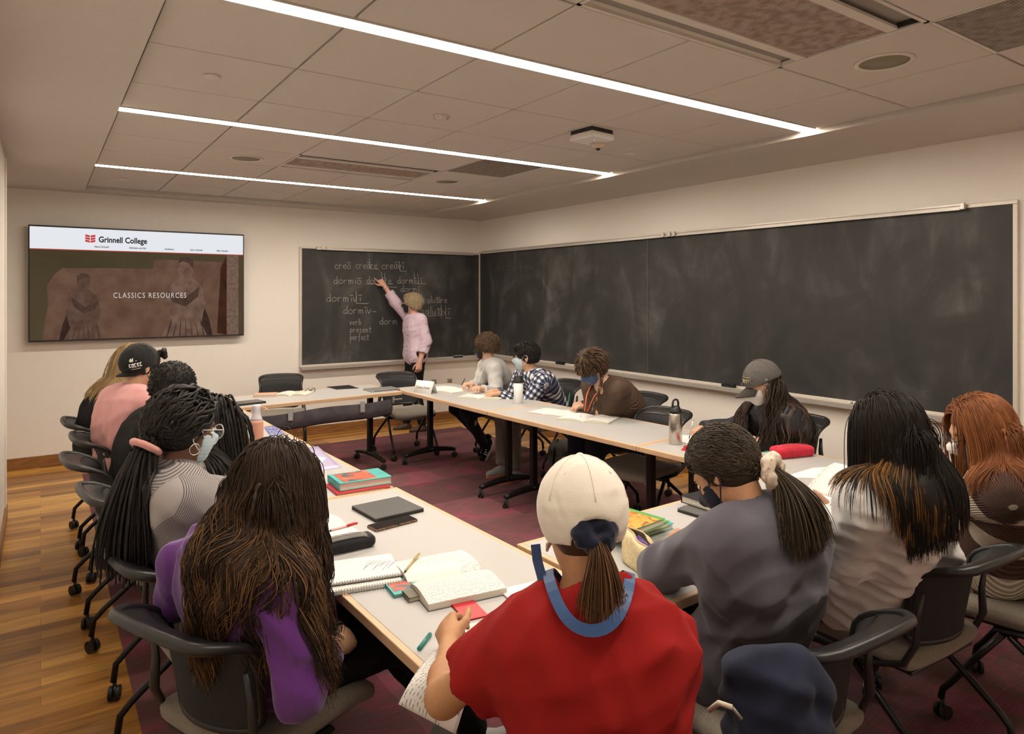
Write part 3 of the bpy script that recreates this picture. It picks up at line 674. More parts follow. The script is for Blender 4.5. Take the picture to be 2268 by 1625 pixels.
def make_table(Lx, D, label, sling=False):
    t = empty('seminar_table', (0, 0, 0), 0, label, 'table')
    e = 0.022
    MB().box((0, 0, 0.7385), (Lx - 2 * e, D - 2 * e, 0.003)).box((0, 0, 0.7225), (Lx - .03, D - .03, 0.026)).build('tabletop', M_lam, t)
    f = MB()
    for s in (-1, 1):
        f.box((s * (Lx / 2 - e / 2), 0, 0.725), (e, D, 0.031), bev=0.003); f.box((0, s * (D / 2 - e / 2), 0.725), (Lx - 2 * e, e, 0.031), bev=0.003)
    f.build('edge_band', M_maple, t)
    for s in (-1, 1):
        x = s * (Lx / 2 - 0.17)
        c = MB().box((x, 0, 0.40), (0.05, 0.052, 0.62), bev=0.008).box((x, 0, 0.698), (0.06, D * 0.75, 0.022), bev=0.004)
        lg = c.build('leg_column', M_metal, t)
        ft = MB()
        for q in (-1, 1):
            def fn(u, v, q=q, x=x): return None
            pts = [(x, q * (0.0 + 0.29 * k / 8), 0.115 - 0.035 * (k / 8) ** 1.7) for k in range(9)]
            ft.tube(pts, [0.030 - 0.010 * k / 8 for k in range(9)], 10)
        fo = ft.build('foot', M_metal, lg)
        for q in (-1, 1):
            caster_mb(MB(), x, q * 0.285, 0.026, 0.6 * q).build('caster', M_rub, lg)
    MB().box((0, 0, 0.690), (Lx - 0.4, 0.05, 0.03)).build('beam', M_metal, t)
    if sling:
        def fn(u, v):
            x = -0.70 + 1.40 * u; sag = 0.03 * math.sin(u * math.pi * 1.0) + 0.012 * math.sin(u * 9)
            return (x, -D / 2 + 0.03 + 0.028 * math.sin(v * math.pi) * -1, 0.685 - v * 0.155 - sag * (1 - 0.4 * v) - 0.03 * (1 - u) ** 3)
        s_ = MB().grid(fn, 40, 10); s_.build('modesty_sling', M_canvas, t, solid=0.012)
        for xx in (-0.30, 0.38):
            st = MB().box((xx, -D / 2 - 0.006, 0.635), (0.045, 0.004, 0.10), bev=0.006)
            sp = st.build('strap', M_strap, t)
            MB().cyl((xx, -D / 2 - 0.009, 0.60), (xx, -D / 2 - 0.013, 0.60), 0.012).build('snap', M_alu, sp)
        MB().box((0.72, -D / 2 + 0.03, 0.665), (0.012, 0.03, 0.06)).box((0.75, -D / 2 + 0.0, 0.672), (0.10, 0.012, 0.012)).build('sling_bracket', M_alu, t)
    return t
TD = 0.68
def place_table(p0, p1, side, label, sling=False):
    """p0->p1 inner edge; side=+1: table body lies to the left of p0->p1"""
    p0 = Vector(p0); p1 = Vector(p1); d = (p1 - p0); Lx = d.length; d.normalize(); n = Vector((-d.y, d.x)) * side
    c = (p0 + p1) / 2 + n * TD / 2
    t = make_table(Lx - 0.003, TD, label, sling); t.location = (c.x, c.y, 0.002)
    a = math.atan2(d.y, d.x)
    t.rotation_euler = (0, 0, a if side > 0 else a + math.pi)
    if side > 0: t.rotation_euler = (0, 0, a)
    return t
place_table((1.28, 5.955), (2.885, 6.075), 1, 'seminar table across the far end, grey canvas sling hanging under its front edge', True)
place_table((2.90, 6.35), (2.95, 4.655), 1, 'seminar table in the right row where the grey hoodie and plaid shirt students sit')
place_table((2.95, 4.650), (3.035, 3.07), 1, 'seminar table in the right row where the student in the brown sweater writes')
place_table((3.035, 3.066), (3.115, 1.45), 1, 'seminar table in the right row with the steel bottle and the red pencil case')
place_table((3.095, 2.17), (1.475, 2.12), 1, 'near seminar table in front of the student with the cream scrunchie')
place_table((1.365, 5.94), (1.375, 5.04), -1, 'short stretch of table at the far left corner, in front of the blond student')
place_table((1.375, 5.036), (1.42, 3.085), -1, 'seminar table in the left row with the pink water bottle')
place_table((1.43, 3.08), (1.47, 1.44), -1, 'seminar table in the left row with the closed black laptop and open textbook')

# ------------------------------------------------------------ chairs
M_seat = noisy('seat_fabric', (0.20, 0.175, 0.14), (0.275, 0.24, 0.195), 260, 0.95, 3, 0.4, 0.001, sheen=0.2)
M_cmesh = noisy('back_mesh', (0.020, 0.020, 0.022), (0.032, 0.032, 0.034), 420, 0.75, 2, 0.6, 0.0008)
M_cframe = mat('chair_frame_plastic', (0.017, 0.017, 0.0175), 0.36, 0, 0.5)
def back_pt(u, v):
    """u -1..1, v 0..1 ; slight wrap, top lip flares backwards"""
    fl = max(0.0, (v - 0.66) / 0.34)
    hw = 0.184 + 0.028 * v + 0.012 * fl
    x = hw * u
    z = 0.50 + 0.355 * v - 0.038 * fl * fl - 0.012 * u * u * v
    y = -0.225 - 0.055 * v - 0.105 * fl ** 1.6 - 0.03 * fl * u * u + 0.065 * u * u * (1 - 0.15 * fl)
    return (x, y, z)
def rounded(u, v, ru=0.16, rv=0.14):
    """map a square to a rounded rectangle"""
    a = max(0, abs(u) - (1 - 2 * ru)) / (2 * ru); b = max(0, abs(2 * v - 1) - (1 - 2 * rv)) / (2 * rv)
    if a > 0 and b > 0:
        l = max(a, b); h = math.hypot(a, b); k = l / h
        a *= k; b *= k
        u = math.copysign((1 - 2 * ru) + a * 2 * ru, u); v = 0.5 + math.copysign((1 - 2 * rv) + b * 2 * rv, v - 0.5) * 0.5
    return u, v
def make_chair():
    t = empty('seminar_chair', (0, 0, 0), 0, 'x', 'chair')
    b = MB().grid(lambda i, j: back_pt(*rounded(-1 + 2 * i, j)), 19, 21); b.build('backrest', M_cmesh, t, solid=0.008)
    rim = []
    n = 14
    for k in range(n): rim.append(rounded(-1, k / n))
    for k in range(n): rim.append(rounded(-1 + 2 * k / n, 1))
    for k in range(n): rim.append(rounded(1, 1 - k / n))
    for k in range(n): rim.append(rounded(1 - 2 * k / n, 0))
    rim.append(rim[0])
    f = MB().tube([back_pt(*p) for p in rim], [0.0125 + 0.004 * (p[1] > .9) for p in rim], 10, cap=False)
    fr = f.build('back_frame', M_cframe, t)
    # padded top band
    MB().grid(lambda i, j: tuple(a + b_ for a, b_ in zip(back_pt(*rounded(-1 + 2 * i, 0.80 + 0.2 * j)), (0, -0.004, 0.006))), 19, 8).build('top_band', M_cframe, t, solid=0.012)
    # seat cushion
    ops = [('u', rbx((0, 0.01, 0.448), (0.235, 0.225, 0.032), 0.03), 0), ('u', el((0, 0.02, 0.462), (0.20, 0.19, 0.028)), 0.03)]
    V, Q = sculpt(ops, 0.010); V[:, 2] += -0.02 * np.clip((V[:, 1] - 0.12) / 0.1, 0, 1) ** 2 + 0.25 * V[:, 0] ** 2 - 0.006
    mesh_np('seat', relax(V, Q, 2), Q, M_seat, t)
    MB().box((0, -0.01, 0.413), (0.40, 0.38, 0.014), bev=0.005).box((0, 0, 0.400), (0.44, 0.05, 0.03), bev=0.006).build('seat_pan', M_cframe, t)
    for s in (-1, 1):
        MB().tube([(s * 0.215, 0.05, 0.405), (s * 0.228, -0.10, 0.415), (s * 0.232, -0.19, 0.455), (s * 0.222, -0.225, 0.53), (s * 0.212, -0.225, 0.62), (s * 0.206, -0.238, 0.70)], [0.016, 0.017, 0.019, 0.019, 0.015, 0.010], 10, sy=0.6).build('back_upright', M_cframe, t)
        lg = MB().tube([(s * 0.225, 0.02, 0.395), (s * 0.235, 0.11, 0.27), (s * 0.24, 0.185, 0.155), (s * 0.24, 0.215, 0.115), (s * 0.24, 0.222, 0.075)], 0.0125, 10).build('front_leg', M_metal, t)
        caster_mb(MB(), s * 0.24, 0.215, 0.028, 0.5 * s).build('caster', M_rub, lg)
        lg = MB().tube([(s * 0.225, 0.0, 0.395), (s * 0.24, -0.12, 0.30), (s * 0.25, -0.26, 0.185), (s * 0.25, -0.30, 0.145), (s * 0.25, -0.31, 0.075)], 0.0125, 10).build('rear_leg', M_metal, t)
        caster_mb(MB(), s * 0.25, -0.305, 0.028, -0.4 * s).build('caster', M_rub, lg)
    return t
_ch = make_chair()
CH = [  # x, y, heading (deg clockwise from +Y), label
    (2.02, 7.12, 197, 'empty black seminar chair behind the far table, beyond the open books'),
    (3.18, 6.58, 182, 'empty black seminar chair at the far right corner in front of the standing teacher'),
    (4.02, 5.98, 272, 'black chair of the student in the light grey hoodie'),
    (4.02, 5.30, 267, 'black chair of the student in the blue and white plaid shirt'),
    (4.0, 4.22, 268, 'black chair of the student in the brown ribbed sweater'),
    (3.53, 3.53, 262, 'empty black seminar chair pushed in between the brown sweater and the steel bottle'),
    (4.13, 2.86, 268, 'black chair of the student in the grey cap and black jacket'),
    (3.22, 1.10, -8, 'black chair of the red haired student in the striped sweater'),
    (2.60, 1.32, 3, 'black chair of the student in the white sweatshirt'),
    (1.755, 1.28, 2, 'black chair of the student with the cream scrunchie, navy jacket over its corner'),
    (0.86, 0.98, 36, 'black chair of the student in the red shirt and white cap, mostly below the picture'),
    (0.57, 2.14, 66, 'black chair of the student in the purple hoodie, nearest of the left row'),
    (0.57, 2.66, 82, 'black chair of the student with the pink hair tie'),
    (0.53, 3.56, 84, 'black chair behind the braided student with dark glasses, third of the left row'),
    (0.48, 4.32, 86, 'black chair of the student with short curly black hair, fourth of the left row'),
    (0.54, 4.95, 88, 'black chair of the student in the pink shirt and black cap'),
    (0.51, 5.60, 88, 'black chair of the long blond haired student, farthest of the left row')]
for i, (x, y, h, lab) in enumerate(CH):
    c = _ch if i == 0 else copy_tree(_ch)
    c.location = (x, y, 0.002); c.rotation_euler = (0, 0, -math.radians(h)); c['label'] = lab; c['group'] = 'seminar chairs round the tables'
# ------------------------------------------------------------ people
def at(px, py, d):
    """point seen in direction (px, py) of the survey at depth d"""
    u = (px - 1134) / FPX; q = d * (CF + u * CR); return np.array([q[0], q[1], EYE - d * (py - 652) / FPX])
def atz(px, py, z): return at(px, py, FPX * (EYE - z) / (py - 652))
def hd(a): a = math.radians(a); return np.array([math.sin(a), math.cos(a), 0.0])
UP = np.array([0, 0, 1.0])
def frame(yaw, pitch=0, roll=0):
    """rows: right, forward, up; pitch>0 looks down"""
    f = hd(yaw); r = np.array([f[1], -f[0], 0.0]); p = math.radians(pitch)
    f2 = f * math.cos(p) - UP * math.sin(p); u2 = f * math.sin(p) + UP * math.cos(p)
    q = math.radians(roll); r3 = r * math.cos(q) + u2 * math.sin(q); u3 = u2 * math.cos(q) - r * math.sin(q)
    return np.array([r3, f2, u3])
def ik(a, b, l1, l2, pole):
    d = b - a; L_ = np.linalg.norm(d); m = (l1 + l2) * 0.995
    if L_ > m: b = a + d / L_ * m; L_ = m; d = b - a
    x = (l1 * l1 - l2 * l2 + L_ * L_) / (2 * L_); h = math.sqrt(max(l1 * l1 - x * x, 0)); n = d / L_
    p = pole - n * (pole @ n); return a + n * x + nv(p) * h, b
def hand_ops(W, d, n, side, curl=35, s=1.0, pinch=False, curls=None):
    """W wrist, d finger direction, n palm normal, side +1: thumb on +cross(d,n)"""
    d = nv(d); n = nv(n - d * (n @ d)); t = np.cross(d, n) * side; O = []
    kn = []
    for i, (o, l) in enumerate(((0.029, 0.084), (0.010, 0.088), (-0.010, 0.084), (-0.028, 0.076))):
        k = W + (d * l + t * o) * s; kn.append(k); O.append(('u', rc(W + (d * 0.008 + t * o * 0.55) * s, k, 0.0145 * s, 0.0118 * s), 0.012))
    O.append(('u', rc(W + d * .03 * s, W + d * .065 * s, 0.018 * s, 0.016 * s), 0.02))
    for i, (k, l) in enumerate(zip(kn, (0.072, 0.080, 0.074, 0.058))):
        c = (curls[i] if curls else curl * (1 + 0.12 * i)); dd = nv(d + t * (0.10, 0.02, -0.05, -0.14)[i]); p = k; a = 0
        for j, (fr, r0, r1) in enumerate(((0.44, 0.0098, 0.0090), (0.31, 0.0090, 0.0082), (0.25, 0.0082, 0.0070))):
            a += math.radians(c * (0.9, 1.0, 0.7)[j]); v = dd * math.cos(a) + n * math.sin(a); e = p + v * l * fr * s
            O.append(('u', rc(p, e, r0 * s, r1 * s), 0.004)); p = e
    p = W + (d * 0.022 + t * 0.022 + n * 0.006) * s; v = nv(d * 0.62 + t * 0.62 + n * (0.75 if pinch else 0.35))
    e = p + v * 0.042 * s; O.append(('u', rc(p, e, 0.0155 * s, 0.0115 * s), 0.012)); v2 = nv(d * 0.95 + t * (0.0 if pinch else 0.3) + n * (0.6 if pinch else 0.2))
    e2 = e + v2 * 0.030 * s; O.append(('u', rc(e, e2, 0.0112 * s, 0.0098 * s), 0.004)); e3 = e2 + nv(v2 - t * .15) * 0.024 * s; O.append(('u', rc(e2, e3, 0.0098 * s, 0.008 * s), 0.004))
    return O
SKINS = {}
def skin(c):
    if c not in SKINS:
        m = noisy('skin', tuple(x * 0.93 for x in c), tuple(min(1, x * 1.05) for x in c), 35, 0.5, 3, 0.08, 0.001, bscale=300)
        SKINS[c] = m
    return SKINS[c]
def head_ops(H, R, s=1.0, coarse=False):
    g = lambda x, y, z: H + (R[0] * x + R[1] * y + R[2] * z) * s
    e = lambda x, y, z, a, b, c: el(g(x, y, z), np.array([a, b, c]) * s, R)
    O = [('u', e(0, -.014, .035, .0755, .094, .086), 0), ('u', e(0, .028, -.022, .063, .066, .085), 0.03),
         ('u', rc(g(0, .018, -.055), g(0, .062, -.088), .048 * s, .024 * s), 0.03), ('u', e(0, .070, .026, .050, .024, .012), 0.015),
         ('u', rc(g(0, .092, .004), g(0, .113, -.026), .008 * s, .0115 * s), 0.012), ('u', rc(g(-.011, .098, -.030), g(.011, .098, -.030), .0085 * s), 0.008),
         ('s', el(g(.031, .098, .004), np.array([.017, .014, .010]) * s, R), 0.012), ('s', el(g(-.031, .098, .004), np.array([.017, .014, .010]) * s, R), 0.012),
         ('u', e(0, .086, -.055, .023, .012, .0065), 0.006), ('u', e(0, .085, -.065, .018, .011, .007), 0.006)]
    for q in (-1, 1):
        O += [('u', el(g(q * .077, -.006, -.006), np.array([.008, .017, .030]) * s, frame_rot(R, q * 18)), 0.006), ('s', el(g(q * .086, .000, -.004), np.array([.006, .008, .014]) * s, R), 0.004),
              ('u', e(q * .034, .062, -.020, .024, .022, .018), 0.02)]
    return O
def frame_rot(R, deg):
    a = math.radians(deg); c, s = math.cos(a), math.sin(a); return np.array([R[0] * c + R[1] * s, R[1] * c - R[0] * s, R[2]])

class Person: pass
def build_person(name_label, p):
    """p: dict; joints in world metres"""
    q = Person(); s = p.get('s', 1.0); q.s = s
    R = frame(p['hyaw'], p.get('hpitch', 0), p.get('hroll', 0)); H = np.asarray(p['head'], float); q.R = R; q.H = H
    P = np.asarray(p['pel'], float); fy = hd(p['yaw']); q.fy = fy
    nb = H - R[2] * 0.11 * s - R[1] * 0.022 * s - UP * 0.052 * s - fy * 0.012 * s; q.nb = nb
    sy = p.get('syaw', p['yaw']); sx = np.array([hd(sy)[1], -hd(sy)[0], p.get('sroll', 0.0)]); sx = nv(sx); px = np.array([fy[1], -fy[0], 0.0])
    C = (P + nb) / 2 - fy * p.get('bulge', 0.06) + UP * 0.02
    sp = lambda t: (1 - t) ** 2 * P + 2 * t * (1 - t) * C + t * t * nb
    fat = p.get('fat', 1.0); st = p.get('stand', False)
    T = []
    for t, w_, r_ in ((0.0, .082, .112), (.18, .072, .106), (.36, .062, .098), (.54, .070, .100), (.70, .086, .100), (.84, .094, .084), (.93, .075, .066)):
        c = sp(t); xx = nv(px * (1 - t) + sx * t); T.append(('u', rc(c - xx * w_ * s * fat, c + xx * w_ * s * fat, r_ * s * (fat if t < .7 else 1 + (fat - 1) * .5)), 0.05))
    sw = p.get('sw', 0.165) * s; S = nb - UP * (0.045 * s + p.get('drop', 0.0)) - fy * .005
    SL = S - sx * sw + fy * 0.0; SR = S + sx * sw
    if 'shL' in p: SL = np.asarray(p['shL'], float)
    if 'shR' in p: SR = np.asarray(p['shR'], float)
    T += [('u', rc(nb - UP * .005, SL + UP * 0.004, .044 * s, .042 * s), 0.05), ('u', rc(nb - UP * .005, SR + UP * 0.004, .044 * s, .042 * s), 0.05)]
    if p.get('bust'):
        c = sp(.70)
        for k in (-1, 1): T.append(('u', el(c + px * k * .075 * s + fy * .085 * s - UP * .0, np.array([.075, .075, .075]) * s * p['bust']), 0.05))
    q.torso = T
    l1, l2 = 0.275 * s, 0.245 * s; q.arms = {}
    HO = []; A = []
    for k, Sx, key in ((-1, SL, 'L'), (1, SR, 'R')):
        Wt = np.asarray(p['w' + key], float); pole = np.asarray(p.get('pole' + key, -UP * 1.0 + sx * k * 0.7 - fy * 0.3), float)
        E, Wt = ik(Sx, Wt, l1, l2, pole) if ('e' + key) not in p else (np.asarray(p['e' + key], float), Wt); q.arms[key] = (Sx, E, Wt)
        A += [('u', rc(Sx, E, .048 * s * fat, .036 * s * fat), 0.04), ('u', rc(E, E + (Wt - E) * .35, .038 * s * fat, .037 * s * fat), 0.03), ('u', rc(E + (Wt - E) * .3, Wt, .037 * s * fat, .0255 * s), 0.03)]
        hdir = np.asarray(p.get('hd' + key, Wt - E), float); hn = np.asarray(p.get('hn' + key, -UP), float)
        t_side = p.get('ts' + key, None)
        if t_side is None:
            tt = np.cross(nv(hdir), nv(hn - nv(hdir) * (hn @ nv(hdir)))); t_side = 1 if (tt @ (-sx * k)) > 0 else -1
        HO += hand_ops(Wt, hdir, hn, t_side, p.get('curl' + key, 30), s * p.get('hs', 1.0), p.get('pinch' + key, False), p.get('curls' + key))
    neck = [('u', rc(nb - UP * .02, H - R[2] * .055 * s - R[1] * .022 * s, .054 * s, .050 * s), 0.03)]
    # legs
    LG = []; q.legs = {}
    for k, key in ((-1, 'L'), (1, 'R')):
        hip = P + px * k * 0.085 * s - UP * 0.02; kn = np.asarray(p.get('kn' + key, P + fy * 0.40 * s + px * k * 0.11 + UP * (-0.035)), float); an = np.asarray(p.get('an' + key, [*(kn + fy * p.get('tuck', -0.02))[:2], 0.10]), float)
        q.legs[key] = (hip, kn, an); LG += [('u', rc(hip, kn, .078 * s * fat, .055 * s * fat), 0.05), ('u', rc(kn, kn + (an - kn) * .35, .054 * s, .056 * s), 0.03), ('u', rc(kn + (an - kn) * .3, an, .055 * s, .036 * s), 0.03)]
    q.neck = neck; q.armops = A
    root = empty('person', (P[0], P[1], 0.0), 0, name_label, 'person'); q.root = root
    vox = p.get('vox', 0.006)
    infl_ = [('u', pr_, k_) if op != 'u' else (op, pr_, k_) for op, pr_, k_ in T]
    body = [('u', pr_, k_) for op, pr_, k_ in infl(T, -0.008)] + neck + infl(LG, -0.006) + A + head_ops(H, R, s) + HO
    V, Q = sculpt(body, vox); V = relax(V, Q, 1, 0.4)
    b = mesh_np('body', V - np.array([P[0], P[1], 0]), Q, skin(p['skin']), root); q.body = b
    # eyes and brows
    g = lambda x, y, z: H + (R[0] * x + R[1] * y + R[2] * z) * s - np.array([P[0], P[1], 0]); q.g = g
    for k in (-1, 1):
        mb = MB(); c = g(k * .031, .0775, .004); mb.sph(Vector(c), 0.0125 * s, n=14); dv = Vector(R[1]); mb.cyl(Vector(c) + dv * 0.0105 * s, Vector(c) + dv * 0.0128 * s, 0.006 * s, 0.005 * s, n=12, mi=1)
        mb.build('eye', None, root, mats=[M_eye, M_iris])
    bm_ = MB()
    for k in (-1, 1): bm_.tube([Vector(g(k * (.016 + .012 * j), .0905 - .0012 * j * j * 1.6, .021 + .003 * math.sin(j))) for j in range(4)], [0.0022, 0.0032, 0.003, 0.0015], 6)
    bm_.build('eyebrows', hair_mat(p['hairc']), root)
    # lower clothes
    if p.get('pants'):
        dz = folds(0.006, 0.9, 5); PO = [('u', rc(P - px * .08 * s, P + px * .08 * s, (.105 if st else .122) * s * fat), 0.05)]
        for key in 'LR':
            hip, kn, an = q.legs[key]; lo = p.get('legw', 1.0)
            PO += [('u', rc(hip, kn, .094 * s * fat, .068 * s * fat), 0.05), ('u', rc(kn, an + (kn - an) * .04, .066 * s * lo * fat, .052 * s * lo), 0.04), ('cut', (an, nv(an - kn), 0.11), 0)]
        sdf_obj('trousers', PO, p['pants'], root, p.get('cvox', 0.009), dz)
    if p.get('shoe'):
        for key in 'LR':
            hip, kn, an = q.legs[key]; fd = np.asarray(p.get('fd' + key, fy), float); fd = nv(fd); nrm = np.asarray(p.get('fu', UP), float)
            nn = nv(nrm - fd * (nrm @ fd)); o = an - nn * 0.055; lat = np.cross(fd, nn)
            SO = [('u', rc(o - fd * .035 + nn * .0, o + fd * .05, .036, .036), 0.02), ('u', rc(o + fd * .03 - nn * .004, o + fd * .15 - nn * .012, .038, .028), 0.03), ('u', rc(an - fd * .01, an - nn * .03, .034, .037), 0.02), ('cut', (o - nn * .032, -nn, 0.3), 0)]
            so = sdf_obj('shoe', SO, p['shoe'], root, 0.006)
            mb = MB(); pts = []
            for k in range(20):
                a = 2 * math.pi * k / 20; pts.append((0.055 + 0.125 * math.cos(a), (0.036 + 0.006 * math.cos(a)) * math.sin(a)))
            mb.prism(pts, -0.045, -0.028); M4 = Matrix(((fd[0], lat[0], nn[0], o[0] - P[0]), (fd[1], lat[1], nn[1], o[1] - P[1]), (fd[2], lat[2], nn[2], o[2]), (0, 0, 0, 1))); mb.xf(M4); mb.build('sole', p.get('sole', M_sole), so)
            if p.get('stripes'):
                mb = MB()
                for j in range(3):
                    for sd in (-1, 1): mb.box((0.045 + j * .022, sd * 0.037, 0.0), (0.010, 0.006, 0.05))
                mb.xf(M4); mb.build('stripes', M_paperw, so)
    return q
M_eye = mat('eye_white', (0.75, 0.72, 0.68), 0.2); M_iris = mat('iris_brown', (0.02, 0.012, 0.008), 0.15); M_sole = mat('shoe_sole', (0.55, 0.53, 0.5), 0.6); M_paperw = mat('white_trim', (0.8, 0.8, 0.78), 0.6)
HM = {}
def hair_mat(cs):
    """cs = (root colour, mid colour, streak colour, streak amount, streak start)"""
    if cs in HM: return HM[cs]
    m = mat('hair', cs[0], 0.5, 0, 0.25); P = P_(m)
    a = N(m, 'ShaderNodeAttribute'); a.attribute_name = 'rnd'; t = N(m, 'ShaderNodeAttribute'); t.attribute_name = 'along'
    m1 = N(m, 'ShaderNodeMix', data_type='RGBA'); m1.inputs[6].default_value = (*cs[0], 1); m1.inputs[7].default_value = (*cs[1], 1); L(m, a, 'Fac', m1, 0)
    mr = N(m, 'ShaderNodeMapRange'); mr.inputs[1].default_value = 1 - cs[3]; mr.inputs[2].default_value = min(1.0, 1 - cs[3] + 0.12); L(m, a, 'Fac', mr, 0)
    ml = N(m, 'ShaderNodeMapRange'); ml.inputs[1].default_value = cs[4]; ml.inputs[2].default_value = min(1.0, cs[4] + 0.35); L(m, t, 'Fac', ml, 0)
    mm = N(m, 'ShaderNodeMath', operation='MULTIPLY'); L(m, mr, 0, mm, 0); L(m, ml, 0, mm, 1)
    m2 = N(m, 'ShaderNodeMix', data_type='RGBA'); m2.inputs[7].default_value = (*cs[2], 1); L(m, m1, 2, m2, 6); L(m, mm, 0, m2, 0); L(m, m2, 2, P, 'Base Color')
    HM[cs] = m; return m
# ---------------- pattern coordinates for cloth: x along the bone, y round it
def pat_attr(o, V, bones):
    n = len(V); best = np.full(n, 1e9); out = np.zeros((n, 3), np.float32)
    for bi, (a, b, off, ref) in enumerate(bones):
        ba = b - a; l = np.linalg.norm(ba); ba = ba / l; w_ = V - a; h = w_ @ ba; hc = np.clip(h, 0, l); pp = w_ - hc[:, None] * ba
        d = np.sqrt((pp ** 2).sum(1)); r = nv(ref - ba * (ref @ ba)); s_ = np.cross(ba, r); ang = np.arctan2(pp @ s_, pp @ r)
        d = d * (.5 if bi == 0 else 1) + (np.maximum(.05 - h, 0) * 1.5 if bi in (2, 5) else 0); m = d < best; best[m] = d[m]; out[m, 0] = (h + off)[m]; out[m, 1] = (ang * 0.085)[m] if bi else ((V - a) @ np.array([ref[1], -ref[0], 0]))[m]; out[m, 2] = d[m]
    attr(o, 'pat', out, 'FLOAT_VECTOR')
def shirt(q, m, t=0.014, sleeve='long', loose=1.0, amp=0.006, freq=1.0, seed=1, vox=0.007, name='shirt', extra=(), hem=None, neckcut=0.066, hemz=None, cuff=0.0, yoke=True):
    O = infl(q.torso, t)
    for k in 'LR':
        S, E, W = q.arms[k]; s = q.s
        if sleeve == 'long' or sleeve == 'pushed':
            e = 0.94 if sleeve == 'long' else 0.55
            O += [('u', rc(S, E, (.056 * loose + t * .5) * s, (.046 * loose + t * .5) * s), 0.04), ('u', rc(E, E + (W - E) * e, (.046 * loose + t * .5) * s, (.034 * loose + t * .45) * s if sleeve == 'long' else (.044 * loose + t * .5) * s), 0.035)]
            c = E + (W - E) * (e + 0.02); O.append(('cut', (c, nv(W - E), 0.075), 0))
            if cuff: O.append(('u', rc(E + (W - E) * (e - .10), E + (W - E) * (e - .02), cuff, cuff), 0.01)); O.append(('cut', (c, nv(W - E), 0.06), 0))
        else:
            f = sleeve; O += [('u', rc(S, S + (E - S) * f, (.060 * loose + t * .5) * s, (.060 * loose + t * .6) * s), 0.04), ('cut', (S + (E - S) * f, nv(E - S), 0.12), 0)]
    O += list(extra)
    if neckcut:
        d = nv(q.H - q.nb); O += [('s', rc(q.nb + d * .03, q.nb + d * .14, neckcut * .86, neckcut * 1.1), 0.012)]
    if hemz is not None:
        c = np.array([q.root.location[0], q.root.location[1], hemz]); O.append(('cut', (c, -UP, 0.45), 0))
    V, Q = sculpt(O, vox, folds(amp, freq, seed)); V = relax(V, Q, 1, 0.4)
    pl = np.array([q.root.location[0], q.root.location[1], 0])
    o = mesh_np(name, V - pl, Q, m, q.root)
    P = q.legs['L'][0] * .5 + q.legs['R'][0] * .5
    bones = [(P, q.nb, 0.0, q.fy)]
    for k in 'LR':
        S, E, W = q.arms[k]; bones += [(q.nb, S, -np.linalg.norm(S - q.nb), UP) if yoke else (S, E, 0.0, UP), (S, E, 0.0, UP), (E, W, np.linalg.norm(E - S), UP)]
    pat_attr(o, V, bones); q.shirt_ops = [x for x in O if x[0] == 'u']; q.shirt = o
    return o
# ---------------- hair
def strands_mesh(name, S, rad, m, parent, rnd=None, off=None, nside=3, taper=0.35, bead=None, extra=None):
    """S (n,k,3) world -> tubes"""
    n, k, _ = S.shape; T = np.gradient(S, axis=1); T /= np.linalg.norm(T, axis=2, keepdims=True) + 1e-9
    ref = RNG.randn(n, 1, 3) * 0.3 + np.array([0.3, 0.5, 0.2]); X = np.cross(T, ref); X /= np.linalg.norm(X, axis=2, keepdims=True) + 1e-9; Y = np.cross(T, X)
    tt = np.linspace(0, 1, k); prof = 1 - (1 - taper) * np.clip((tt - 0.55) / 0.45, 0, 1) ** 1.5; R_ = np.asarray(rad).reshape(-1, 1) * prof[None, :]
    if bead: R_ = R_ * (1 + 0.22 * np.sin(np.arange(k)[None, :] * bead + RNG.rand(n, 1) * 6))
    ring = []
    for j in range(nside):
        a = 2 * math.pi * j / nside; ring.append(S + (X * math.cos(a) + Y * math.sin(a)) * R_[..., None])
    V = np.stack(ring, 2).reshape(-1, 3)
    base = (np.arange(n)[:, None] * k + np.arange(k - 1)[None, :])[..., None] * nside + np.arange(nside)[None, None, :]
    nx = (np.arange(n)[:, None] * k + np.arange(k - 1)[None, :])[..., None] * nside + (np.arange(nside)[None, None, :] + 1) % nside
    Q = np.stack([base, nx, nx + nside, base + nside], -1).reshape(-1, 4)
    rnd = RNG.rand(n) if rnd is None else rnd
    ar = np.repeat(rnd, k * nside); al = np.tile(np.repeat(tt, nside), n)
    if extra is not None:
        V2, Q2, r2, a2 = extra; Q = np.concatenate([Q, Q2 + len(V)]); V = np.concatenate([V, V2]); ar = np.concatenate([ar, np.full(len(V2), r2) if np.isscalar(r2) else r2]); al = np.concatenate([al, np.full(len(V2), a2) if np.isscalar(a2) else a2])
    pl = np.array([parent.location[0], parent.location[1], 0]) if parent.type == 'EMPTY' else 0
    o = mesh_np(name, V - pl, Q, m, parent); attr(o, 'rnd', ar); attr(o, 'along', al); return o
def cap_ops(q, t=0.014, low=-.075, face=1.0):
    R, H, s = q.R, q.H, q.s; g = lambda x, y, z: H + (R[0] * x + R[1] * y + R[2] * z) * s
    return [('u', el(g(0, -.016, .036), np.array([.0755 + t, .096 + t, .087 + t]) * s, R), 0), ('u', el(g(0, -.035, -.02), np.array([.066 + t * .7, .060 + t, .060]) * s, R), 0.03),
            ('s', el(g(0, .118, -.035), np.array([.078, .082, .088]) * s * face, R), 0.01), ('s', rbx(g(0, .02, low - .1), np.array([.2, .3, .1]), 0.001, R), 0.01)]
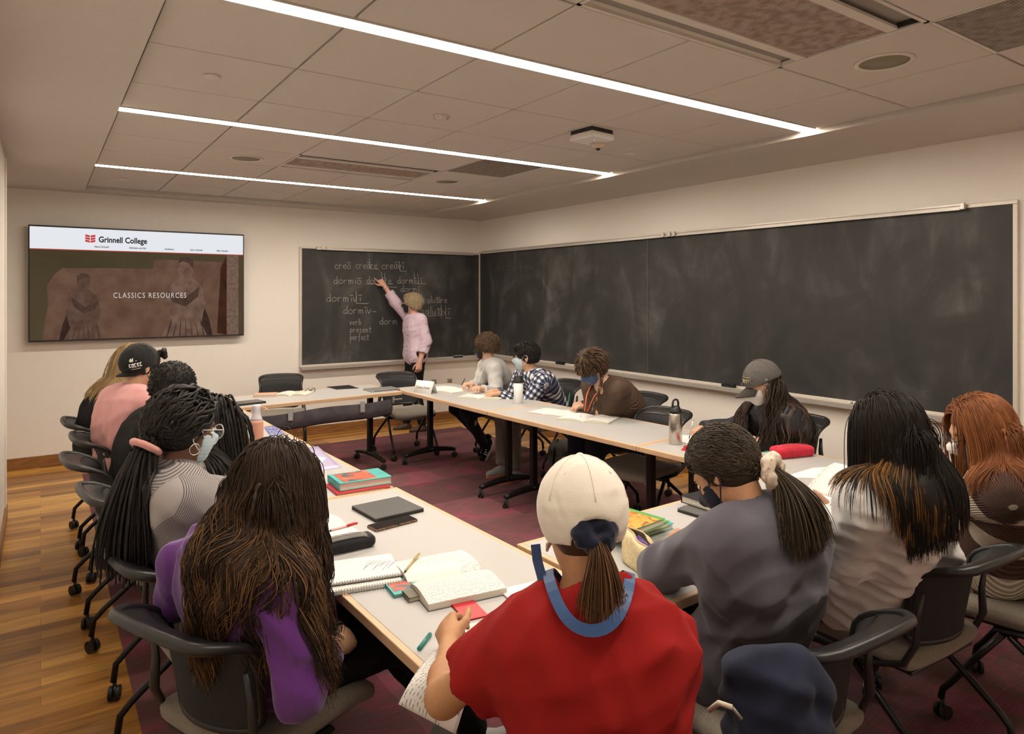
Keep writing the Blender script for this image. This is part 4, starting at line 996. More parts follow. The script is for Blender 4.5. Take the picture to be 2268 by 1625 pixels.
def scalp_roots(n, R, H, s, front=0.58, low=-.55, t=0.006):
    out = []
    while len(out) < n:
        v = RNG.randn(3); v /= np.linalg.norm(v)
        if v[2] < low + 0.25 * max(v[1], 0): continue
        if v[1] > front and v[2] < 0.62: continue
        if v[1] > front - .25 and v[2] < 0.2: continue
        out.append(v)
    v = np.array(out); loc = v * (np.array([.0755, .095, .087]) + t) * s + np.array([0, -.015, .036]) * s
    return v, H + loc @ R
def flow_hair(q, n, length, m, rad=0.0011, part=0.0, steps=26, g0=0.35, layer=0.016, clump=60, cl=0.6, wave=0.0, wfreq=16, coll=None, low=-.5, bias=(0, 0, 0), frizz=0.002, name='hair', core=True, nside=3, bead=None, lenvar=0.12, seed=3, spread=0.0, front=0.58, capt=0.003, strandrnd=None, taper=.35, topgap=0, exclude=None, corer=0.007, backpull=0.0, gather=None, drape=True):
    global RNG
    RNG = np.random.RandomState(seed)
    R, H, s = q.R, q.H, q.s
    v, r0 = scalp_roots(n, R, H, s, front, low)
    if exclude is not None: k_ = ~exclude(v); v = v[k_]; r0 = r0[k_]; n = len(v)
    hz = (v[:, 2] - low) / (1 - low) - .25 * np.clip(v[:, 1], 0, 1) * 0; lay = layer * np.clip(hz ** 1.6 * .85 + RNG.rand(n) * .15, 0, 1)
    head = [('u', el(H + R[1] * -.015 * s + R[2] * .036 * s, np.array([.0765, .096, .088]) * s, R), 0), ('u', el(H + R[1] * .028 * s - R[2] * .022 * s, np.array([.066, .070, .085]) * s, R), 0.02), ('u', rc(q.nb, H - R[2] * .05, .058 * s), 0.03)]
    hull = [('u', rc(H - R[1] * .015 * s - R[2] * .01 * s, q.nb - q.fy * .03 * s - UP * .03, .078 * s, .105 * s), 0.04)]
    col = head + hull + (coll if coll is not None else [x for x in q.shirt_ops])
    # initial direction: away from the parting, along the scalp
    def walk(v, r0, lay):
        n = len(v); global RNG
        nl = v / np.array([.0765, .096, .088]); nl /= np.linalg.norm(nl, axis=1, keepdims=True); nw = nl @ R
        sd_ = np.sign(v[:, 0] - part) * np.clip(np.abs(v[:, 0] - part) * 6, 0.25, 1)
        d0 = (sd_[:, None] * R[0] * 0.8 - R[1] * (0.35 + backpull)) + RNG.randn(n, 3) * 0.08 - R[2] * .3
        d = d0 - nw * (d0 * nw).sum(1, keepdims=True); d /= np.linalg.norm(d, axis=1, keepdims=True)
        st = length * (1 + lenvar * (RNG.rand(n) - .6)) / steps; p = r0.copy(); S = [p.copy()]
        grav = -UP + np.array(bias, float)
        for i in range(steps - 1):
            f = min(1.0, g0 + i * 0.05); d = d + grav * f + RNG.randn(n, 3) * 0.02
            d /= np.linalg.norm(d, axis=1, keepdims=True); p = p + d * st[:, None]
            lim = lay + 0.004 + 0.004 * min(i / 8, 1)
            if gather is not None and i > 6:
                gx, gt, gs = gather; bk = ((p - q.nb) @ q.fy) < .02; dv_ = (p - q.nb) @ gx - gt; p = p - gx * (dv_ * gs * bk)[:, None]
            for _ in range(2):
                D = sd_points(col, p); msk = D < lim
                if not msk.any(): break
                pm = p[msk]; G_ = np.stack([sd_points(col, pm + np.eye(3)[j] * .004) - D[msk] for j in range(3)], 1); G_ /= np.linalg.norm(G_, axis=1, keepdims=True) + 1e-9
                p[msk] = pm + G_ * (lim[msk] - D[msk])[:, None]
            nd = p - S[-1]; nd /= np.linalg.norm(nd, axis=1, keepdims=True) + 1e-9; p = S[-1] + nd * st[:, None]; d = nd; S.append(p.copy())
        return np.stack(S, 1)
    S = walk(v, r0, lay)
    gi = RNG.choice(n, min(n, 150), replace=False); core_s = walk(v[gi], r0[gi], lay[gi] * 0)[:, ::2]
    # clumps
    ci = RNG.choice(n, min(clump, n), replace=False); dist = ((S[:, None, 0] - S[None, ci, 0]) ** 2).sum(-1) if n * len(ci) < 4e6 else None
    own = ci[np.argmin(dist, 1)]; tt = np.linspace(0, 1, steps); wgt = (np.clip(tt - 0.15, 0, 1) ** 1.0 * cl)[None, :, None] * (0.55 + 0.45 * RNG.rand(n, 1, 1))
    S = S * (1 - wgt) + (S[own] ) * wgt
    ph = RNG.rand(n) * 0.8 + (own * 2.39) % 6.28
    if wave:
        a = wave * np.clip(tt * 2.2 - .15, 0, 1)[None, :]; x = tt[None, :] * wfreq + ph[:, None]
        S = S + (R[0][None, None] * (np.sin(x) * a)[..., None] + R[1][None, None] * (np.cos(x * 0.9) * a)[..., None])
    S[:, 1:] += np.cumsum(RNG.randn(n, steps - 1, 3) * frizz * 0.25, axis=1) * tt[None, 1:, None]
    rnd = ((own * 0.618) % 1.0) * 0.55 + RNG.rand(n) * 0.45
    ex = None
    if core:
        O = cap_ops(q, capt)
        V, Q = sculpt(O, 0.007, folds(0.0015, 2, 3)); V = relax(V, Q, 2)
        sub_ = core_s
        O2 = []
        for A_s in sub_:
            kk = int(len(A_s) * 0.80)
            for a, b in zip(A_s[1:kk - 1], A_s[2:kk]): O2.append(('u', rc(a, b, corer * .8, corer * .8), 0.012))
        if not drape: O2 = O[:2]
        V2, Q2 = sculpt(O2, 0.008); V2 = relax(V2, Q2, 3, 0.5)
        ex = (np.concatenate([V, V2]), np.concatenate([Q, Q2 + len(V)]), 0.12, np.concatenate([np.zeros(len(V)), np.full(len(V2), .3)]))
    rads = rad * (0.7 + 0.6 * RNG.rand(n))
    return strands_mesh(name, S, rads, m, q.root, rnd, nside=nside, extra=ex, bead=bead, taper=taper)
def pony_hair(q, tie, tail_dir, n, length, m, rad=0.0011, seed=4, spread=0.03, capt=0.003, low=-.6, core=True, bunch=0.014, steps=22, fall=0.5, front=.62, puff=0.0, cap_face=1.0, exclude=None, nside=3, bead=None):
    global RNG
    RNG = np.random.RandomState(seed); R, H, s = q.R, q.H, q.s; g = lambda x, y, z: H + (R[0] * x + R[1] * y + R[2] * z) * s
    tie = g(*tie); v, r0 = scalp_roots(n, R, H, s, front, low, 0.006)
    if exclude is not None: k_ = ~exclude(v); v = v[k_]; r0 = r0[k_]; n = len(v)
    if not bead: k_ = (v[:, 1] > .22) | (v[:, 2] < -.22) | (RNG.rand(n) < .12); v = v[k_]; r0 = r0[k_]; n = len(v)
    k1 = 14; ce = g(0, -.015, .036); A = []
    sc_ = np.array([.0755, .095, .087]) * s; dn = np.linalg.norm(r0 - tie, axis=1, keepdims=True); dn = dn / dn.max()
    for i in range(k1):
        t = i / (k1 - 1); p = r0 * (1 - t) + (tie + RNG.randn(n, 3) * bunch * .4) * t
        l = (p - ce) @ R.T / sc_; nr = np.linalg.norm(l, axis=1, keepdims=True); tgt = 1 + (0.004 + .012 * dn + .0015 * RNG.rand(n, 1) + .012 * t + puff * math.sin(t * 3.1)) / s / 0.09
        l = np.where(nr < tgt, l / nr * tgt, l); A.append(ce + (l * sc_) @ R)
    S = np.stack(A, 1)
    td = nv(tail_dir); p = S[:, -1]; ofs = RNG.randn(n, 3); ofs /= np.linalg.norm(ofs, axis=1, keepdims=True); ofs *= RNG.rand(n, 1) ** .5
    d = np.tile(td, (n, 1)); B = []; st = length * (1 - .22 * RNG.rand(n) ** 2) / steps; col = [('u', rc(q.nb, H - R[2] * .05, .058 * s), 0.03), ('u', el(H + R[1] * -.015 * s + R[2] * .036 * s, np.array([.0765, .096, .088]) * s, R), 0)] + q.shirt_ops
    c0 = tie + ofs * bunch; p = c0.copy()
    for i in range(steps):
        B.append(p.copy()); t = i / steps
        d = d - UP * 0.14 * fall * 2 + ofs * (0.10 * (spread / .03) * (1 - t) - 0.05 * t); d /= np.linalg.norm(d, axis=1, keepdims=True); p = p + d * st[:, None]
        D = sd_points(col, p); lim = 0.006 + 0.01 * RNG.rand(n); msk = D < lim
        if msk.any():
            pm = p[msk]; G_ = np.stack([sd_points(col, pm + np.eye(3)[j] * .004) - D[msk] for j in range(3)], 1); G_ /= np.linalg.norm(G_, axis=1, keepdims=True) + 1e-9; p[msk] = pm + G_ * (lim[msk] - D[msk])[:, None]
    Bt = np.stack(B, 1); ex = None
    rnd = RNG.rand(n)
    if core:
        V, Q = sculpt(cap_ops(q, capt, -.085, cap_face), 0.007); V = relax(V, Q, 2); O2 = []
        for gi in np.argsort((ofs ** 2).sum(1))[:30]:
            kk = int(steps * .85)
            for a, b in zip(Bt[gi, :kk - 1:2], Bt[gi, 2:kk:2]): O2.append(('u', rc(a, b, .006, .006), .010))
        V2, Q2 = sculpt(O2, .007); V2 = relax(V2, Q2, 2); ex = (np.concatenate([V, V2]), np.concatenate([Q, Q2 + len(V)]), 0.1, np.concatenate([np.zeros(len(V)), np.full(len(V2), .6)]))
    S_all = np.concatenate([S, Bt[:, 1:]], 1)
    return strands_mesh('hair', S_all, rad * (.7 + .6 * RNG.rand(n)), m, q.root, rnd, extra=ex, nside=nside, bead=bead), tie
def short_hair(q, m, t=0.02, amp=0.006, freq=2.2, curly=True, vox=0.006, low=-.05, extra=(), strands=0, slen=0.03, srad=.0012, curl=0.0, seed=2, face=1.0, lift=.10):
    global RNG
    RNG = np.random.RandomState(seed); O = cap_ops(q, t, low, face)[:2] + list(extra) + cap_ops(q, t, low, face)[2:]
    V, Q = sculpt(O, vox, folds(amp, freq, seed)); V = relax(V, Q, 1, .3)
    if strands:
        n = strands; idx = RNG.choice(len(V), n); c = q.H + q.R[2] * .03; nr = V[idx] - c; nr /= np.linalg.norm(nr, axis=1, keepdims=True); k = 7; S = []
        p = V[idx] - nr * .004; d = nr * (.7 if curl else .25) + (np.array([RNG.randn(n), RNG.randn(n), RNG.randn(n) - .3]).T) * (.6 if curl else .15) + (0 if curl else -1) * (q.R[1] * .1 + q.R[2] * .6 * (1 if not curl else 0))
        ph = RNG.rand(n) * 6.28; u1 = np.cross(nr, UP + .01); u1 /= np.linalg.norm(u1, axis=1, keepdims=True) + 1e-9; u2 = np.cross(nr, u1)
        if not curl:
            sx_ = np.sign((V[idx] - q.H) @ q.R[0]); fl = -q.R[2] * .8 + q.R[0] * (sx_ * .45)[:, None] + q.R[1] * (.45 * (((V[idx] - q.H) @ q.R[1]) > .02) - .15)[:, None]; d = fl - nr * (fl * nr).sum(1, keepdims=True); d /= np.linalg.norm(d, axis=1, keepdims=True) + 1e-6; d = d + nr * lift + RNG.randn(n, 3) * .12
        d /= np.linalg.norm(d, axis=1, keepdims=True)
        for i in range(k):
            off = (u1 * np.cos(ph + i * 1.3)[:, None] + u2 * np.sin(ph + i * 1.3)[:, None]) * curl; S.append(p + off); p = p + d * slen / k
        return strands_mesh('hair', np.stack(S, 1), np.full(n, srad), m, q.root, RNG.rand(n), extra=(V, Q, RNG.rand(len(V)) * .15, 0.0))
    pl = np.array([q.root.location[0], q.root.location[1], 0]); o = mesh_np('hair', V - pl, Q, m, q.root); attr(o, 'rnd', RNG.rand(len(V))); attr(o, 'along', np.zeros(len(V))); return o
# ---------------- worn things
def face_mask(q, m, strap=None, shape='flat', z0=0.0, name='face_mask'):
    R, H, s = q.R, q.H, q.s; g = lambda x, y, z: H + (R[0] * x + R[1] * y + R[2] * z) * s
    O = [('u', el(g(0, .036, -.030), np.array([.067, .073, .078]) * s, R), 0), ('u', rc(g(0, .03, -.055), g(0, .062, -.084), .050 * s, .032 * s), .02), ('u', rc(g(0, .088, -.006), g(0, .113, -.028), .017 * s, .019 * s), 0.03)]
    if shape == 'cone': O += [('u', rc(g(0, .08, -.04), g(0, .125, -.045), .035 * s, .022 * s), 0.03)]
    O += [('cut', (g(0, .030, -.03), -R[1], .3), 0), ('cut', (g(0, .095, -.004 + z0), nv(R[2] + R[1] * .25), .3), 0), ('cut', (g(0, .03, -.118), nv(-R[2] + R[1] * .1), .3), 0)]
    fo = (lambda p_: 0.0012 * np.sin((p_ @ R[2]) * 420)) if shape == 'flat' else None
    V, Q = sculpt(O, .0055, fo); V = relax(V, Q, 1, .4)
    pl = np.array([q.root.location[0], q.root.location[1], 0]); o = mesh_np(name, V - pl, Q, m, q.root)
    for k in (-1, 1):
        mb = MB(); mb.tube([Vector(q.g(k * .070, .032, -.02)), Vector(q.g(k * .082, .010, .012)), Vector(q.g(k * .088, -.012, .022)), Vector(q.g(k * .088, -.024, .0)), Vector(q.g(k * .084, -.016, -.03)), Vector(q.g(k * .074, .028, -.075))], .0022 * s, 6)
        mb.build('ear_loop', strap or m, o)
    return o
def glasses(q, m, r=.026, th=.0018):
    g = lambda *a: Vector(q.g(*a)); mb = MB()
    for k in (-1, 1):
        mb.tube([g(k * .033 + r * 1.05 * math.cos(a), .112 - .004 * abs(math.cos(a)), .0 + r * .85 * math.sin(a)) for a in [i * math.pi / 9 for i in range(19)]], th, 6, cap=False)
        mb.tube([g(k * .060, .108, .008), g(k * .078, .07, .010), g(k * .084, .0, .008), g(k * .084, -.02, -.004)], th, 6)
    mb.tube([g(-.008, .114, .004), g(0, .118, .008), g(.008, .114, .004)], th, 6)
    fr = mb.build('glasses', m, q.root)
    l = MB()
    for k in (-1, 1):
        vs = [l.bm.verts.new(g(k * .033 + r * math.cos(a), .111, r * .82 * math.sin(a))) for a in [i * math.pi / 9 for i in range(18)]]; l.bm.faces.new(vs)
    l.build('lenses', M_lens, fr)
def glass_mat(name, col=(1, 1, 1), a=0.12):
    m = bpy.data.materials.new(name); m.use_nodes = True; nt = m.node_tree; nt.nodes.clear(); t = nt.nodes.new('ShaderNodeBsdfTransparent'); g = nt.nodes.new('ShaderNodeBsdfGlossy'); g.inputs['Roughness'].default_value = .05
    x = nt.nodes.new('ShaderNodeMixShader'); x.inputs[0].default_value = a; o = nt.nodes.new('ShaderNodeOutputMaterial'); t.inputs[0].default_value = (*col, 1)
    nt.links.new(t.outputs[0], x.inputs[1]); nt.links.new(g.outputs[0], x.inputs[2]); nt.links.new(x.outputs[0], o.inputs[0]); return m
M_lens = glass_mat('lens_glass')
def cap(q, m, brim_m, flip=1, tilt=0.0, t=0.016, z=0.02, opening=False, crown=1.0, btn=True, brim_len=.075, bend=1.0, droop=.020):
    """baseball cap; flip=1 brim forward, -1 backwards"""
    R, H, s = q.R, q.H, q.s; a = math.radians(tilt); Rc = np.array([R[0], (R[1] * math.cos(a) - R[2] * math.sin(a)), (R[2] * math.cos(a) + R[1] * math.sin(a))])
    Hc = H + R[2] * 0.0; g = lambda x, y, z_: Hc + (Rc[0] * x + Rc[1] * y + Rc[2] * z_) * s; F = flip
    O = [('u', el(g(0, -.014, .036), np.array([.0755 + t, .095 + t, (.084 + t) * crown]) * s, Rc), 0), ('u', el(g(0, F * .035, .055), np.array([.064, .05, .05 * crown]) * s, Rc), .03), ('cut', (g(0, 0, z), -Rc[2], .3), 0)]
    if opening: O += [('s', rc(g(0, -F * .03, z + .008), g(0, -F * .2, z + .008), .042 * s, .052 * s), .004)]
    V, Q = sculpt(O, .0045, folds(.0022, 1.6, 8)); V = relax(V, Q, 1, .4); pl = np.array([q.root.location[0], q.root.location[1], 0])
    o = mesh_np('cap', V - pl, Q, m, q.root)
    gl = lambda *v: Vector(g(*v) - pl)
    b = MB()
    def fn(i, j):
        x = -1 + 2 * i; w_ = .074 * math.sin(math.acos(max(-1, min(1, x * .0)))) if 0 else .072
        y = (.078 + .012) * math.sqrt(max(0, 1 - (x * .80) ** 2)) + brim_len * j * (math.cos(x * 1.35) ** .8) * 1.0
        return gl(x * w_ * (1 - .04 * j), F * y, z + .006 - .022 * bend * x * x - droop * j)
    b.grid(fn, 21, 8); b.build('brim', brim_m, o, solid=.005)
    sm = MB()
    ra, rb, rcn = (.0755 + t), (.095 + t), (.084 + t) * crown
    for ph in (0, 60, 120):
        pts = []
        for k in range(15):
            th = math.radians(12 + k * 11.14); x = math.cos(th) * math.sin(math.radians(ph)); y = math.cos(th) * math.cos(math.radians(ph)); zz = math.sin(th)
            p_ = (x * ra * 1.014, -.014 + y * rb * 1.014, .036 + zz * rcn * 1.014)
            if opening and -F * p_[1] > 0.05 and abs(p_[0]) < .05 and p_[2] < z + .05: continue
            pts.append(gl(*p_))
        if len(pts) > 3: sm.tube(pts, .0011, 5)
    sm.build('seams', m, o)
    if btn: MB().sph(gl(0, -.014, .036 + rcn), .0085, (1, 1, .6)).build('button', m, o)
    for sx_ in (-1, 1):
        for yy in (-.062, .035):
            xx = .05; zz = .036 + rcn * math.sqrt(max(0, 1 - (xx / ra) ** 2 - ((yy) / rb) ** 2)); p0 = gl(sx_ * xx, yy - .014, zz); nrm = Vector(nv(Rc[0] * sx_ * xx / ra ** 2 + Rc[1] * yy / rb ** 2 + Rc[2] * (zz - .036) / rcn ** 2))
            MB().cyl(p0 - nrm * .001, p0 + nrm * .0012, .0035, n=12).build('eyelet', m, o)
    q.gcap = gl; q.capo = o; q.capdim = (ra, rb, rcn, Rc)
    return o
def hood_ops(q, drop=.05, r=.05, w_=.09):
    nb, fy = q.nb, q.fy; px = np.array([fy[1], -fy[0], 0])
    b = nb - fy * .085 - UP * drop * .4
    return [('u', rc(b - px * w_, b + px * w_, r, r), .03), ('u', rc(b - fy * .01 - UP * drop, b - fy * .02 - UP * (drop + .07), r * 1.1, r * .7), .04), ('u', rc(b - px * w_, nb + fy * .05 - px * .06 - UP * .01, r * .8, .026), .03), ('u', rc(b + px * w_, nb + fy * .05 + px * .06 - UP * .01, r * .8, .026), .03)]
def cloth(name, c, var=0.12, rough=0.9, sheen=0.15, b=0.35, sc=240, scale=9):
    return noisy(name, tuple(x * (1 - var) for x in c), tuple(min(1, x * (1 + var)) for x in c), scale, rough, 4, b, 0.0015, bscale=sc, sheen=sheen)
def band_mat(name, c1, c2, period, duty=0.5, axis=0, ribs=0, rib_axis=1, base_noise=None, off=0.0):
    m = mat(name, c1, .9); a = N(m, 'ShaderNodeAttribute'); a.attribute_name = 'pat'; sp = N(m, 'ShaderNodeSeparateXYZ'); L(m, a, 'Vector', sp, 0)
    ad = N(m, 'ShaderNodeMath', operation='ADD'); L(m, sp, axis, ad, 0); ad.inputs[1].default_value = off + 10 * period
    mm = N(m, 'ShaderNodeMath', operation='MODULO'); L(m, ad, 0, mm, 0); mm.inputs[1].default_value = period; gt = N(m, 'ShaderNodeMath', operation='GREATER_THAN'); L(m, mm, 0, gt, 0); gt.inputs[1].default_value = period * duty
    mx = N(m, 'ShaderNodeMix', data_type='RGBA'); mx.inputs[6].default_value = (*c1, 1); mx.inputs[7].default_value = (*c2, 1); L(m, gt, 0, mx, 0); L(m, mx, 2, P_(m), 'Base Color')
    if ribs:
        s_ = N(m, 'ShaderNodeMath', operation='MULTIPLY'); L(m, sp, rib_axis, s_, 0); s_.inputs[1].default_value = ribs; sn = N(m, 'ShaderNodeMath', operation='SINE'); L(m, s_, 0, sn, 0); bump(m, sn, 0, .9, .003)
        r = ramp(m, [(0.0, (0.55, 0.55, 0.55)), (0.6, (1, 1, 1))]); ab = N(m, 'ShaderNodeMath', operation='MULTIPLY_ADD'); L(m, sn, 0, ab, 0); ab.inputs[1].default_value = .5; ab.inputs[2].default_value = .5; L(m, ab, 0, r, 'Fac')
        x2 = N(m, 'ShaderNodeMix', data_type='RGBA', blend_type='MULTIPLY'); x2.inputs[0].default_value = .6; L(m, mx, 2, x2, 6); L(m, r, 'Color', x2, 7); L(m, x2, 2, P_(m), 'Base Color')
    return m
def plaid_mat():
    m = mat('plaid_flannel', (.5, .5, .5), .9); a = N(m, 'ShaderNodeAttribute'); a.attribute_name = 'pat'; sp = N(m, 'ShaderNodeSeparateXYZ'); L(m, a, 'Vector', sp, 0); o = []
    for ax in (0, 1):
        ad = N(m, 'ShaderNodeMath', operation='ADD'); L(m, sp, ax, ad, 0); ad.inputs[1].default_value = 2.0
        mm = N(m, 'ShaderNodeMath', operation='MODULO'); L(m, ad, 0, mm, 0); mm.inputs[1].default_value = .052; g = N(m, 'ShaderNodeMath', operation='GREATER_THAN'); L(m, mm, 0, g, 0); g.inputs[1].default_value = .026; o.append(g)
    s_ = N(m, 'ShaderNodeMath', operation='ADD'); L(m, o[0], 0, s_, 0); L(m, o[1], 0, s_, 1); h = N(m, 'ShaderNodeMath', operation='MULTIPLY'); L(m, s_, 0, h, 0); h.inputs[1].default_value = .5
    r = ramp(m, [(0.0, (.74, .73, .70)), (.4, (.10, .12, .20)), (.8, (.010, .014, .035))], 'CONSTANT'); L(m, h, 0, r, 'Fac'); L(m, r, 'Color', P_(m), 'Base Color'); return m
BLK = ((.011, .009, .008), (.028, .022, .019), (.03, .02, .015), .1, .3); DBR = ((.014, .0085, .006), (.035, .019, .011), (.13, .06, .026), .45, .2)
M_denim = cloth('dark_denim', (.011, .015, .025), .3, sheen=.05); M_blackc = cloth('black_cloth', (.0065, .006, .006), .2, sheen=0); M_charp = cloth('grey_trousers', (.17, .14, .125), .12)
M_maskbk = cloth('black_mask', (.011, .011, .013), .2); M_masknv = cloth('navy_mask', (.010, .015, .035), .2); M_maskbl = cloth('blue_grey_mask', (.055, .095, .19), .12); M_maskwh = cloth('white_respirator', (.76, .74, .71), .03, b=.1); M_masklt = cloth('pale_blue_mask', (.52, .65, .72), .05, b=.1)
M_gl_dark = mat('dark_glasses_frame', (.015, .012, .012), .3); M_gl_clear = mat('clear_glasses_frame', (.62, .60, .60), .15)
Z3 = lambda v, z: np.array([v[0], v[1], z])
# ---- student in red shirt and white cap
def red():
    hc = ((.06, .027, .014), (.13, .060, .026), (.26, .125, .05), .4, .3)
    p = dict(head=at(1288, 1160, 1.46), hyaw=26, hpitch=24, pel=(0.93, 1.03, .56), yaw=38, syaw=40, skin=(.52, .27, .135), hairc=hc, sw=.132, bulge=.05, s=.96, fat=.96, drop=.036,
             eL=at(982, 1546, 1.47), wL=at(996, 1424, 1.70), hdL=hd(22) * 1 + UP * .12, hnL=hd(110) * .75 - UP * .65, curlL=58, hsL=1, wR=atz(1400, 1345, .78), hdR=hd(0), hnR=-UP, curlR=40,
             poleR=-UP * .7 + hd(120) * .8, pants=M_denim, shoe=None, vox=.0046, tuck=-.1)
    q = build_person('person in a red t-shirt and white baseball cap, seen from behind', p)
    M = cloth('red_cotton', (.31, .009, .008), .06, b=.25, sheen=0)
    shirt(q, M, .014, .62, 1.22, .014, .75, 4, .0055, 't_shirt', neckcut=.074)
    pony_hair(q, (0, -.112, -.052), -q.R[1] * .75 - UP * .7 + q.R[0] * .12, 2400, .155, hair_mat(hc), .0011, spread=.042, capt=.006, bunch=.018, fall=.9, low=-.75, exclude=lambda v: (v[:, 2] > -.12) & ~((v[:, 1] < -.6) & (np.abs(v[:, 0]) < .42) & (v[:, 2] < .28)))
    capm = cloth('cream_cotton', (.82, .77, .68), .04, b=.3); cap(q, capm, capm, 1, -13, .024, -.030, True, 1.05, brim_len=.065)
    g = lambda *a: Vector(q.g(*a))
    nvm = cloth('navy_velvet', (.006, .009, .028), .4, sheen=.25); tc = q.H + (q.R[1] * -.118 + q.R[2] * -.030) * q.s; O = []
    for k in range(16):
        a = k * 2 * math.pi / 16; c = tc + q.R[0] * .032 * math.cos(a) + q.R[2] * .020 * math.sin(a) + q.R[1] * .006; O.append(('u', el(c, np.array([.015, .014, .017]) * (1 + .22 * math.sin(k * 2.4))), .005))
    sdf_obj('scrunchie', O, nvm, q.root, .0045, folds(.006, 2.2, 3))
    cs = q.capo; mb = MB(); mb.tube([q.gcap(.062 * math.cos(a) * 1.0, -.014 - .098 * math.sin(a) * 1.08, -.010 - .004 * math.sin(a)) for a in [math.radians(50 + i * 8) for i in range(11)]], .004, 8, sy=3.0); mb.build('strap', capm, cs)
    # lanyard: ribbon round the collar hanging to the front
    S = q.nb; fy = q.fy; pxv = np.array([fy[1], -fy[0], 0]); pl = np.array([*q.root.location]); mb = MB()
    def rib(t):
        a = t * 2 * math.pi; x = .074 * math.sin(a); y = -math.cos(a); c = S + pxv * x + fy * (.074 * y if y < 0 else .11 * y) + UP * (-.030 if y < 0 else .0) * abs(y) + UP * .012 - UP * (.03 * max(0, y))
        return c
    n = 44; pts = []
    for i in range(n + 1):
        c = rib(i / n); D = sd_points(q.shirt_ops, c[None])[0]
        for _ in range(6):
            if D > .016 and D < .023: break
            G_ = np.array([sd_points(q.shirt_ops, (c + np.eye(3)[j] * .004)[None])[0] - D for j in range(3)]); c = c + nv(G_) * (.0195 - D) * .9; D = sd_points(q.shirt_ops, c[None])[0]
        pts.append(c)
    pts = np.array(pts)
    for _ in range(3): pts = (np.roll(pts[:-1], 1, 0) + np.roll(pts[:-1], -1, 0) + pts[:-1] * 2) / 4; pts = np.concatenate([pts, pts[:1]])
    row = []
    for i in range(n):
        c = pts[i]; D = sd_points(q.shirt_ops, c[None])[0]; G_ = nv(np.array([sd_points(q.shirt_ops, (c + np.eye(3)[j] * .004)[None])[0] - D for j in range(3)])); t_ = nv(pts[(i + 1) % n] - pts[i - 1]); w_ = nv(np.cross(G_, t_)) * .011
        row.append((c - w_ - pl, c + w_ - pl))
    rv = [(mb.bm.verts.new(a), mb.bm.verts.new(b)) for a, b in row]
    for i in range(n): f = mb.bm.faces.new((rv[i][0], rv[(i + 1) % n][0], rv[(i + 1) % n][1], rv[i][1])); f.smooth = False
    mb.build('lanyard', mat('blue_ribbon', (.03, .09, .24), .45), q.root, solid=.0018)
    lp = [at(1186, 1205, 1.42), at(1190, 1240, 1.41), at(1202, 1285, 1.39), at(1224, 1318, 1.37), at(1246, 1338, 1.35)]
    rw = []
    for i, c in enumerate(lp):
        t_ = nv(lp[min(i + 1, 4)] - lp[max(i - 1, 0)]); w_ = nv(np.cross(np.array([-CF[0], -CF[1], .1]), t_)) * .010; rw.append((c - w_ - pl, c + w_ - pl))
    mb = MB(); rv = [(mb.bm.verts.new(a), mb.bm.verts.new(b)) for a, b in rw]
    for i in range(4): mb.bm.faces.new((rv[i][0], rv[i + 1][0], rv[i + 1][1], rv[i][1]))
    mb.build('lanyard_loop', mat('blue_ribbon', (.02, .05, .16), .45), q.root, solid=.0018)
    return q
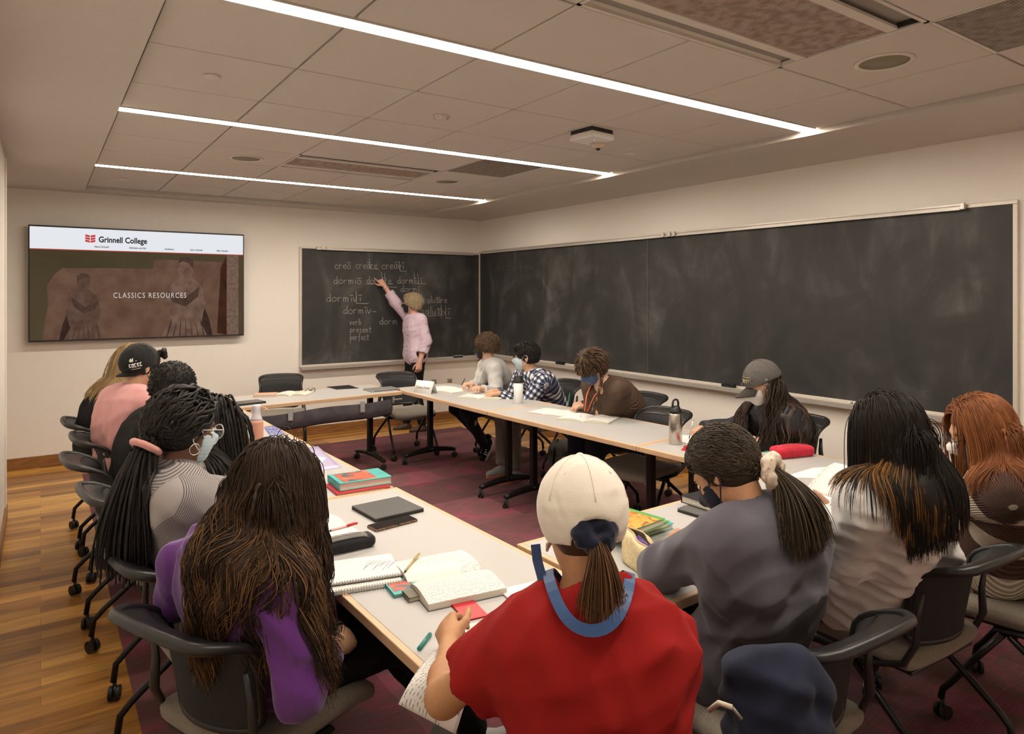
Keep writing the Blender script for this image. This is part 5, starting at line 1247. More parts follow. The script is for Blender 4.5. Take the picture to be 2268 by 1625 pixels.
# ---- student with ponytail and cream scrunchie
def navy():
    hc = ((.030, .022, .017), (.048, .035, .025), (.15, .10, .045), .30, .05)
    p = dict(head=at(1606, 1046, 2.08), hyaw=-12, hpitch=42, hroll=-4, pel=(1.79, 1.36, .56), yaw=-6, syaw=8, skin=(.50, .27, .15), hairc=hc, sw=.165, bulge=.10, s=1.0, fat=1.06, vox=.005,
             shL=at(1580, 1208, 2.0), eL=at(1462, 1262, 2.2), wL=at(1513, 1206, 2.45), hdL=hd(20), hnL=-UP * .6 + hd(90) * .5, pinchL=True, curlL=45, wR=atz(1700, 1180, .80), poleR=hd(100) * .9 - UP * .6, pants=M_denim, tuck=-.05)
    q = build_person('person in a slate grey sweatshirt, long ponytail tied with a cream scrunchie', p)
    M = cloth('slate_sweatshirt', (.092, .088, .112), .10, sheen=.2)
    px = np.array([q.fy[1], -q.fy[0], 0]); col = [('u', rc(q.nb + UP * .012 - px * .045 - q.fy * .035, q.nb + UP * .012 + px * .045 - q.fy * .035, .022), .02)]
    shirt(q, M, .018, 'long', 1.22, .015, .65, 9, .006, 'sweatshirt', extra=col, neckcut=.062)
    pony_hair(q, (.022, -.116, -.070), -q.R[1] * .7 - UP * .75 + q.R[0] * .10, 4500, .26, hair_mat(hc), .0016, spread=.050, bunch=.020, fall=.55, low=-.7, puff=.003, seed=6)
    tc = q.H + (q.R[0] * .022 + q.R[1] * -.122 + q.R[2] * -.072) * q.s; ax = nv(-q.R[1] * .9 - UP * .5 + q.R[0] * .0); u = nv(np.cross(ax, UP)); v = np.cross(ax, u); O = []
    for k in range(15):
        a = k * 2 * math.pi / 15; O.append(('u', el(tc + (u * math.cos(a) + v * math.sin(a)) * .034, np.array([.019, .019, .021]) * (1 + .18 * math.sin(k * 2.6))), .006))
    sdf_obj('scrunchie', O, noisy('cream_satin', (.72, .62, .52), (.48, .36, .22), 60, .4, 3, .3, .002, pos=(.55, .62)), q.root, .0045, folds(.0035, 2.5, 6))
    face_mask(q, M_masknv)
    col = M_wcol = mat('collar_trim', (.50, .52, .58), .8); mb = MB(); pl = np.array([*q.root.location])
    mb.tube([Vector(q.nb + UP * .030 - pl + px * .068 * math.sin(a) - q.fy * .066 * math.cos(a) * 1 + UP * .0) for a in [math.radians(-95 + i * 12) for i in range(17)]], .0042, 6); mb.build('collar_trim', col, q.root)
    mb = MB(); mb.tube([Vector(q.nb + UP * .022 - pl + px * .073 * math.sin(a) - q.fy * .071 * math.cos(a)) for a in [math.radians(-95 + i * 12) for i in range(17)]], .0035, 6); mb.build('collar_stripe', M_masknv, q.root)
    return q
def white():
    hc = ((.008, .006, .005), (.018, .012, .009), (.30, .135, .03), .34, .42)
    p = dict(head=at(1966, 965, 2.22), hyaw=-24, hpitch=22, pel=(2.56, 1.42, .56), yaw=-18, syaw=-16, skin=(.60, .36, .23), hairc=hc, sw=.165, bulge=.08, s=1.0, fat=1.05, vox=.005,
             eL=at(1872, 1235, 2.27), wL=at(1846, 1158, 2.45), shL=at(1915, 1120, 2.12), hdL=hd(-45) + UP * .5, hnL=hd(40) * .8 + UP * .2, curlL=28, wR=at(1990, 1110, 2.62), poleR=-UP + hd(80) * .5, pants=M_blackc)
    q = build_person('person in a white sweatshirt with straight black orange-streaked hair, holding a book', p)
    shirt(q, cloth('white_fleece', (.78, .765, .75), .045, b=.3), .022, 'pushed', 1.32, .018, .8, 12, .006, 'sweatshirt', neckcut=.062)
    flow_hair(q, 4600, .40, hair_mat(hc), .0015, part=-.0, clump=70, cl=.45, low=-.6, layer=.014, g0=.30, frizz=.0015, steps=26, seed=5, coll=infl(q.shirt_ops, .008), corer=.006, backpull=.15)
    face_mask(q, M_maskwh)
    W = q.arms['L'][2]; E = q.arms['L'][1]; d = nv(W - E); u = nv(np.cross(d, UP)); v = np.cross(d, u); pl = np.array([*q.root.location]); mb = MB(); c = W - d * .03 - pl
    mb.tube([Vector(c + (u * math.cos(a) + v * math.sin(a)) * .031) for a in [i * math.pi / 10 for i in range(21)]], .0028, 8, cap=False, sy=3.2); mb.build('watch_band', mat('steel_mesh', (.55, .54, .52), .35, .7), q.root)
    return q
def redhair():
    hc = ((.16, .055, .022), (.34, .125, .042), (.50, .22, .08), .3, .2)
    p = dict(head=at(2170, 955, 2.62), hyaw=-42, hpitch=22, pel=(3.28, 1.24, .56), yaw=-30, syaw=-25, skin=(.58, .36, .23), hairc=hc, sw=.175, bulge=.08, s=1.0, fat=1.12, vox=.006,
             wL=(3.30, 1.60, .775), wR=(3.60, 1.56, .775), pants=cloth('taupe_cargo', (.27, .22, .17), .1))
    q = build_person('person in a brown and cream striped sweater with auburn hair', p)
    shirt(q, band_mat('striped_knit', (.075, .034, .022), (.62, .55, .43), .21, .5, 0, 620, 1, off=.02), .022, 'long', 1.25, .007, .6, 3, .006, 'sweater', neckcut=.07)
    flow_hair(q, 4200, .34, hair_mat(hc), .0016, part=.0, clump=60, cl=.5, low=-.55, layer=.015, g0=.30, frizz=.0015, steps=22, seed=8, bias=(.16, -.10, 0), wave=.003, wfreq=7)
    face_mask(q, M_maskwh); glasses(q, M_gl_dark)
    return q
def purple():
    hc = ((.026, .016, .011), (.058, .033, .020), (.20, .105, .045), .45, .25)
    p = dict(head=at(604, 1084, 2.0), hyaw=74, hpitch=26, pel=(.60, 2.15, .56), yaw=80, syaw=72, skin=(.50, .30, .18), hairc=hc, sw=.155, bulge=.15, s=.98, fat=1.0, vox=.0055, eR=at(664, 1530, 1.80),
             shR=at(622, 1300, 1.86), wR=at(734, 1444, 2.02), poleR=-UP * 1.0 + hd(170) * .25 - hd(66) * .1, hdR=hd(58) * 1.0 + UP * .18, hnR=-UP * .7 + hd(-20) * .5, curlR=48, hdL=hd(40), wL=atz(628, 1180, .80), pants=M_blackc, cvox=.009, shoe=cloth('pale_grey_shoe', (.42, .42, .40), .12), anL=(1.27, 2.28, .10), anR=(1.30, 2.12, .10), fdL=(1, .15, 0), fdR=(1, .1, 0))
    q = build_person('person in a purple hoodie with very long wavy brown hair, left row', p)
    M = cloth('purple_fleece', (.115, .026, .20), .10, sheen=.4)
    shirt(q, M, .018, 'long', 1.08, .016, .8, 21, .006, 'hoodie', extra=hood_ops(q, .03, .045, .085) + [('u', rc(at(470, 1195, 2.04), at(395, 1240, 2.04), .045, .050), .03), ('u', rc(at(395, 1250, 2.04), at(392, 1330, 2.06), .052, .060), .04)], neckcut=0, cuff=.037)
    flow_hair(q, 6500, .60, hair_mat(hc), .0015, part=-.1, clump=85, cl=.62, low=-.6, layer=.020, g0=.35, wave=.011, wfreq=21, frizz=.003, steps=34, seed=9, bias=(.05, -.04, 0), lenvar=.25, corer=.008, gather=(np.array([q.fy[1], -q.fy[0], 0]), .045, .075))
    face_mask(q, M_maskbk)
    return q
def braids1():
    hc = ((.009, .007, .006), (.018, .014, .012), (.03, .02, .015), .2, .3)
    p = dict(head=at(410, 952, 2.48), hyaw=68, hpitch=10, pel=(.56, 2.70, .56), yaw=78, syaw=84, skin=(.155, .072, .042), hairc=hc, sw=.17, bulge=.07, s=1.03, fat=1.08, vox=.006,
             wR=(.88, 2.74, .775), wL=(.90, 2.98, .775), pants=M_charp)
    q = build_person('person in a pinstriped grey top, black braids held by a pink hair tie', p)
    M = band_mat('pinstripe_grey', (.37, .34, .335), (.13, .12, .12), .0058, .5, 0)
    shirt(q, M, .022, 'long', 1.25, .010, .6, 31, .006, 'hooded_top', yoke=False, extra=hood_ops(q, .045, .038, .085), neckcut=0)
    pony_hair(q, (.02, -.135, -.050), -q.R[1] * .5 - UP * .9, 300, .46, hair_mat(hc), .0052, spread=.045, bunch=.038, fall=.9, capt=.010, seed=12, puff=.022, nside=6, bead=1.6)
    tc = q.H + (q.R[0] * .02 + q.R[1] * -.142 + q.R[2] * -.055) * q.s; ax = nv(-q.R[1] * .5 - UP * .8); u = nv(np.cross(ax, UP)); v = np.cross(ax, u); O = []
    for k in range(18):
        a = k * 2 * math.pi / 18; O.append(('u', el(tc + (u * math.cos(a) * 1.15 + v * math.sin(a)) * .042, [.0125, .0125, .0125]), .006))
    sdf_obj('hair_tie', O, cloth('pink_towelling', (.62, .30, .27), .08), q.root, .0045, folds(.002, 3, 2))
    face_mask(q, M_masklt, M_maskwh); glasses(q, M_gl_clear, .029, .0022)
    g = lambda *a: Vector(q.g(*a)); mb = MB(); mb.tube([g(.084 + .003, -.008 + .019 * math.cos(a), -.056 + .019 * math.sin(a)) for a in [i * math.pi / 10 for i in range(21)]], .002, 7, cap=False); mb.build('hoop_earring', mat('silver', (.8, .78, .75), .2, 1), q.root)
    return q
def braids2():
    hc = ((.008, .007, .006), (.016, .013, .011), (.03, .02, .015), .2, .3)
    p = dict(head=at(476, 945, 3.22), hyaw=88, hpitch=26, pel=(.52, 3.55, .56), yaw=86, syaw=86, skin=(.15, .075, .045), hairc=hc, sw=.165, bulge=.08, s=1.0, vox=.0065, wR=(1.04, 3.42, .775), wL=(.98, 3.74, .775), pants=M_denim)
    q = build_person('braided person in dark glasses beside the student with the pink hair tie', p)
    shirt(q, band_mat('soft_stripe_grey', (.42, .41, .38), (.20, .20, .20), .05, .7, 0), .016, 'long', 1.15, .007, .7, 41, .0075, 'top', neckcut=.06)
    flow_hair(q, 230, .50, hair_mat(hc), .0050, part=.0, clump=60, cl=.15, low=-.4, layer=.03, g0=.25, steps=30, nside=6, bead=2.2, seed=13, capt=.022, bias=(.12, -.06, 0), corer=.010)
    face_mask(q, M_maskbk); glasses(q, M_gl_dark, .026, .0022); return q
def afro():
    p = dict(head=at(384, 862, 3.86), hyaw=64, hpitch=20, pel=(.48, 4.22, .56), yaw=82, syaw=78, skin=(.22, .11, .06), hairc=BLK, sw=.185, bulge=.10, s=1.05, fat=1.10, vox=.007, wR=(1.0, 4.05, .775), wL=(.98, 4.38, .775), pants=M_denim)
    q = build_person('person with short curly black hair in a black shirt', p)
    shirt(q, M_blackc, .018, .9, 1.15, .006, .7, 51, .0075, 't_shirt', neckcut=.066)
    short_hair(q, hair_mat(BLK), .022, .005, 3.2, strands=2600, slen=.016, srad=.0016, curl=.003, low=-.05); face_mask(q, M_maskbk); return q
def pink():
    p = dict(head=at(316, 812, 4.35), hyaw=72, hpitch=12, pel=(.47, 4.92, .57), yaw=74, syaw=66, skin=(.60, .36, .24), hairc=BLK, sw=.185, bulge=.10, s=1.06, fat=1.12, vox=.007, wR=(.98, 4.78, .775), wL=(.96, 5.10, .775), pants=M_denim)
    q = build_person('person in a pink t-shirt with a black cap worn backwards', p)
    shirt(q, cloth('pink_cotton', (.66, .335, .33), .06), .018, .8, 1.15, .008, .7, 61, .007, 't_shirt', neckcut=.07)
    short_hair(q, hair_mat(BLK), .010, .003, 2.5, strands=500, slen=.02, low=-.04)
    k = cloth('black_cap_cotton', (.010, .010, .0105), .2); cap(q, k, k, -1, -24, .018, .004, False, 1.06, brim_len=.066)
    # tuft of hair at the forehead
    O = [('u', el(q.H + (q.R[0] * a + q.R[1] * (.098 + b) + q.R[2] * (.085 + c)) * q.s, [.017, .017, .017]), .01) for a, b, c in ((0, 0, 0), (.02, .006, .01), (-.02, .004, .006), (.03, -.01, .02), (0, .02, -.008), (-.03, 0, .016), (.01, .0, .03))]
    o = sdf_obj('forelock', O, hair_mat(BLK), q.root, .005, folds(.004, 3, 2))
    ra, rb, rcn, Rc = q.capdim; wm = MB(); gl = q.gcap
    def surf(th, z):
        zz = .036 + z; r_ = math.sqrt(max(0.01, 1 - (z / rcn) ** 2)); return gl(math.sin(th) * ra * r_ * 1.02, -.014 + math.cos(th) * rb * r_ * 1.02, zz)
    def mark(th0, z0, th1, z1, w_=.0028):
        wm.tube([surf(th0 + (th1 - th0) * i / 3, z0 + (z1 - z0) * i / 3) for i in range(4)], w_, 4)
    th = math.radians(128)
    for i, sh in enumerate(('R', 'O', 'C', 'K', 'S')):
        t0 = th + .16 - i * .13
        mark(t0, -.010, t0, .010); mark(t0, .010, t0 - .07, .009) if sh != 'K' else mark(t0, 0, t0 - .07, .010)
        mark(t0, -.010, t0 - .07, -.009) if sh in 'OCS' else mark(t0, .0, t0 - .07, -.010)
        if sh == 'O': mark(t0 - .07, -.010, t0 - .07, .010)
    for i in range(4): mark(th + .10 - i * .05, .024, th + .10 - i * .05, .036 + .006 * (i % 2))
    mark(th + .10, .024, th - .05, .024); mark(th - .16, .024, th - .24, .024, .0016); mark(th + .1, -.022, th - .35, -.022, .0014)
    wm.build('cap_lettering', M_paperw, q.capo); face_mask(q, mat('teal_mask', (.03, .12, .15), .8)); return q
def blond():
    hc = ((.26, .17, .08), (.50, .35, .17), (.65, .50, .26), .3, .1)
    p = dict(head=at(296, 806, 4.95), hyaw=72, hpitch=14, pel=(.36, 5.62, .56), yaw=76, syaw=70, skin=(.62, .40, .28), hairc=hc, sw=.17, bulge=.13, s=1.05, fat=1.1, vox=.008, wR=(.90, 5.45, .775), wL=(.88, 5.75, .775), pants=M_denim)
    q = build_person('person with long blond hair and a black top, farthest in the left row', p)
    shirt(q, M_blackc, .016, 'long', 1.15, .006, .7, 71, .009, 'top', neckcut=.06)
    flow_hair(q, 2600, .36, hair_mat(hc), .0024, part=0, clump=50, cl=.4, low=-.5, layer=.016, steps=20, seed=15, bias=(-.25, -.12, 0)); face_mask(q, M_maskbk); return q
def cap_girl():
    hc = ((.020, .013, .010), (.045, .027, .020), (.13, .08, .05), .35, .3)
    p = dict(head=at(1690, 852, 4.28), hyaw=312, hpitch=18, pel=(4.12, 2.78, .56), yaw=285, syaw=296, skin=(.60, .34, .22), hairc=hc, sw=.17, bulge=.07, s=1.0, vox=.006,
             wR=atz(1552, 950, .775), hdR=hd(258) - UP * .05, hnR=-UP * .7 + hd(200) * .4, pinchR=True, curlR=48, poleR=-UP * .5 + hd(0) * .7, eL=at(1768, 960, 4.36), wL=at(1700, 972, 4.22), pants=M_blackc)
    q = build_person('person in a grey baseball cap, white respirator and black jacket, writing', p)
    shirt(q, noisy('black_nylon', (.011, .012, .015), (.022, .023, .027), 9, .55, 4, .3, .003, spec=.5), .026, 'long', 1.40, .010, .9, 81, .0065, 'jacket', neckcut=.058, extra=[('u', rc(q.nb + UP * .03 - q.R[1] * .02, q.nb + UP * .02, .062, .064), .02)])
    flow_hair(q, 4600, .56, hair_mat(hc), .0026, part=0, clump=60, cl=.55, low=-.6, layer=.018, wave=.010, wfreq=20, steps=28, seed=16, front=.5, bias=(-.28, .02, 0), frizz=.003, drape=False, exclude=lambda v: (v[:, 2] > -.05 - .25 * (v[:, 1] > 0)) | (v[:, 1] > .45))
    gm = noisy('grey_heather', (.075, .07, .065), (.13, .122, .112), 500, .9, 3, .2, .001); cap(q, gm, cloth('dark_brim', (.045, .04, .035), .1), 1, 6, .022, .022, False, 1.16, brim_len=.100, bend=1.3, droop=.034)
    face_mask(q, M_maskwh, None, 'cone')
    gl = q.gcap; ra, rb, rcn, Rc = q.capdim
    def surf(th, z, k=1.03):
        r_ = math.sqrt(max(0.01, 1 - (z / rcn) ** 2)); return gl(math.sin(th) * ra * r_ * k, -.010 + math.cos(th) * rb * r_ * k * 1.01, .036 + z)
    for nm, mm_, kk, w_ in (('lettering_outline', mat('cap_letter_black', (.01, .01, .01), .8), 1.0, .0036), ('cap_lettering', mat('cap_letter_gold', (.60, .55, .30), .7), 1.015, .0020)):
        wm = MB()
        def mk(a, b, c, d, w__=w_): wm.tube([surf(a + (c - a) * i / 3, b + (d - b) * i / 3, kk) for i in range(4)], w__, 5)
        for i in range(6):
            t0 = -.10 - i * .14; b = .026 - .003 * i
            mk(t0, b, t0, b + .026); mk(t0, b + .026, t0 - .07, b + .022); mk(t0 - .07, b + .022, t0 - .07, b)
            if i % 2: mk(t0, b + .013, t0 - .07, b + .011)
        mk(-.1, .060, -.85, .050, w_ * .6); wm.build(nm, mm_, q.capo)
    c = surf(.12, .012, 1.05); nd = Vector(Rc[1]); MB().cyl(c, c + nd * .003, .013, n=20).build('badge_ring', mat('badge_blue', (.03, .07, .35), .6), q.capo); MB().cyl(c + nd * .003, c + nd * .005, .0095, n=20).build('badge_center', mat('badge_red', (.6, .06, .07), .6), q.capo)
    wm = MB(); t0 = -1.55
    wm.tube([surf(t0, .0), surf(t0 - .02, .010), surf(t0 - .09, .0), surf(t0 - .11, .011)], .0016, 4); wm.build('side_mark', mat('cap_letter_cream', (.65, .6, .42), .7), q.capo)
    return q
def brown():
    hc = ((.030, .017, .011), (.12, .07, .042), (.24, .15, .085), .35, .0)
    p = dict(head=at(1312, 812, 5.22), hyaw=282, hpitch=36, pel=(3.98, 4.12, .56), yaw=272, syaw=276, skin=(.62, .38, .27), hairc=hc, sw=.18, bulge=.10, s=1.02, fat=1.28, bust=1.0, vox=.0065,
             wR=atz(1290, 893, .785), wL=atz(1302, 900, .785), poleR=-UP * 1.2 + hd(0) * .3 + hd(90) * .3, poleL=-UP * 1.2 + hd(180) * .4 + hd(90) * .4, hdR=hd(255), hdL=hd(300), pinchR=True, curlR=45, curlL=25, pants=M_denim, shoe=M_blackc, tuck=.12)
    q = build_person('person in a brown ribbed sweater with two braids and an orange lanyard, writing', p)
    shirt(q, band_mat('brown_rib_knit', (.115, .066, .042), (.125, .072, .046), .1, .5, 0, 560, 1), .010, 'long', 1.10, .004, .7, 91, .007, 'sweater', neckcut=.088, extra=[('s', el(q.nb + q.fy * .09 - UP * .04, [.07, .07, .10]), .02)])
    short_hair(q, hair_mat(hc), .014, .002, 1.5, strands=3600, slen=.07, srad=.0018, low=-.045, extra=[('u', el(q.H + (q.R[1] * .080 + q.R[2] * .052) * q.s, np.array([.05, .03, .032]), q.R), .02)], face=.92)
    R, H, s = q.R, q.H, q.s; pl = np.array([*q.root.location])
    for k in (-1, 1):
        A = [H + (R[0] * k * .070 + R[1] * -.01 - R[2] * .04) * s, H + (R[0] * k * .078 + R[1] * .0 - R[2] * .10) * s - UP * .01, q.nb + R[0] * k * .075 + q.fy * .11 - UP * .10, q.nb + R[0] * k * .06 + q.fy * .16 - UP * .20]
        pts = [A[0] * (1 - t) ** 3 + 3 * A[1] * t * (1 - t) ** 2 + 3 * A[2] * t * t * (1 - t) + A[3] * t ** 3 for t in np.linspace(0, 1, 26)]
        S = np.stack([np.array(pts) + (R[0] * .008 * np.sin(np.arange(26) * 1.1 + ph)[:, None] + R[1] * .006 * np.sin(np.arange(26) * 2.2 + ph * 2)[:, None]) for ph in (0, 2.1, 4.2)])
        strands_mesh('braid', S, np.full(3, .0085), hair_mat(hc), q.root, nside=7)
    face_mask(q, M_maskbl, M_maskbk)
    fy = q.fy; px = np.array([fy[1], -fy[0], 0]); mb = MB()
    for k in (-1, 1): mb.tube([Vector(q.nb + px * k * .065 - fy * .03 + UP * .02 - pl), Vector(q.nb + px * k * .07 + fy * .05 - UP * .0 - pl), Vector(q.nb + px * k * .045 + fy * .125 - UP * .08 - pl), Vector(q.nb + px * k * .015 + fy * .17 - UP * .20 - pl)], .006, 6, sy=.3)
    mb.build('lanyard', mat('orange_ribbon', (.72, .13, .05), .6), q.root); return q
def plaid():
    p = dict(head=at(1166, 790, 6.35), hyaw=314, hpitch=4, pel=(4.02, 5.26, .57), yaw=268, syaw=276, skin=(.58, .34, .21), hairc=BLK, sw=.185, bulge=.11, s=1.05, fat=1.08, vox=.007,
             wR=atz(1100, 866, .79), wL=atz(1106, 872, .78), poleR=-UP * 1.2 + hd(0) * .3 + hd(90) * .3, poleL=-UP * 1.2 + hd(180) * .4 + hd(90) * .4, hdR=hd(262), hdL=hd(285), curlR=45, curlL=35, pinchR=True, pants=M_charp, shoe=cloth('grey_runner', (.27, .27, .27), .15), sole=mat('coral_sole', (.55, .14, .08), .6), legw=1.05,
             knL=(3.56, 5.18, .52), knR=(3.58, 5.36, .52), anL=(3.52, 5.08, .10), anR=(3.54, 5.32, .10))
    q = build_person('person in a blue and white plaid shirt with short black hair', p)
    shirt(q, plaid_mat(), .016, 'long', 1.25, .007, .8, 101, .007, 'plaid_shirt', neckcut=.066)
    short_hair(q, hair_mat(BLK), .012, .004, 4, strands=3600, slen=.030, srad=.0020, low=-.035, lift=.3, extra=[('u', el(q.H + (q.R[1] * .05 + q.R[2] * .098) * q.s, np.array([.055, .05, .028]), q.R), .02)]); face_mask(q, M_masklt, M_maskwh); glasses(q, M_gl_dark); return q
def hoodie():
    hc = ((.075, .045, .027), (.16, .10, .06), (.26, .17, .09), .3, 0)
    p = dict(head=at(1077, 770, 6.95), hyaw=312, hpitch=2, pel=(4.02, 5.98, .56), yaw=270, syaw=286, skin=(.64, .40, .28), hairc=hc, sw=.17, bulge=.06, s=1.0, fat=.95, vox=.007,
             wR=atz(1046, 851, .80), hdR=hd(268) + UP * .1, wL=atz(1068, 862, .79), curlR=50, pinchR=True, poleL=-UP + hd(180) * .4, pants=M_denim, shoe=M_blackc, stripes=True, legw=.95,
             knR=(3.50, 6.12, .52), knL=(3.46, 5.84, .52), anR=(3.76, 6.02, .20), anL=(3.70, 5.90, .17), fdL=nv([-.5, 0, -.86]), fdR=nv([-.55, 0, -.84]), fu=nv([-.8, 0, .55]))
    q = build_person('person in a light grey hoodie with curly brown hair, nearest to the standing teacher', p)
    shirt(q, cloth('light_grey_fleece', (.50, .495, .48), .06), .020, 'long', 1.2, .008, .8, 111, .007, 'hoodie', extra=hood_ops(q, .03, .036, .075), neckcut=.058)
    short_hair(q, hair_mat(hc), .026, .008, 2.6, strands=2600, slen=.03, srad=.0018, curl=.006, low=-.03, face=.95); face_mask(q, M_maskbk); glasses(q, M_gl_dark, .022, .002)
    fy = q.fy; px = np.array([fy[1], -fy[0], 0]); pl = np.array([*q.root.location]); mb = MB()
    for k in (-1, 1): mb.tube([Vector(q.nb + px * k * .03 + fy * .085 - UP * .02 - pl), Vector(q.nb + px * k * .035 + fy * .125 - UP * .10 - pl), Vector(q.nb + px * k * .03 + fy * .135 - UP * .19 - pl)], .0035, 6)
    mb.build('drawcords', mat('cream_cord', (.7, .66, .55), .8), q.root); return q
def teacher():
    hc = ((.28, .21, .12), (.48, .38, .24), (.60, .52, .40), .35, 0)
    P = np.array([3.81, 7.66, .92])
    p = dict(head=at(913, 673, 8.52), hyaw=303, hpitch=-6, pel=P, yaw=272, syaw=276, sroll=.16, skin=(.62, .35, .25), hairc=hc, sw=.165, bulge=.0, s=1.02, fat=.92, vox=.0065, stand=True,
             wR=at(848, 628, 8.60), hdR=at(826, 602, 8.66) - at(848, 628, 8.60), hnR=hd(0), curlsR=(4, 55, 65, 70), poleR=-UP * .3 + hd(250), shL=at(931, 708, 8.42), eL=at(944, 755, 8.36), wL=at(930, 802, 8.28), hdL=-UP + hd(270) * .2, hnL=hd(20), curlL=35, pants=M_blackc, shoe=mat('brown_sandal', (.06, .03, .02), .5), sole=mat('tan_sole', (.35, .22, .13), .7),
             knL=P + A_(-.03, -.10, -.44), knR=P + A_(-.04, .10, -.44), anL=(3.86, 7.56, .09), anR=(3.76, 7.80, .09), legw=1.0)
    q = build_person('person with short blond hair, lilac shirt and black mask, pointing at the chalkboard', p)
    shirt(q, cloth('lilac_cotton', (.60, .47, .56), .05, b=.1), .016, 'pushed', 1.18, .008, .9, 121, .0065, 'shirt', neckcut=.064, hemz=.79, extra=[('u', rc(q.nb + UP * .01 - q.fy * .02, q.nb - q.fy * .01, .060, .066), .02)])
    short_hair(q, hair_mat(hc), .024, .004, 2.0, strands=2200, slen=.035, srad=.0017, low=-.055, extra=[('u', el(q.H + (q.R[1] * .055 + q.R[2] * .09) * q.s, np.array([.06, .05, .035]), q.R), .02)]); face_mask(q, M_maskbk)
    W = q.arms['R'][2]; E = q.arms['R'][1]; d = nv(W - E); u = nv(np.cross(d, UP)); v = np.cross(d, u); pl = np.array([*q.root.location]); mb = MB(); c = W - d * .035 - pl
    mb.tube([Vector(c + (u * math.cos(a) + v * math.sin(a)) * .030) for a in [i * math.pi / 10 for i in range(21)]], .003, 8, cap=False, sy=2.0); mb.build('bracelet', mat('pale_watch', (.65, .58, .48), .35, .4), q.root); return q
import os, time as _t
CAST = [red, navy, white, redhair, purple, braids1, braids2, afro, pink, blond, cap_girl, brown, plaid, hoodie, teacher]
PQ = {}
for f_ in CAST:
    _s = _t.time(); PQ[f_.__name__] = f_(); print('PERSON', f_.__name__, round(_t.time() - _s, 1))
# ------------------------------------------------------------ things on the tables
TZ = 0.7408
def T(px, py, z=TZ): return atz(px, py, z)[:2]
def rig(A, B, z=TZ):
    a = T(*A, z); b = T(*B, z); d = b - a; return a, math.atan2(d[1], d[0]), float(np.linalg.norm(d))
def page_mat(name, kind='text', c=(.78, .765, .73), ink=(.40, .40, .41), sp=.0078, xs_=150, margin=None):
    m = mat(name, c, .75, 0, .2); tc = N(m, 'ShaderNodeTexCoord'); s = N(m, 'ShaderNodeSeparateXYZ'); L(m, tc, 'Object', s, 0)
    a = N(m, 'ShaderNodeMath', operation='ADD'); L(m, s, 1, a, 0); a.inputs[1].default_value = 3.0
    md = N(m, 'ShaderNodeMath', operation='MODULO'); L(m, a, 0, md, 0); md.inputs[1].default_value = sp
    lt = N(m, 'ShaderNodeMath', operation='LESS_THAN'); L(m, md, 0, lt, 0); lt.inputs[1].default_value = sp * (.34 if kind == 'text' else .12)
    if kind == 'text':
        mp = N(m, 'ShaderNodeMapping'); mp.inputs['Scale'].default_value = (xs_, 1 / sp, 1); L(m, tc, 'Object', mp, 'Vector')
        n = N(m, 'ShaderNodeTexNoise', Scale=1.0, Detail=1.0); L(m, mp, 'Vector', n, 'Vector'); g = N(m, 'ShaderNodeMath', operation='GREATER_THAN'); L(m, n, 'Fac', g, 0); g.inputs[1].default_value = .50
        n2 = N(m, 'ShaderNodeTexNoise', Scale=5.0, Detail=0.0); L(m, tc, 'Object', n2, 'Vector'); g2 = N(m, 'ShaderNodeMath', operation='GREATER_THAN'); L(m, n2, 'Fac', g2, 0); g2.inputs[1].default_value = .43
        x = N(m, 'ShaderNodeMath', operation='MULTIPLY'); L(m, lt, 0, x, 0); L(m, g, 0, x, 1); y = N(m, 'ShaderNodeMath', operation='MULTIPLY'); L(m, x, 0, y, 0); L(m, g2, 0, y, 1)
    else: y = lt
    mx = N(m, 'ShaderNodeMix', data_type='RGBA'); mx.inputs[6].default_value = (*c, 1); mx.inputs[7].default_value = (*ink, 1); L(m, y, 0, mx, 0); L(m, mx, 2, P_(m), 'Base Color'); return m
M_text = page_mat('printed_page'); M_ruled = page_mat('ruled_page', 'rule', ink=(.45, .47, .52), sp=.0085); M_notes = page_mat('handwritten_page', 'text', (.80, .79, .77), (.45, .44, .48), .0095); M_notes2 = page_mat('notebook_page', 'rule', (.80, .79, .77), (.58, .60, .64), sp=.0072); M_blankp = mat('white_paper', (.82, .81, .79), .75, 0, .2); M_edge = noisy('page_edges', (.62, .57, .48), (.72, .68, .60), 9, .8, 2, 0, sc=(1, 1, 120))
def cover_mat(name, stops, sc=14, rough=.35):
    m = mat(name, (.5, .5, .5), rough); n = N(m, 'ShaderNodeTexNoise', Scale=sc, Detail=2.5, Distortion=1.2); L(m, coords(m), 'Vector', n, 'Vector'); r = ramp(m, stops); L(m, n, 'Fac', r, 'Fac'); L(m, r, 'Color', P_(m), 'Base Color'); return m
M_cov_red = cover_mat('cover_art_red', [(.3, (.05, .035, .04)), (.45, (.10, .09, .10)), (.55, (.62, .07, .03)), (.68, (.75, .20, .05)), (.8, (.12, .05, .10))], 11)
M_teal = mat('teal_cover', (.05, .42, .40), .35); M_cov_org = cover_mat('cover_art_orange', [(.3, (.45, .08, .02)), (.45, (.75, .32, .05)), (.55, (.80, .48, .10)), (.68, (.30, .07, .03)), (.8, (.62, .12, .03))], 16)
M_green = mat('green_cover', (.10, .36, .08), .4); M_cov_blue = cover_mat('cover_art_blue', [(.35, (.05, .06, .28)), (.5, (.12, .13, .42)), (.6, (.50, .52, .62)), (.7, (.03, .22, .30))], 30); M_cov_pink = cover_mat('cover_art_pink', [(.35, (.55, .22, .13)), (.5, (.70, .42, .30)), (.65, (.45, .35, .25))], 22)
M_purp = mat('purple_plastic', (.09, .035, .25), .35); M_redp = mat('red_plastic', (.55, .02, .03), .35); M_navy = mat('navy_plastic', (.02, .03, .10), .4)
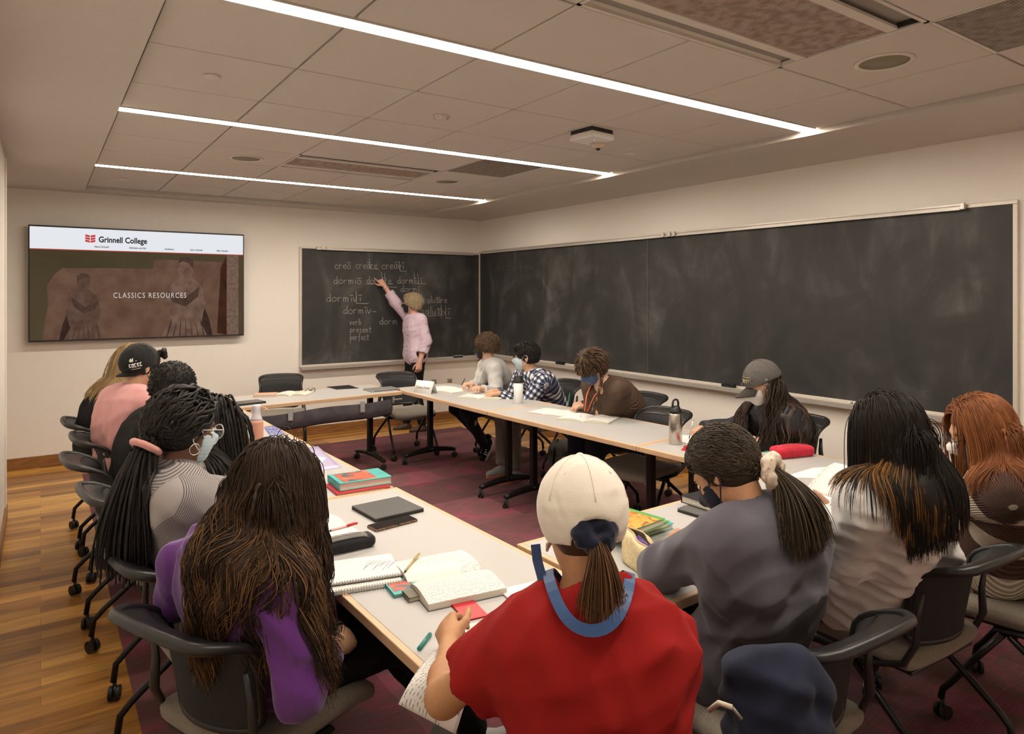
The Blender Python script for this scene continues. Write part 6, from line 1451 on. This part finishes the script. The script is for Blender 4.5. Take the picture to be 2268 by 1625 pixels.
def leaf(w_, l, h, curl, s):
    """page block of an open book: arched surface down to the fore-edge"""
    def top(i, j):
        x = i * w_; return (j * l, s * x, h * (1 - .12 * i) * (1 - math.exp(-i * 9)) + curl * math.sin(min(1, i * 1.05) * math.pi) * .55 + .002)
    return top
def open_book(name, lab, A, B, w_=.17, h=.012, cov=M_teal, page=M_text, page2=None, curl=.012, z=TZ, cat='book', extra=None, l=None, center=False):
    a, rz, ln = rig(A, B, z + .015); ln = l or ln
    t = empty(name, (a[0], a[1], z), rz, lab, cat)
    for s, pm in ((-1, page), (1, page2 or page)):
        top = leaf(w_, ln, h * (1.0 if s < 0 else .8), curl, s); mb = MB()
        mb.grid(lambda i, j: top(i, j), 16, 3); n = 15
        # fore edge and end faces
        for i in range(n):
            for jj in (0, 1):
                a0 = top(i / n, jj); a1 = top((i + 1) / n, jj); vs = [mb.bm.verts.new(a0), mb.bm.verts.new(a1), mb.bm.verts.new((a1[0], a1[1], .0015)), mb.bm.verts.new((a0[0], a0[1], .0015))]; f = mb.bm.faces.new(vs); f.material_index = 1
        p0 = top(1, 0); p1 = top(1, 1); f = mb.bm.faces.new([mb.bm.verts.new(p0), mb.bm.verts.new(p1), mb.bm.verts.new((p1[0], p1[1], .0015)), mb.bm.verts.new((p0[0], p0[1], .0015))]); f.material_index = 1
        mb.build('page_block', None, t, mats=[pm, M_edge])
    MB().box((ln / 2, 0, .0008), (ln + .006, 2 * w_ + .008, .0016)).build('cover', cov, t)
    if extra: extra(t, ln, w_)
    return t
def closed_book(name, lab, A, B, w_=.18, h=.03, cov=M_teal, z=TZ, cat='book', art=None, l=None, rz_add=0):
    a, rz, ln = rig(A, B, z); ln = l or ln; t = empty(name, (a[0], a[1], z), rz + rz_add, lab, cat)
    MB().box((ln / 2, w_ / 2 + .002, h / 2), (ln - .006, w_ - .006, h - .004)).build('page_block', M_edge, t)
    MB().box((ln / 2, w_ / 2, .001), (ln, w_, .002)).box((ln / 2, w_ / 2, h - .001), (ln, w_, .002)).box((.001, w_ / 2, h / 2), (.002, w_, h)).build('cover', cov, t)
    if art: art(t, ln, w_, h)
    return t
def sheet(name, lab, pts, m=M_blankp, z=TZ, th=.0006, cat='paper', lift=0, group=None):
    q = [T(*p, z) for p in pts]; c = sum(q) / 4; d = q[1] - q[0]; rz = math.atan2(d[1], d[0]); R2 = np.array([[math.cos(rz), math.sin(rz)], [-math.sin(rz), math.cos(rz)]]); loc = [R2 @ (x - c) for x in q]; mb = MB()
    def fn(i, j):
        p = (loc[0] * (1 - i) + loc[1] * i) * (1 - j) + (loc[3] * (1 - i) + loc[2] * i) * j; return (p[0], p[1], th + lift * ((2 * i - 1) ** 2) * j)
    mb.grid(fn, 9, 9); o = mb.build(name, m, solid=th); o.location = (c[0], c[1], z); o.rotation_euler = (0, 0, rz); return tag(o, lab, cat, group)
def pen(name, lab, A, B, m, tip=M_dark, r=.0045, z=TZ, z2=None, cat='pen', capm=None):
    a = T(*A, z + r); b = T(*B, z + r); v = b - a; ln = float(np.linalg.norm(v)); t = empty(name, (a[0], a[1], z + r), math.atan2(v[1], v[0]), lab, cat)
    MB().cyl((.012, 0, 0), (ln * .62, 0, 0), r, n=12).build('barrel', m, t); MB().cyl((ln * .62, 0, 0), (ln, 0, 0), r * 1.12, n=12).cyl((ln * .64, 0, r), (ln * .9, 0, r * 1.3), .0012, n=6).build('pen_cap', capm or m, t); MB().cyl((0, 0, 0), (.012, 0, 0), .001, r * .9, n=10).build('tip', tip, t); return t
# ---- left row, near
def tb(t, ln, w_):
    s_ = MB(); s_.box((ln * .28, w_ * .55, .0175), (.022, .014, .0012)); s_.build('yellow_flag', mat('yellow_note', (.85, .55, .03), .7), t)
    s_ = MB(); s_.tube([(ln * .62, w_ * .40, .0185), (ln * .66, w_ * .52, .019), (ln * .60, w_ * .62, .0185), (ln * .63, w_ * .74, .0165)], .0035, 6, sy=.3); s_.build('green_mark', mat('green_ink', (.08, .18, .04), .7), t)
open_book('textbook', 'thick open textbook with printed pages, nearest on the left table corner', (906, 1291), (1069, 1259), .185, .022, mat('dark_cover', (.03, .05, .05), .4), extra=tb, curl=.016)
def spiral_nb(lab, A, B, w_, h, pm, z=TZ, ringm=M_dark, ring=True):
    a, rz, ln = rig(A, B, z + h); t = empty('spiral_notebook', (a[0], a[1], z), rz, lab, 'notebook')
    MB().box((ln / 2, w_ / 2 + .008, h / 2), (ln, w_, h), bev=.001).build('page_block', pm, t)
    MB().box((ln / 2, w_ / 2 + .006, .0008), (ln + .004, w_ + .004, .0016)).build('cover', M_dark, t)
    if ring:
        mb = MB(); n = int(ln / .0085); R0 = h / 2 + .004
        for i in range(n):
            x = (i + .5) * ln / n
            mb.tube([(x + .001 * math.sin(k), .004 + R0 * math.cos(k * .698), h / 2 + .001 + R0 * math.sin(k * .698)) for k in range(9)], .0007, 4, cap=False)
        tag(mb.build('spiral_wire', M_grid, t), kind='stuff')
        mb = MB()
        for i in range(n): mb.box(((i + .5) * ln / n, .014, h + .0002), (.003, .003, .0006))
        tag(mb.build('punched_holes', M_dark, t), kind='stuff')
    return t
spiral_nb('spiral notebook with black wire lying under the handwritten one', (704, 1318), (893, 1288), .17, .014, M_ruled)
spiral_nb('spiral notebook with handwritten lines, on top of another notebook at the table edge', (700, 1300), (891, 1272), .19, .008, M_notes2, TZ + .015)
mb = MB(); q0, q1 = T(800, 1262, TZ + .024), T(882, 1230, TZ + .024)
for k in range(11):
    a = T(818 + k * 6, 1240 + (k % 2) * 2, TZ + .024); b = T(804 + k * 6 - (k % 3) * 3, 1262 - (k % 4) * 4, TZ + .024); mb.tube([(a[0], a[1], TZ + .0236), (a[0] * .6 + b[0] * .4 + .001, a[1] * .6 + b[1] * .4, TZ + .0236), (b[0], b[1], TZ + .0236)], .0007, 4)
_nb = [o for o in bpy.data.objects if o.get('label', '').startswith('spiral notebook with handwritten')][0]
bpy.context.view_layer.update(); w_o = mb.build('handwriting', mat('pencil_grey', (.30, .30, .31), .8), _nb); w_o.matrix_parent_inverse = _nb.matrix_world.inverted()
pen('pencil', 'olive pencil lying across the handwritten spiral notebook', (895, 1268), (928, 1226), mat('olive_pencil', (.45, .38, .14), .5), z=TZ + .024, r=.0042, cat='pencil')
sheet('worksheet', 'sheet of handwritten notes lying behind the spiral notebook', [(796, 1224), (939, 1228), (936, 1201), (800, 1206)], M_notes)
def smallart(t, ln, w_, h):
    MB().box((ln * .5, w_ * .55, h + .0002), (ln * .8, w_ * .7, .0006)).build('cover_picture', M_cov_red, t)
closed_book('paperback', 'small teal paperback with a dark picture, half under the open textbook', (872, 1326), (932, 1313), .11, .012, M_teal, art=smallart)
closed_book('paperback', 'thin olive booklet sticking out under the open textbook', (905, 1336), (935, 1329), .06, .016, mat('olive_cover', (.14, .13, .08), .5))
def pouch(lab, A, B, dep, h, m, m2, z=TZ, name='pencil_case', cat='pencil case', bulge=.8, zipm=M_dark):
    a, rz, ln = rig(A, B, z + h * .3); t = empty(name, (a[0], a[1], z), rz, lab, cat)
    O = [('u', rbx((ln / 2, dep / 2, h * .5), (ln / 2, dep / 2, h * .5), h * .38), 0), ('u', el((ln / 2, dep / 2, h * .62), (ln * .42, dep * .42, h * .5)), .02)]
    V, Q = sculpt(O, .005, folds(.003, 1.6, 5)); V = relax(V, Q, 2); V[:, 2] = np.maximum(V[:, 2], .001); mesh_np('fabric', V, Q, m, t)
    MB().tube([(ln * .04, dep * .5, h * .95), (ln * .3, dep * .5, h * 1.09), (ln * .7, dep * .5, h * 1.09), (ln * .96, dep * .5, h * .95)], .0035, 8, sy=.6).build('zipper', zipm, t)
    if m2: 
        MB().grid(lambda i, j: (ln * (.06 + .88 * i), dep * (.10 + .78 * j), h * (1.13 + .12 * math.sin(j * 3.14)) - .016 * (abs(2 * i - 1) ** 4)), 12, 8).build('top_panel', m2, t, solid=.002)
    return t, ln
M_pblack = cloth('black_canvas_pouch', (.018, .018, .020), .2); t, ln = pouch('black and grey zip pencil case with faded white lettering', (702, 1232), (835, 1203), .075, .045, M_pblack, cloth('grey_canvas_top', (.17, .165, .15), .1))
mb = text_mesh('Saint-Laurent', .022, sx=1.0, shear=.3); mb.xf(Matrix.Translation((ln * .26, .030, .0585))); mb.build('lettering', mat('faded_white_print', (.55, .54, .5), .8), t, norm=False, solid=.0006)
open_book('notebook', 'open ruled notebook beside the red pen and the purple hoodie student', (664, 1182), (770, 1160), .19, .010, M_teal, M_ruled, curl=.014, cat='notebook')
pen('pen', 'red ballpoint pen lying on the open ruled notebook', (727, 1176), (791, 1158), mat('clear_barrel', (.75, .5, .48), .2), capm=M_redp, z=TZ + .016)
t_a, rz_, ln_ = rig((833, 1174), (926, 1150), TZ + .01); t = empty('phone', (t_a[0], t_a[1], TZ), rz_, 'smartphone in a brown patterned case in front of the closed black laptop', 'phone')
MB().box((ln_ / 2, .037, .006), (ln_, .074, .011), bev=.004).build('case', cover_mat('tortoise_case', [(.4, (.03, .02, .02)), (.55, (.40, .20, .11)), (.62, (.05, .03, .03))], 60), t); MB().box((ln_ / 2, .037, .0122), (ln_ - .006, .068, .0012), bev=.0004).build('screen', mat('phone_glass', (.012, .012, .014), .08), t)
def laptop(name, lab, A, B, dep, m, z=TZ, l=None, logo=False):
    a, rz, ln = rig(A, B, z + .015); ln = l or ln; t = empty(name, (a[0], a[1], z), rz, lab, 'laptop')
    MB().box((ln / 2, dep / 2, .0055), (ln, dep, .009), bev=.002).build('base', M_dark if m is not M_alu2 else m, t); MB().box((ln / 2, dep / 2, .014), (ln, dep, .007), bev=.002).build('lid', m, t); MB().cyl((ln * .1, .004 if 1 else 0, .011), (ln * .9, .004, .011), .005, n=10).build('hinge', M_dark, t)
    for x in (.1, .9): pass
    if logo: MB().cyl((ln / 2, dep / 2, .0172), (ln / 2, dep / 2, .0180), .012, n=20).build('lid_emblem', mat('emblem_white', (.7, .7, .7), .3), t)
    return t
M_alu2 = mat('silver_lid', (.42, .42, .42), .35, .6); M_ltop = mat('dark_grey_lid', (.062, .060, .058), .42, .2)
laptop('laptop', 'closed dark grey laptop on the left table by the inner edge', (832, 1150), (939, 1126), .225, M_ltop)
def art1(t, ln, w_, h):
    MB().box((ln * .42, w_ * .52, h + .0003), (ln * .64, w_ * .86, .0006)).build('cover_picture', M_cov_red, t); MB().prism([(ln * .30, w_ * .2), (ln * .70, w_ * .2), (ln * .66, w_ * .8), (ln * .48, w_ * .8)], h + .0006, h + .001).build('red_panel', mat('cover_red_panel', (.66, .09, .03), .4), t)
    mb = text_mesh('WORLDS', .016, sx=.9); mb.xf(Matrix.Translation((ln * .80, w_ * .40, h + .0008))); mb.build('title', mat('title_ink', (.02, .2, .22), .6), t, norm=False)
closed_book('textbook', 'thin red edged book lying under the turquoise and red textbook', (746, 1099), (866, 1080), .20, .010, M_redp)
closed_book('textbook', 'closed textbook with turquoise and red cover beyond the dark laptop', (752, 1088), (868, 1070), .19, .035, M_teal, z=TZ + .011, art=art1)
# folder, booklet and papers farther up the left row
o = sheet('plastic_folder', 'clear purple plastic folder with papers inside on the left table', [(664, 1052), (757, 1036), (704, 989), (640, 998)], mat('lilac_plastic', (.55, .50, .72), .25), th=.004, cat='folder'); 
sheet('envelope', 'small white envelope lying on the purple folder', [(684, 1030), (700, 1040), (722, 1014), (690, 1008)], M_blankp, TZ + .006, cat='envelope')
sheet('paper', 'loose white sheet between the purple folder and the turquoise textbook', [(696, 1078), (708, 1074), (764, 1062), (700, 1054)])
pen('pen', 'black pen lying by the turquoise textbook', (722, 1068), (700, 1076), M_black)
sheet('booklet', 'blue and green paper booklet at the inner edge of the left table', [(600, 968), (633, 960), (606, 943), (584, 946)], M_cov_blue, th=.003, cat='booklet')
def bottle(name, lab, p, prof, capprof, m, mc, extra=None, cat='bottle'):
    t = empty(name, (p[0], p[1], TZ), 0, lab, cat); MB().lathe(prof, 36).build('body', m, t); c = MB().lathe(capprof, 32).build('lid', mc, t)
    if extra: extra(t, c)
    return t
pb = at(568, 998, 4.13)
def pink_loop(t, c): MB().tube([(.022, -.012, .262), (.045, -.03, .258), (.056, -.038, .245), (.050, -.036, .236), (.036, -.022, .243)], .007, 8, sy=.5).build('carry_loop', mat('tan_loop', (.62, .36, .24), .6), t)
bottle('water_bottle', 'salmon pink water bottle with white lid on the left table', pb, [(.001, 0), (.037, 0), (.040, .004), (.040, .17), (.036, .185)], [(.036, .185), (.030, .20), (.023, .222), (.022, .245), (.023, .247), (.023, .272), (.021, .276), (.001, .277)], mat('salmon_coat', (.66, .33, .235), .45), mat('lid_white', (.72, .71, .74), .35), pink_loop)
open_book('open_book', 'open white book behind the pink bottle on the left table', (505, 986), (590, 970), .17, .010, M_purp, M_text, curl=.010, cat='book')
sheet('paper', 'loose sheet beyond the open book near the left table seam', [(512, 944), (560, 941), (552, 930), (515, 934)])
closed_book('workbook', 'blue covered workbook in front of the braided students', (512, 1020), (552, 1008), .16, .012, M_cov_blue)
# ---- far table
t_ = laptop('tablet_computer', 'black tablet at the left end of the far table', (526, 896), (579, 890), .17, mat('tablet_black', (.012, .012, .013), .2), l=.25)
t_['category'] = 'tablet'
closed_book('textbook', 'book with pink and cream cover in front of the empty far left chair', (561, 881), (612, 879), .17, .022, M_cov_pink)
open_book('open_book', 'worn open book beside the sunglasses on the far table', (642, 874), (668, 863), .15, .014, M_cov_pink, M_edge, curl=.018, cat='book', l=.22)
sheet('paper', 'white sheet on the far table in front of the open book', [(572, 888), (632, 884), (652, 878), (588, 881)])
t = empty('sunglasses', (*T(688, 870), TZ), .4, 'small brown sunglasses on the far table', 'sunglasses'); mb = MB()
for k in (-1, 1): mb.tube([(k * .033 + .024 * math.cos(a), 0.0, .024 + .020 * math.sin(a)) for a in [i * math.pi / 6 for i in range(13)]], .003, 6, cap=False); mb.tube([(k * .058, 0, .03), (k * .06, .06, .012), (k * .06, .12, .004)], .0025, 6)
mb.tube([(-.009, 0, .03), (.009, 0, .03)], .0025, 6); mb.build('frame', mat('tortoise_frame', (.10, .04, .02), .3), t)
sheet('folder', 'flat black folder on the far table left of the silver laptop', [(745, 863), (795, 860), (773, 853), (723, 857)], M_black, th=.004, cat='folder')
laptop('laptop', 'closed silver laptop at the right end of the far table', (823, 866), (870, 862), .21, M_alu2, l=.30, logo=True)
# ---- right row
a, rz, ln = rig((915, 869), (953, 873)); t = empty('name_card', (a[0], a[1], TZ), rz, 'folded white name card standing at the far end of the right row', 'name card'); ln = .22; w2 = .10
mb = MB(); mb.grid(lambda i, j: (i * ln, j * w2, .115 * (1 - abs(2 * j - 1)) + .001), 2, 3); mb.build('folded_card', M_blankp, t, solid=.0012)
mb = text_mesh('Conner Dutkin', .032, sx=.85, off=.0004); ang = math.atan2(.115, w2 / 2); mb.xf(Matrix.Translation((.022, .018 - .0022, .044 + .001)) @ Matrix.Rotation(ang, 4, 'X')); mb.build('lettering', mat('ink_grey', (.08, .08, .08), .7), t, norm=False)
open_book('notebook', 'open notebook of the student in the light grey hoodie', (966, 864), (1010, 858), .22, .012, M_edge, M_ruled, curl=.006, cat='notebook', l=.30)
open_book('open_book', 'open green edged textbook of the plaid shirt student', (1060, 880), (1090, 868), .20, .012, M_green, M_text, curl=.014, l=.26)
pt = at(1148, 893, 5.93)
bottle('tumbler', 'frosted white tumbler with a black lid on the right row of tables', pt, [(.001, 0), (.036, 0), (.038, .004), (.042, .18)], [(.044, .18), (.045, .192), (.040, .200), (.038, .232), (.036, .236), (.001, .237)], mat('frosted_white', (.70, .70, .70), .35), M_black)
open_book('notebook', 'open notebook the student in the brown sweater writes in', (1205, 914), (1262, 900), .16, .005, M_redp, M_ruled, curl=.003, cat='notebook', l=.26)
def pinkn(t, ln, w_): MB().box((ln * .5, w_ * .3, .0195), (.03, .012, .001)).build('pink_flag', mat('pink_note', (.85, .20, .42), .7), t)
open_book('open_book', 'open green edged textbook beside the brown sweater student\'s notebook', (1290, 930), (1330, 911), .20, .012, M_green, M_text, curl=.016, extra=pinkn, l=.26)
ps = at(1496, 984, 4.31); M_steel = mat('brushed_steel', (.56, .53, .49), .28, 1.0)
def handle(t, c): MB().tube([(-.024, 0, .232), (-.026, 0, .258), (-.018, 0, .276), (0, 0, .282), (.018, 0, .276), (.026, 0, .258), (.024, 0, .232)], .0065, 8).build('carry_loop', M_black, c)
bottle('steel_bottle', 'brushed steel bottle with black loop lid on the right row of tables', ps, [(.001, 0), (.038, 0), (.041, .003), (.041, .190), (.037, .196)], [(.037, .195), (.039, .200), (.039, .212), (.030, .224), (.027, .238), (.001, .240)], M_steel, M_black, handle)
open_book('notebook', 'open red edged notebook under the hand of the capped student', (1520, 977), (1560, 962), .12, .005, M_redp, M_ruled, curl=.003, cat='notebook', l=.22)
sheet('leaflet', 'red leaflet partly hidden behind the ponytailed student\'s head', [(1508, 998), (1560, 1004), (1550, 990), (1516, 987)], M_redp, th=.002)
def pics(t, ln, w_):
    for k in range(3): MB().box((ln * (.25 + .26 * k), w_ * .55, .0192), (.04, .06, .0006)).build('page_picture', cover_mat('photo_on_page', [(.4, (.12, .09, .05)), (.6, (.55, .48, .36))], 60), t)
open_book('open_book', 'open textbook with turquoise page and pictures in front of the black jacket', (1680, 1000), (1735, 978), .17, .012, M_dark, M_teal, M_text, curl=.014, extra=pics, l=.26)
M_redc = cloth('red_nylon', (.52, .02, .045), .08); t, ln = pouch('bright red zip pencil case on the right row of tables', (1730, 1012), (1808, 1004), .11, .062, M_redc, None, bulge=.5)
MB().box((.012, .012, .03), (.006, .008, .03)).build('zip_pull', M_dark, t)
sheet('papers', 'stack of white worksheets in front of the white sweatshirt student', [(1735, 1056), (1822, 1060), (1850, 1034), (1800, 1036)], M_blankp, th=.002)
sheet('papers', 'loose printed sheet under the stack of worksheets', [(1770, 1060), (1880, 1064), (1890, 1040), (1820, 1038)], M_text, TZ)
closed_book('workbook', 'small pale green and yellow booklet near the white sweatshirt student', (1868, 1047), (1898, 1047), .12, .008, mat('pale_mint', (.50, .60, .52), .5))
sheet('papers', 'white sheets lying under the book held by the white sweatshirt student', [(1705, 1100), (1800, 1140), (1850, 1100), (1730, 1068)], M_blankp, th=.0016)
# ---- book held up by the student in white
c = at(1838, 1102, 2.50); t = empty('held_book', (c[0], c[1], c[2]), 0, 'open book held up in the hand of the white sweatshirt student', 'book')
sd = nv(at(1890, 1122, 2.40) - at(1776, 1086, 2.66)); nrm = nv(np.cross(sd, nv(at(1838, 1060, 2.62) - at(1838, 1102, 2.50)))); upv = np.cross(nrm, sd)
Mh = Matrix(((sd[0], upv[0], nrm[0], 0), (sd[1], upv[1], nrm[1], 0), (sd[2], upv[2], nrm[2], 0), (0, 0, 0, 1)))
for s, pm, tilt in ((1, M_text, .25), (-1, M_blankp, -.35)):
    mb = MB(); mb.grid(lambda i, j: (-.13 + .26 * i, s * .165 * j, .020 * math.sin(j * 2.6) * .8 + tilt * .3 * j * .165 + .004), 3, 12); mb.xf(Mh); mb.build('page_block', pm, t, solid=.010 if s > 0 else .014)
mb = MB().box((0, 0, -.012), (.266, .03, .004)); mb.xf(Mh); mb.build('spine', M_grid, t)
# ---- near table
laptop('laptop', 'closed grey laptop under the black book by the ponytailed student', (1500, 1126), (1600, 1156), .22, mat('slate_lid', (.16, .16, .165), .35, .4), l=.30)
def titl(t, ln, w_, h): mb = text_mesh('Oxford Classics', .015, sx=1.1, off=.0003); mb.xf(Matrix.Translation((.05, -.0015, h * .35)) @ Matrix.Rotation(math.pi / 2, 4, 'X')); mb.build('title', M_paperw, t, norm=False)
closed_book('hardback', 'black hardback with white title stacked on the grey laptop', (1508, 1112), (1600, 1142), .18, .032, M_black, z=TZ + .0182, l=.26, art=titl)
cols = [(M_cov_org, 'green and orange covered textbook on top of the stack of three'), (M_green, 'green covered book in the middle of the stack under the orange picture book'), (M_teal, 'teal and coral covered book at the bottom of the stack of three')]
def art2(t, ln, w_, h): 
    MB().box((ln * .5, w_ * .5, h + .0003), (ln * .78, w_ * .98, .0006)).build('cover_picture', M_cov_org, t); MB().prism([(ln * .06, w_ * .72), (ln * .12, w_ * .60), (ln * .5, w_ * .80), (ln * .7, w_ * .96), (ln * .45, w_ * .93)], h + .0006, h + .001).build('white_flash', M_paperw, t)
for k, (mm_, lab) in enumerate(reversed(cols)):
    zz = TZ + k * .024; A = (1375 + (2 - k) * 10, 1176 + (2 - k) * 4)
    closed_book('textbook', lab, (1386 + (2 - k) * 7, 1194 + (2 - k) * 3), (1452 + (2 - k) * 9, 1184 + (2 - k) * 4), .20, .0238, M_green if k == 2 else mm_, z=zz, art=art2 if k == 2 else None, l=.24, rz_add=.35)
# gold pencil case, open along the top
g0 = T(1392, 1196, TZ + .04); g1 = T(1452, 1258, TZ + .04); v = g1 - g0; ln = float(np.linalg.norm(v)); t = empty('pencil_case', (g0[0], g0[1], TZ), math.atan2(v[1], v[0]), 'gold brocade pencil case standing open with purple pens inside', 'pencil case')
M_gold = noisy('gold_brocade', (.58, .47, .24), (.72, .62, .40), 90, .45, 4, .4, .002, metal=.15)
def gp_(s):
    def fn(i, j):
        w_ = .052 * (1 - j) ** .5 * (math.sin(math.pi * (.06 + .88 * i)) ** .45) + .020 * math.sin(math.pi * i) * j; return (ln * (1.06 * i - .03), s * w_ - .0 + .006 * math.sin(i * 11 + j * 4), .004 + .092 * j ** .9 * (1 - .10 * abs(2 * i - 1) ** 3))
    return fn
for s in (-1, 1):
    MB().grid(gp_(s), 24, 12).build('fabric_side', M_gold, t, solid=.003)
    f_ = gp_(s); MB().tube([f_(i / 16, 1) for i in range(17)], .0028, 6).build('zip_edge', M_maple, t)
MB().box((ln / 2, 0, .055), (ln * .78, .026, .05), bev=.01).build('lining', M_dark, t)
MB().cyl((ln * .35, .004, .084), (ln * .80, .000, .088), .006).cyl((ln * .3, -.006, .083), (ln * .7, -.006, .087), .005).build('pens_inside', M_purp, t)
sheet('worksheet', 'printed worksheet between the gold pencil case and the red shirt', [(1345, 1290), (1410, 1318), (1432, 1268), (1368, 1236)], M_notes)
tag(MB().box((0, 0, .009), (.03, .02, .018), bev=.003).build('rubber_eraser', mat('cream_rubber', (.66, .60, .45), .7), loc=(*T(1436, 1272), TZ), rz=.5), 'cream rubber eraser beside the gold pencil case', 'eraser')
sheet('note', 'small white note in front of the hand with the purple pen', [(1490, 1222), (1512, 1226), (1518, 1212), (1494, 1209)], M_blankp)
pen('highlighter', 'yellow highlighter by the red shirt student\'s neck', (1234, 1288), (1196, 1266), mat('yellow_barrel', (.70, .75, .03), .35), r=.0075, cat='highlighter')
pen('pen', 'blue capped pen lying left of the red shirt student\'s neck', (1168, 1305), (1240, 1312), mat('blue_barrel', (.10, .18, .62), .3), r=.0055, tip=M_navy)
pen('pen', 'grey pen lying left of the spiral notebook on the near left corner', (1178, 1325), (1120, 1356), mat('grey_barrel', (.42, .38, .32), .4), r=.0055, capm=mat('grey_orange_cap', (.40, .35, .30), .4))
spiral_nb('spiral notebook half hidden by the red shirt student\'s shoulder', (1160, 1352), (1250, 1330), .16, .008, M_blankp)
closed_book('exercise_book', 'red exercise book under the worksheets at the near left corner', (1030, 1378), (1082, 1366), .13, .006, M_redp)
sheet('worksheet', 'printed worksheet under the red shirt student\'s left hand', [(1000, 1432), (1110, 1440), (1126, 1362), (1028, 1384)], M_text, TZ + .0065)
# packet of pages hanging off the table corner
A0 = at(958, 1442, 1.74); A1 = at(1085, 1400, 1.74); B0 = at(884, 1556, 1.62); B1 = at(1010, 1622, 1.58)
t = empty('page_packet', (A0[0], A0[1], A0[2]), 0, 'thick packet of printed pages bent down over the near table corner', 'papers')
def pk(i, j, off=0):
    a = A0 * (1 - i) + A1 * i; b = B0 * (1 - i) + B1 * i; p = a * (1 - j) + b * j; vd = nv(np.array([-CF[0], -CF[1], .3])); return tuple(p - A0 + vd * (.045 * math.sin(j * math.pi * .9) + off) + UP * .012 * math.sin(j * 3.1))
M_pk = page_mat('packet_page', 'text', (.80, .79, .77), (.34, .34, .34), .0065, 260)
MB().grid(lambda i, j: pk(i, j), 14, 18).build('top_page', M_pk, t, solid=.0015); MB().grid(lambda i, j: pk(i * .97 + .02, j * .99, -.007), 10, 14).build('page_block', M_blankp, t, solid=.009)
tag(MB().cyl((-.05, 0, .006), (.03, .01, .006), .006, n=12).build('marker', mat('teal_marker', (.02, .22, .20), .4), loc=(*T(948, 1422), TZ), rz=.6), 'teal marker behind the red shirt student\'s wrist', 'marker')
# pens held in hands
def held_pen(lab, P0, P1, m, r=.0045):
    P0 = np.array(P0); P1 = np.array(P1); t = empty('pen', tuple(P0), 0, lab, 'pen'); v = P1 - P0; MB().cyl((0, 0, 0), tuple(v * .12), .0012, r, n=10).build('tip', M_dark, t); MB().cyl(tuple(v * .12), tuple(v * .85), r, n=12).build('barrel', m, t); MB().cyl(tuple(v * .85), tuple(v), r * .8, n=10).build('button', m, t); return t
W = PQ['navy'].arms['L'][2]; held_pen('purple pen held by the ponytailed student', at(1543, 1196, 2.59), at(1549, 1143, 2.57), M_purp)
W = PQ['cap_girl'].arms['R'][2]; held_pen('thin silver pen held by the capped student in the black jacket', at(1526, 972, 4.40), at(1537, 925, 4.40), M_alu)
W = PQ['brown'].arms['R'][2]; held_pen('green pen held by the student in the brown sweater', at(1257, 902, 5.64), at(1262, 870, 5.60), mat('green_barrel', (.02, .35, .16), .35))
held_pen('dark pen held by the student in the light grey hoodie', at(1022, 853, 7.0), at(1030, 838, 7.0), M_black)
held_pen('blue pen held by the plaid shirt student', at(1058, 864, 6.66), at(1082, 862, 6.6), mat('blue_pen', (.03, .05, .35), .35))
# ---- navy jacket over the chair corner
M_jk = cloth('navy_fleece', (.014, .019, .040), .18, sheen=.05); c0 = np.array([1.46, 1.0, .75]); t = empty('jacket', (1.485, .99, .45), 0, 'navy hooded jacket hung over the corner of a chair, cream cord showing', 'jacket')
O = [('u', rc(c0 + A_(.02, -.03, .02), c0 + A_(-.06, .02, .04), .050, .055), .04), ('u', rc(c0 + A_(-.02, -.04, -.02), c0 + A_(-.03, -.05, -.34), .075, .10), .06), ('u', rc(c0 + A_(-.06, .0, .0), c0 + A_(-.10, -.01, -.32), .055, .075), .05), ('u', rc(c0 + A_(.03, -.04, 0), c0 + A_(.05, -.06, -.30), .055, .06), .05), ('u', rc(c0 + A_(-.07, .04, .02), c0 + A_(-.09, .05, -.10), .045, .03), .05)] + [('u', rc(c0 + A_(x0, -.07, z0), c0 + A_(x1, -.13, -.16), .020, .016), .012) for x0, z0, x1 in ((-.03, .03, -.12), (.01, .02, -.03), (.05, .0, .04))] + [('s', el(c0 + A_(.0, -.12, .01), [.022, .03, .045]), .03)]
V, Q = sculpt(O, .006, folds(.020, .6, 33)); V = relax(V, Q, 2, .4); V = relax(V, Q, 3, .5); mesh_np('fabric', V - A_(1.485, .99, .45), Q, M_jk, t)
p0, p1, p2, p3 = at(1572, 1572, 1.50), at(1592, 1556, 1.46), at(1622, 1566, 1.45), at(1642, 1592, 1.45); o0 = A_(1.485, .99, .45)
MB().tube([Vector(p - o0) for p in (p0, p1, p2)], .0055, 10).build('drawcord', mat('cream_cord', (.66, .60, .48), .8), t); MB().tube([Vector(p - o0) for p in (p2, p3)], .0035, 8).build('cord_tip', M_grid, t)
# ---- backpack on the carpet under the right row
c0 = np.array([3.78, 4.72, .006]); t = empty('backpack', tuple(c0), 0, 'grey and black backpack standing on the carpet under the right row of tables', 'backpack')
V, Q = sculpt([('u', rbx((0, 0, .20), (.13, .10, .20), .09), 0), ('u', el((-.05, -.04, .13), (.11, .10, .13)), .05)], .010, folds(.006, .8, 7)); V[:, 2] = np.maximum(V[:, 2], 0); mesh_np('fabric', relax(V, Q, 2), Q, cloth('grey_pack', (.10, .095, .09), .15), t)
MB().tube([(-.13, -.06, .08), (-.16, -.07, .20), (-.13, -.05, .33), (-.05, 0, .41)], .012, 8, sy=.4).build('strap', M_blackc, t); MB().tube([(-.1, -.12, .30), (0, -.13, .33), (.1, -.11, .30)], .005, 6).build('zipper', M_dark, t)
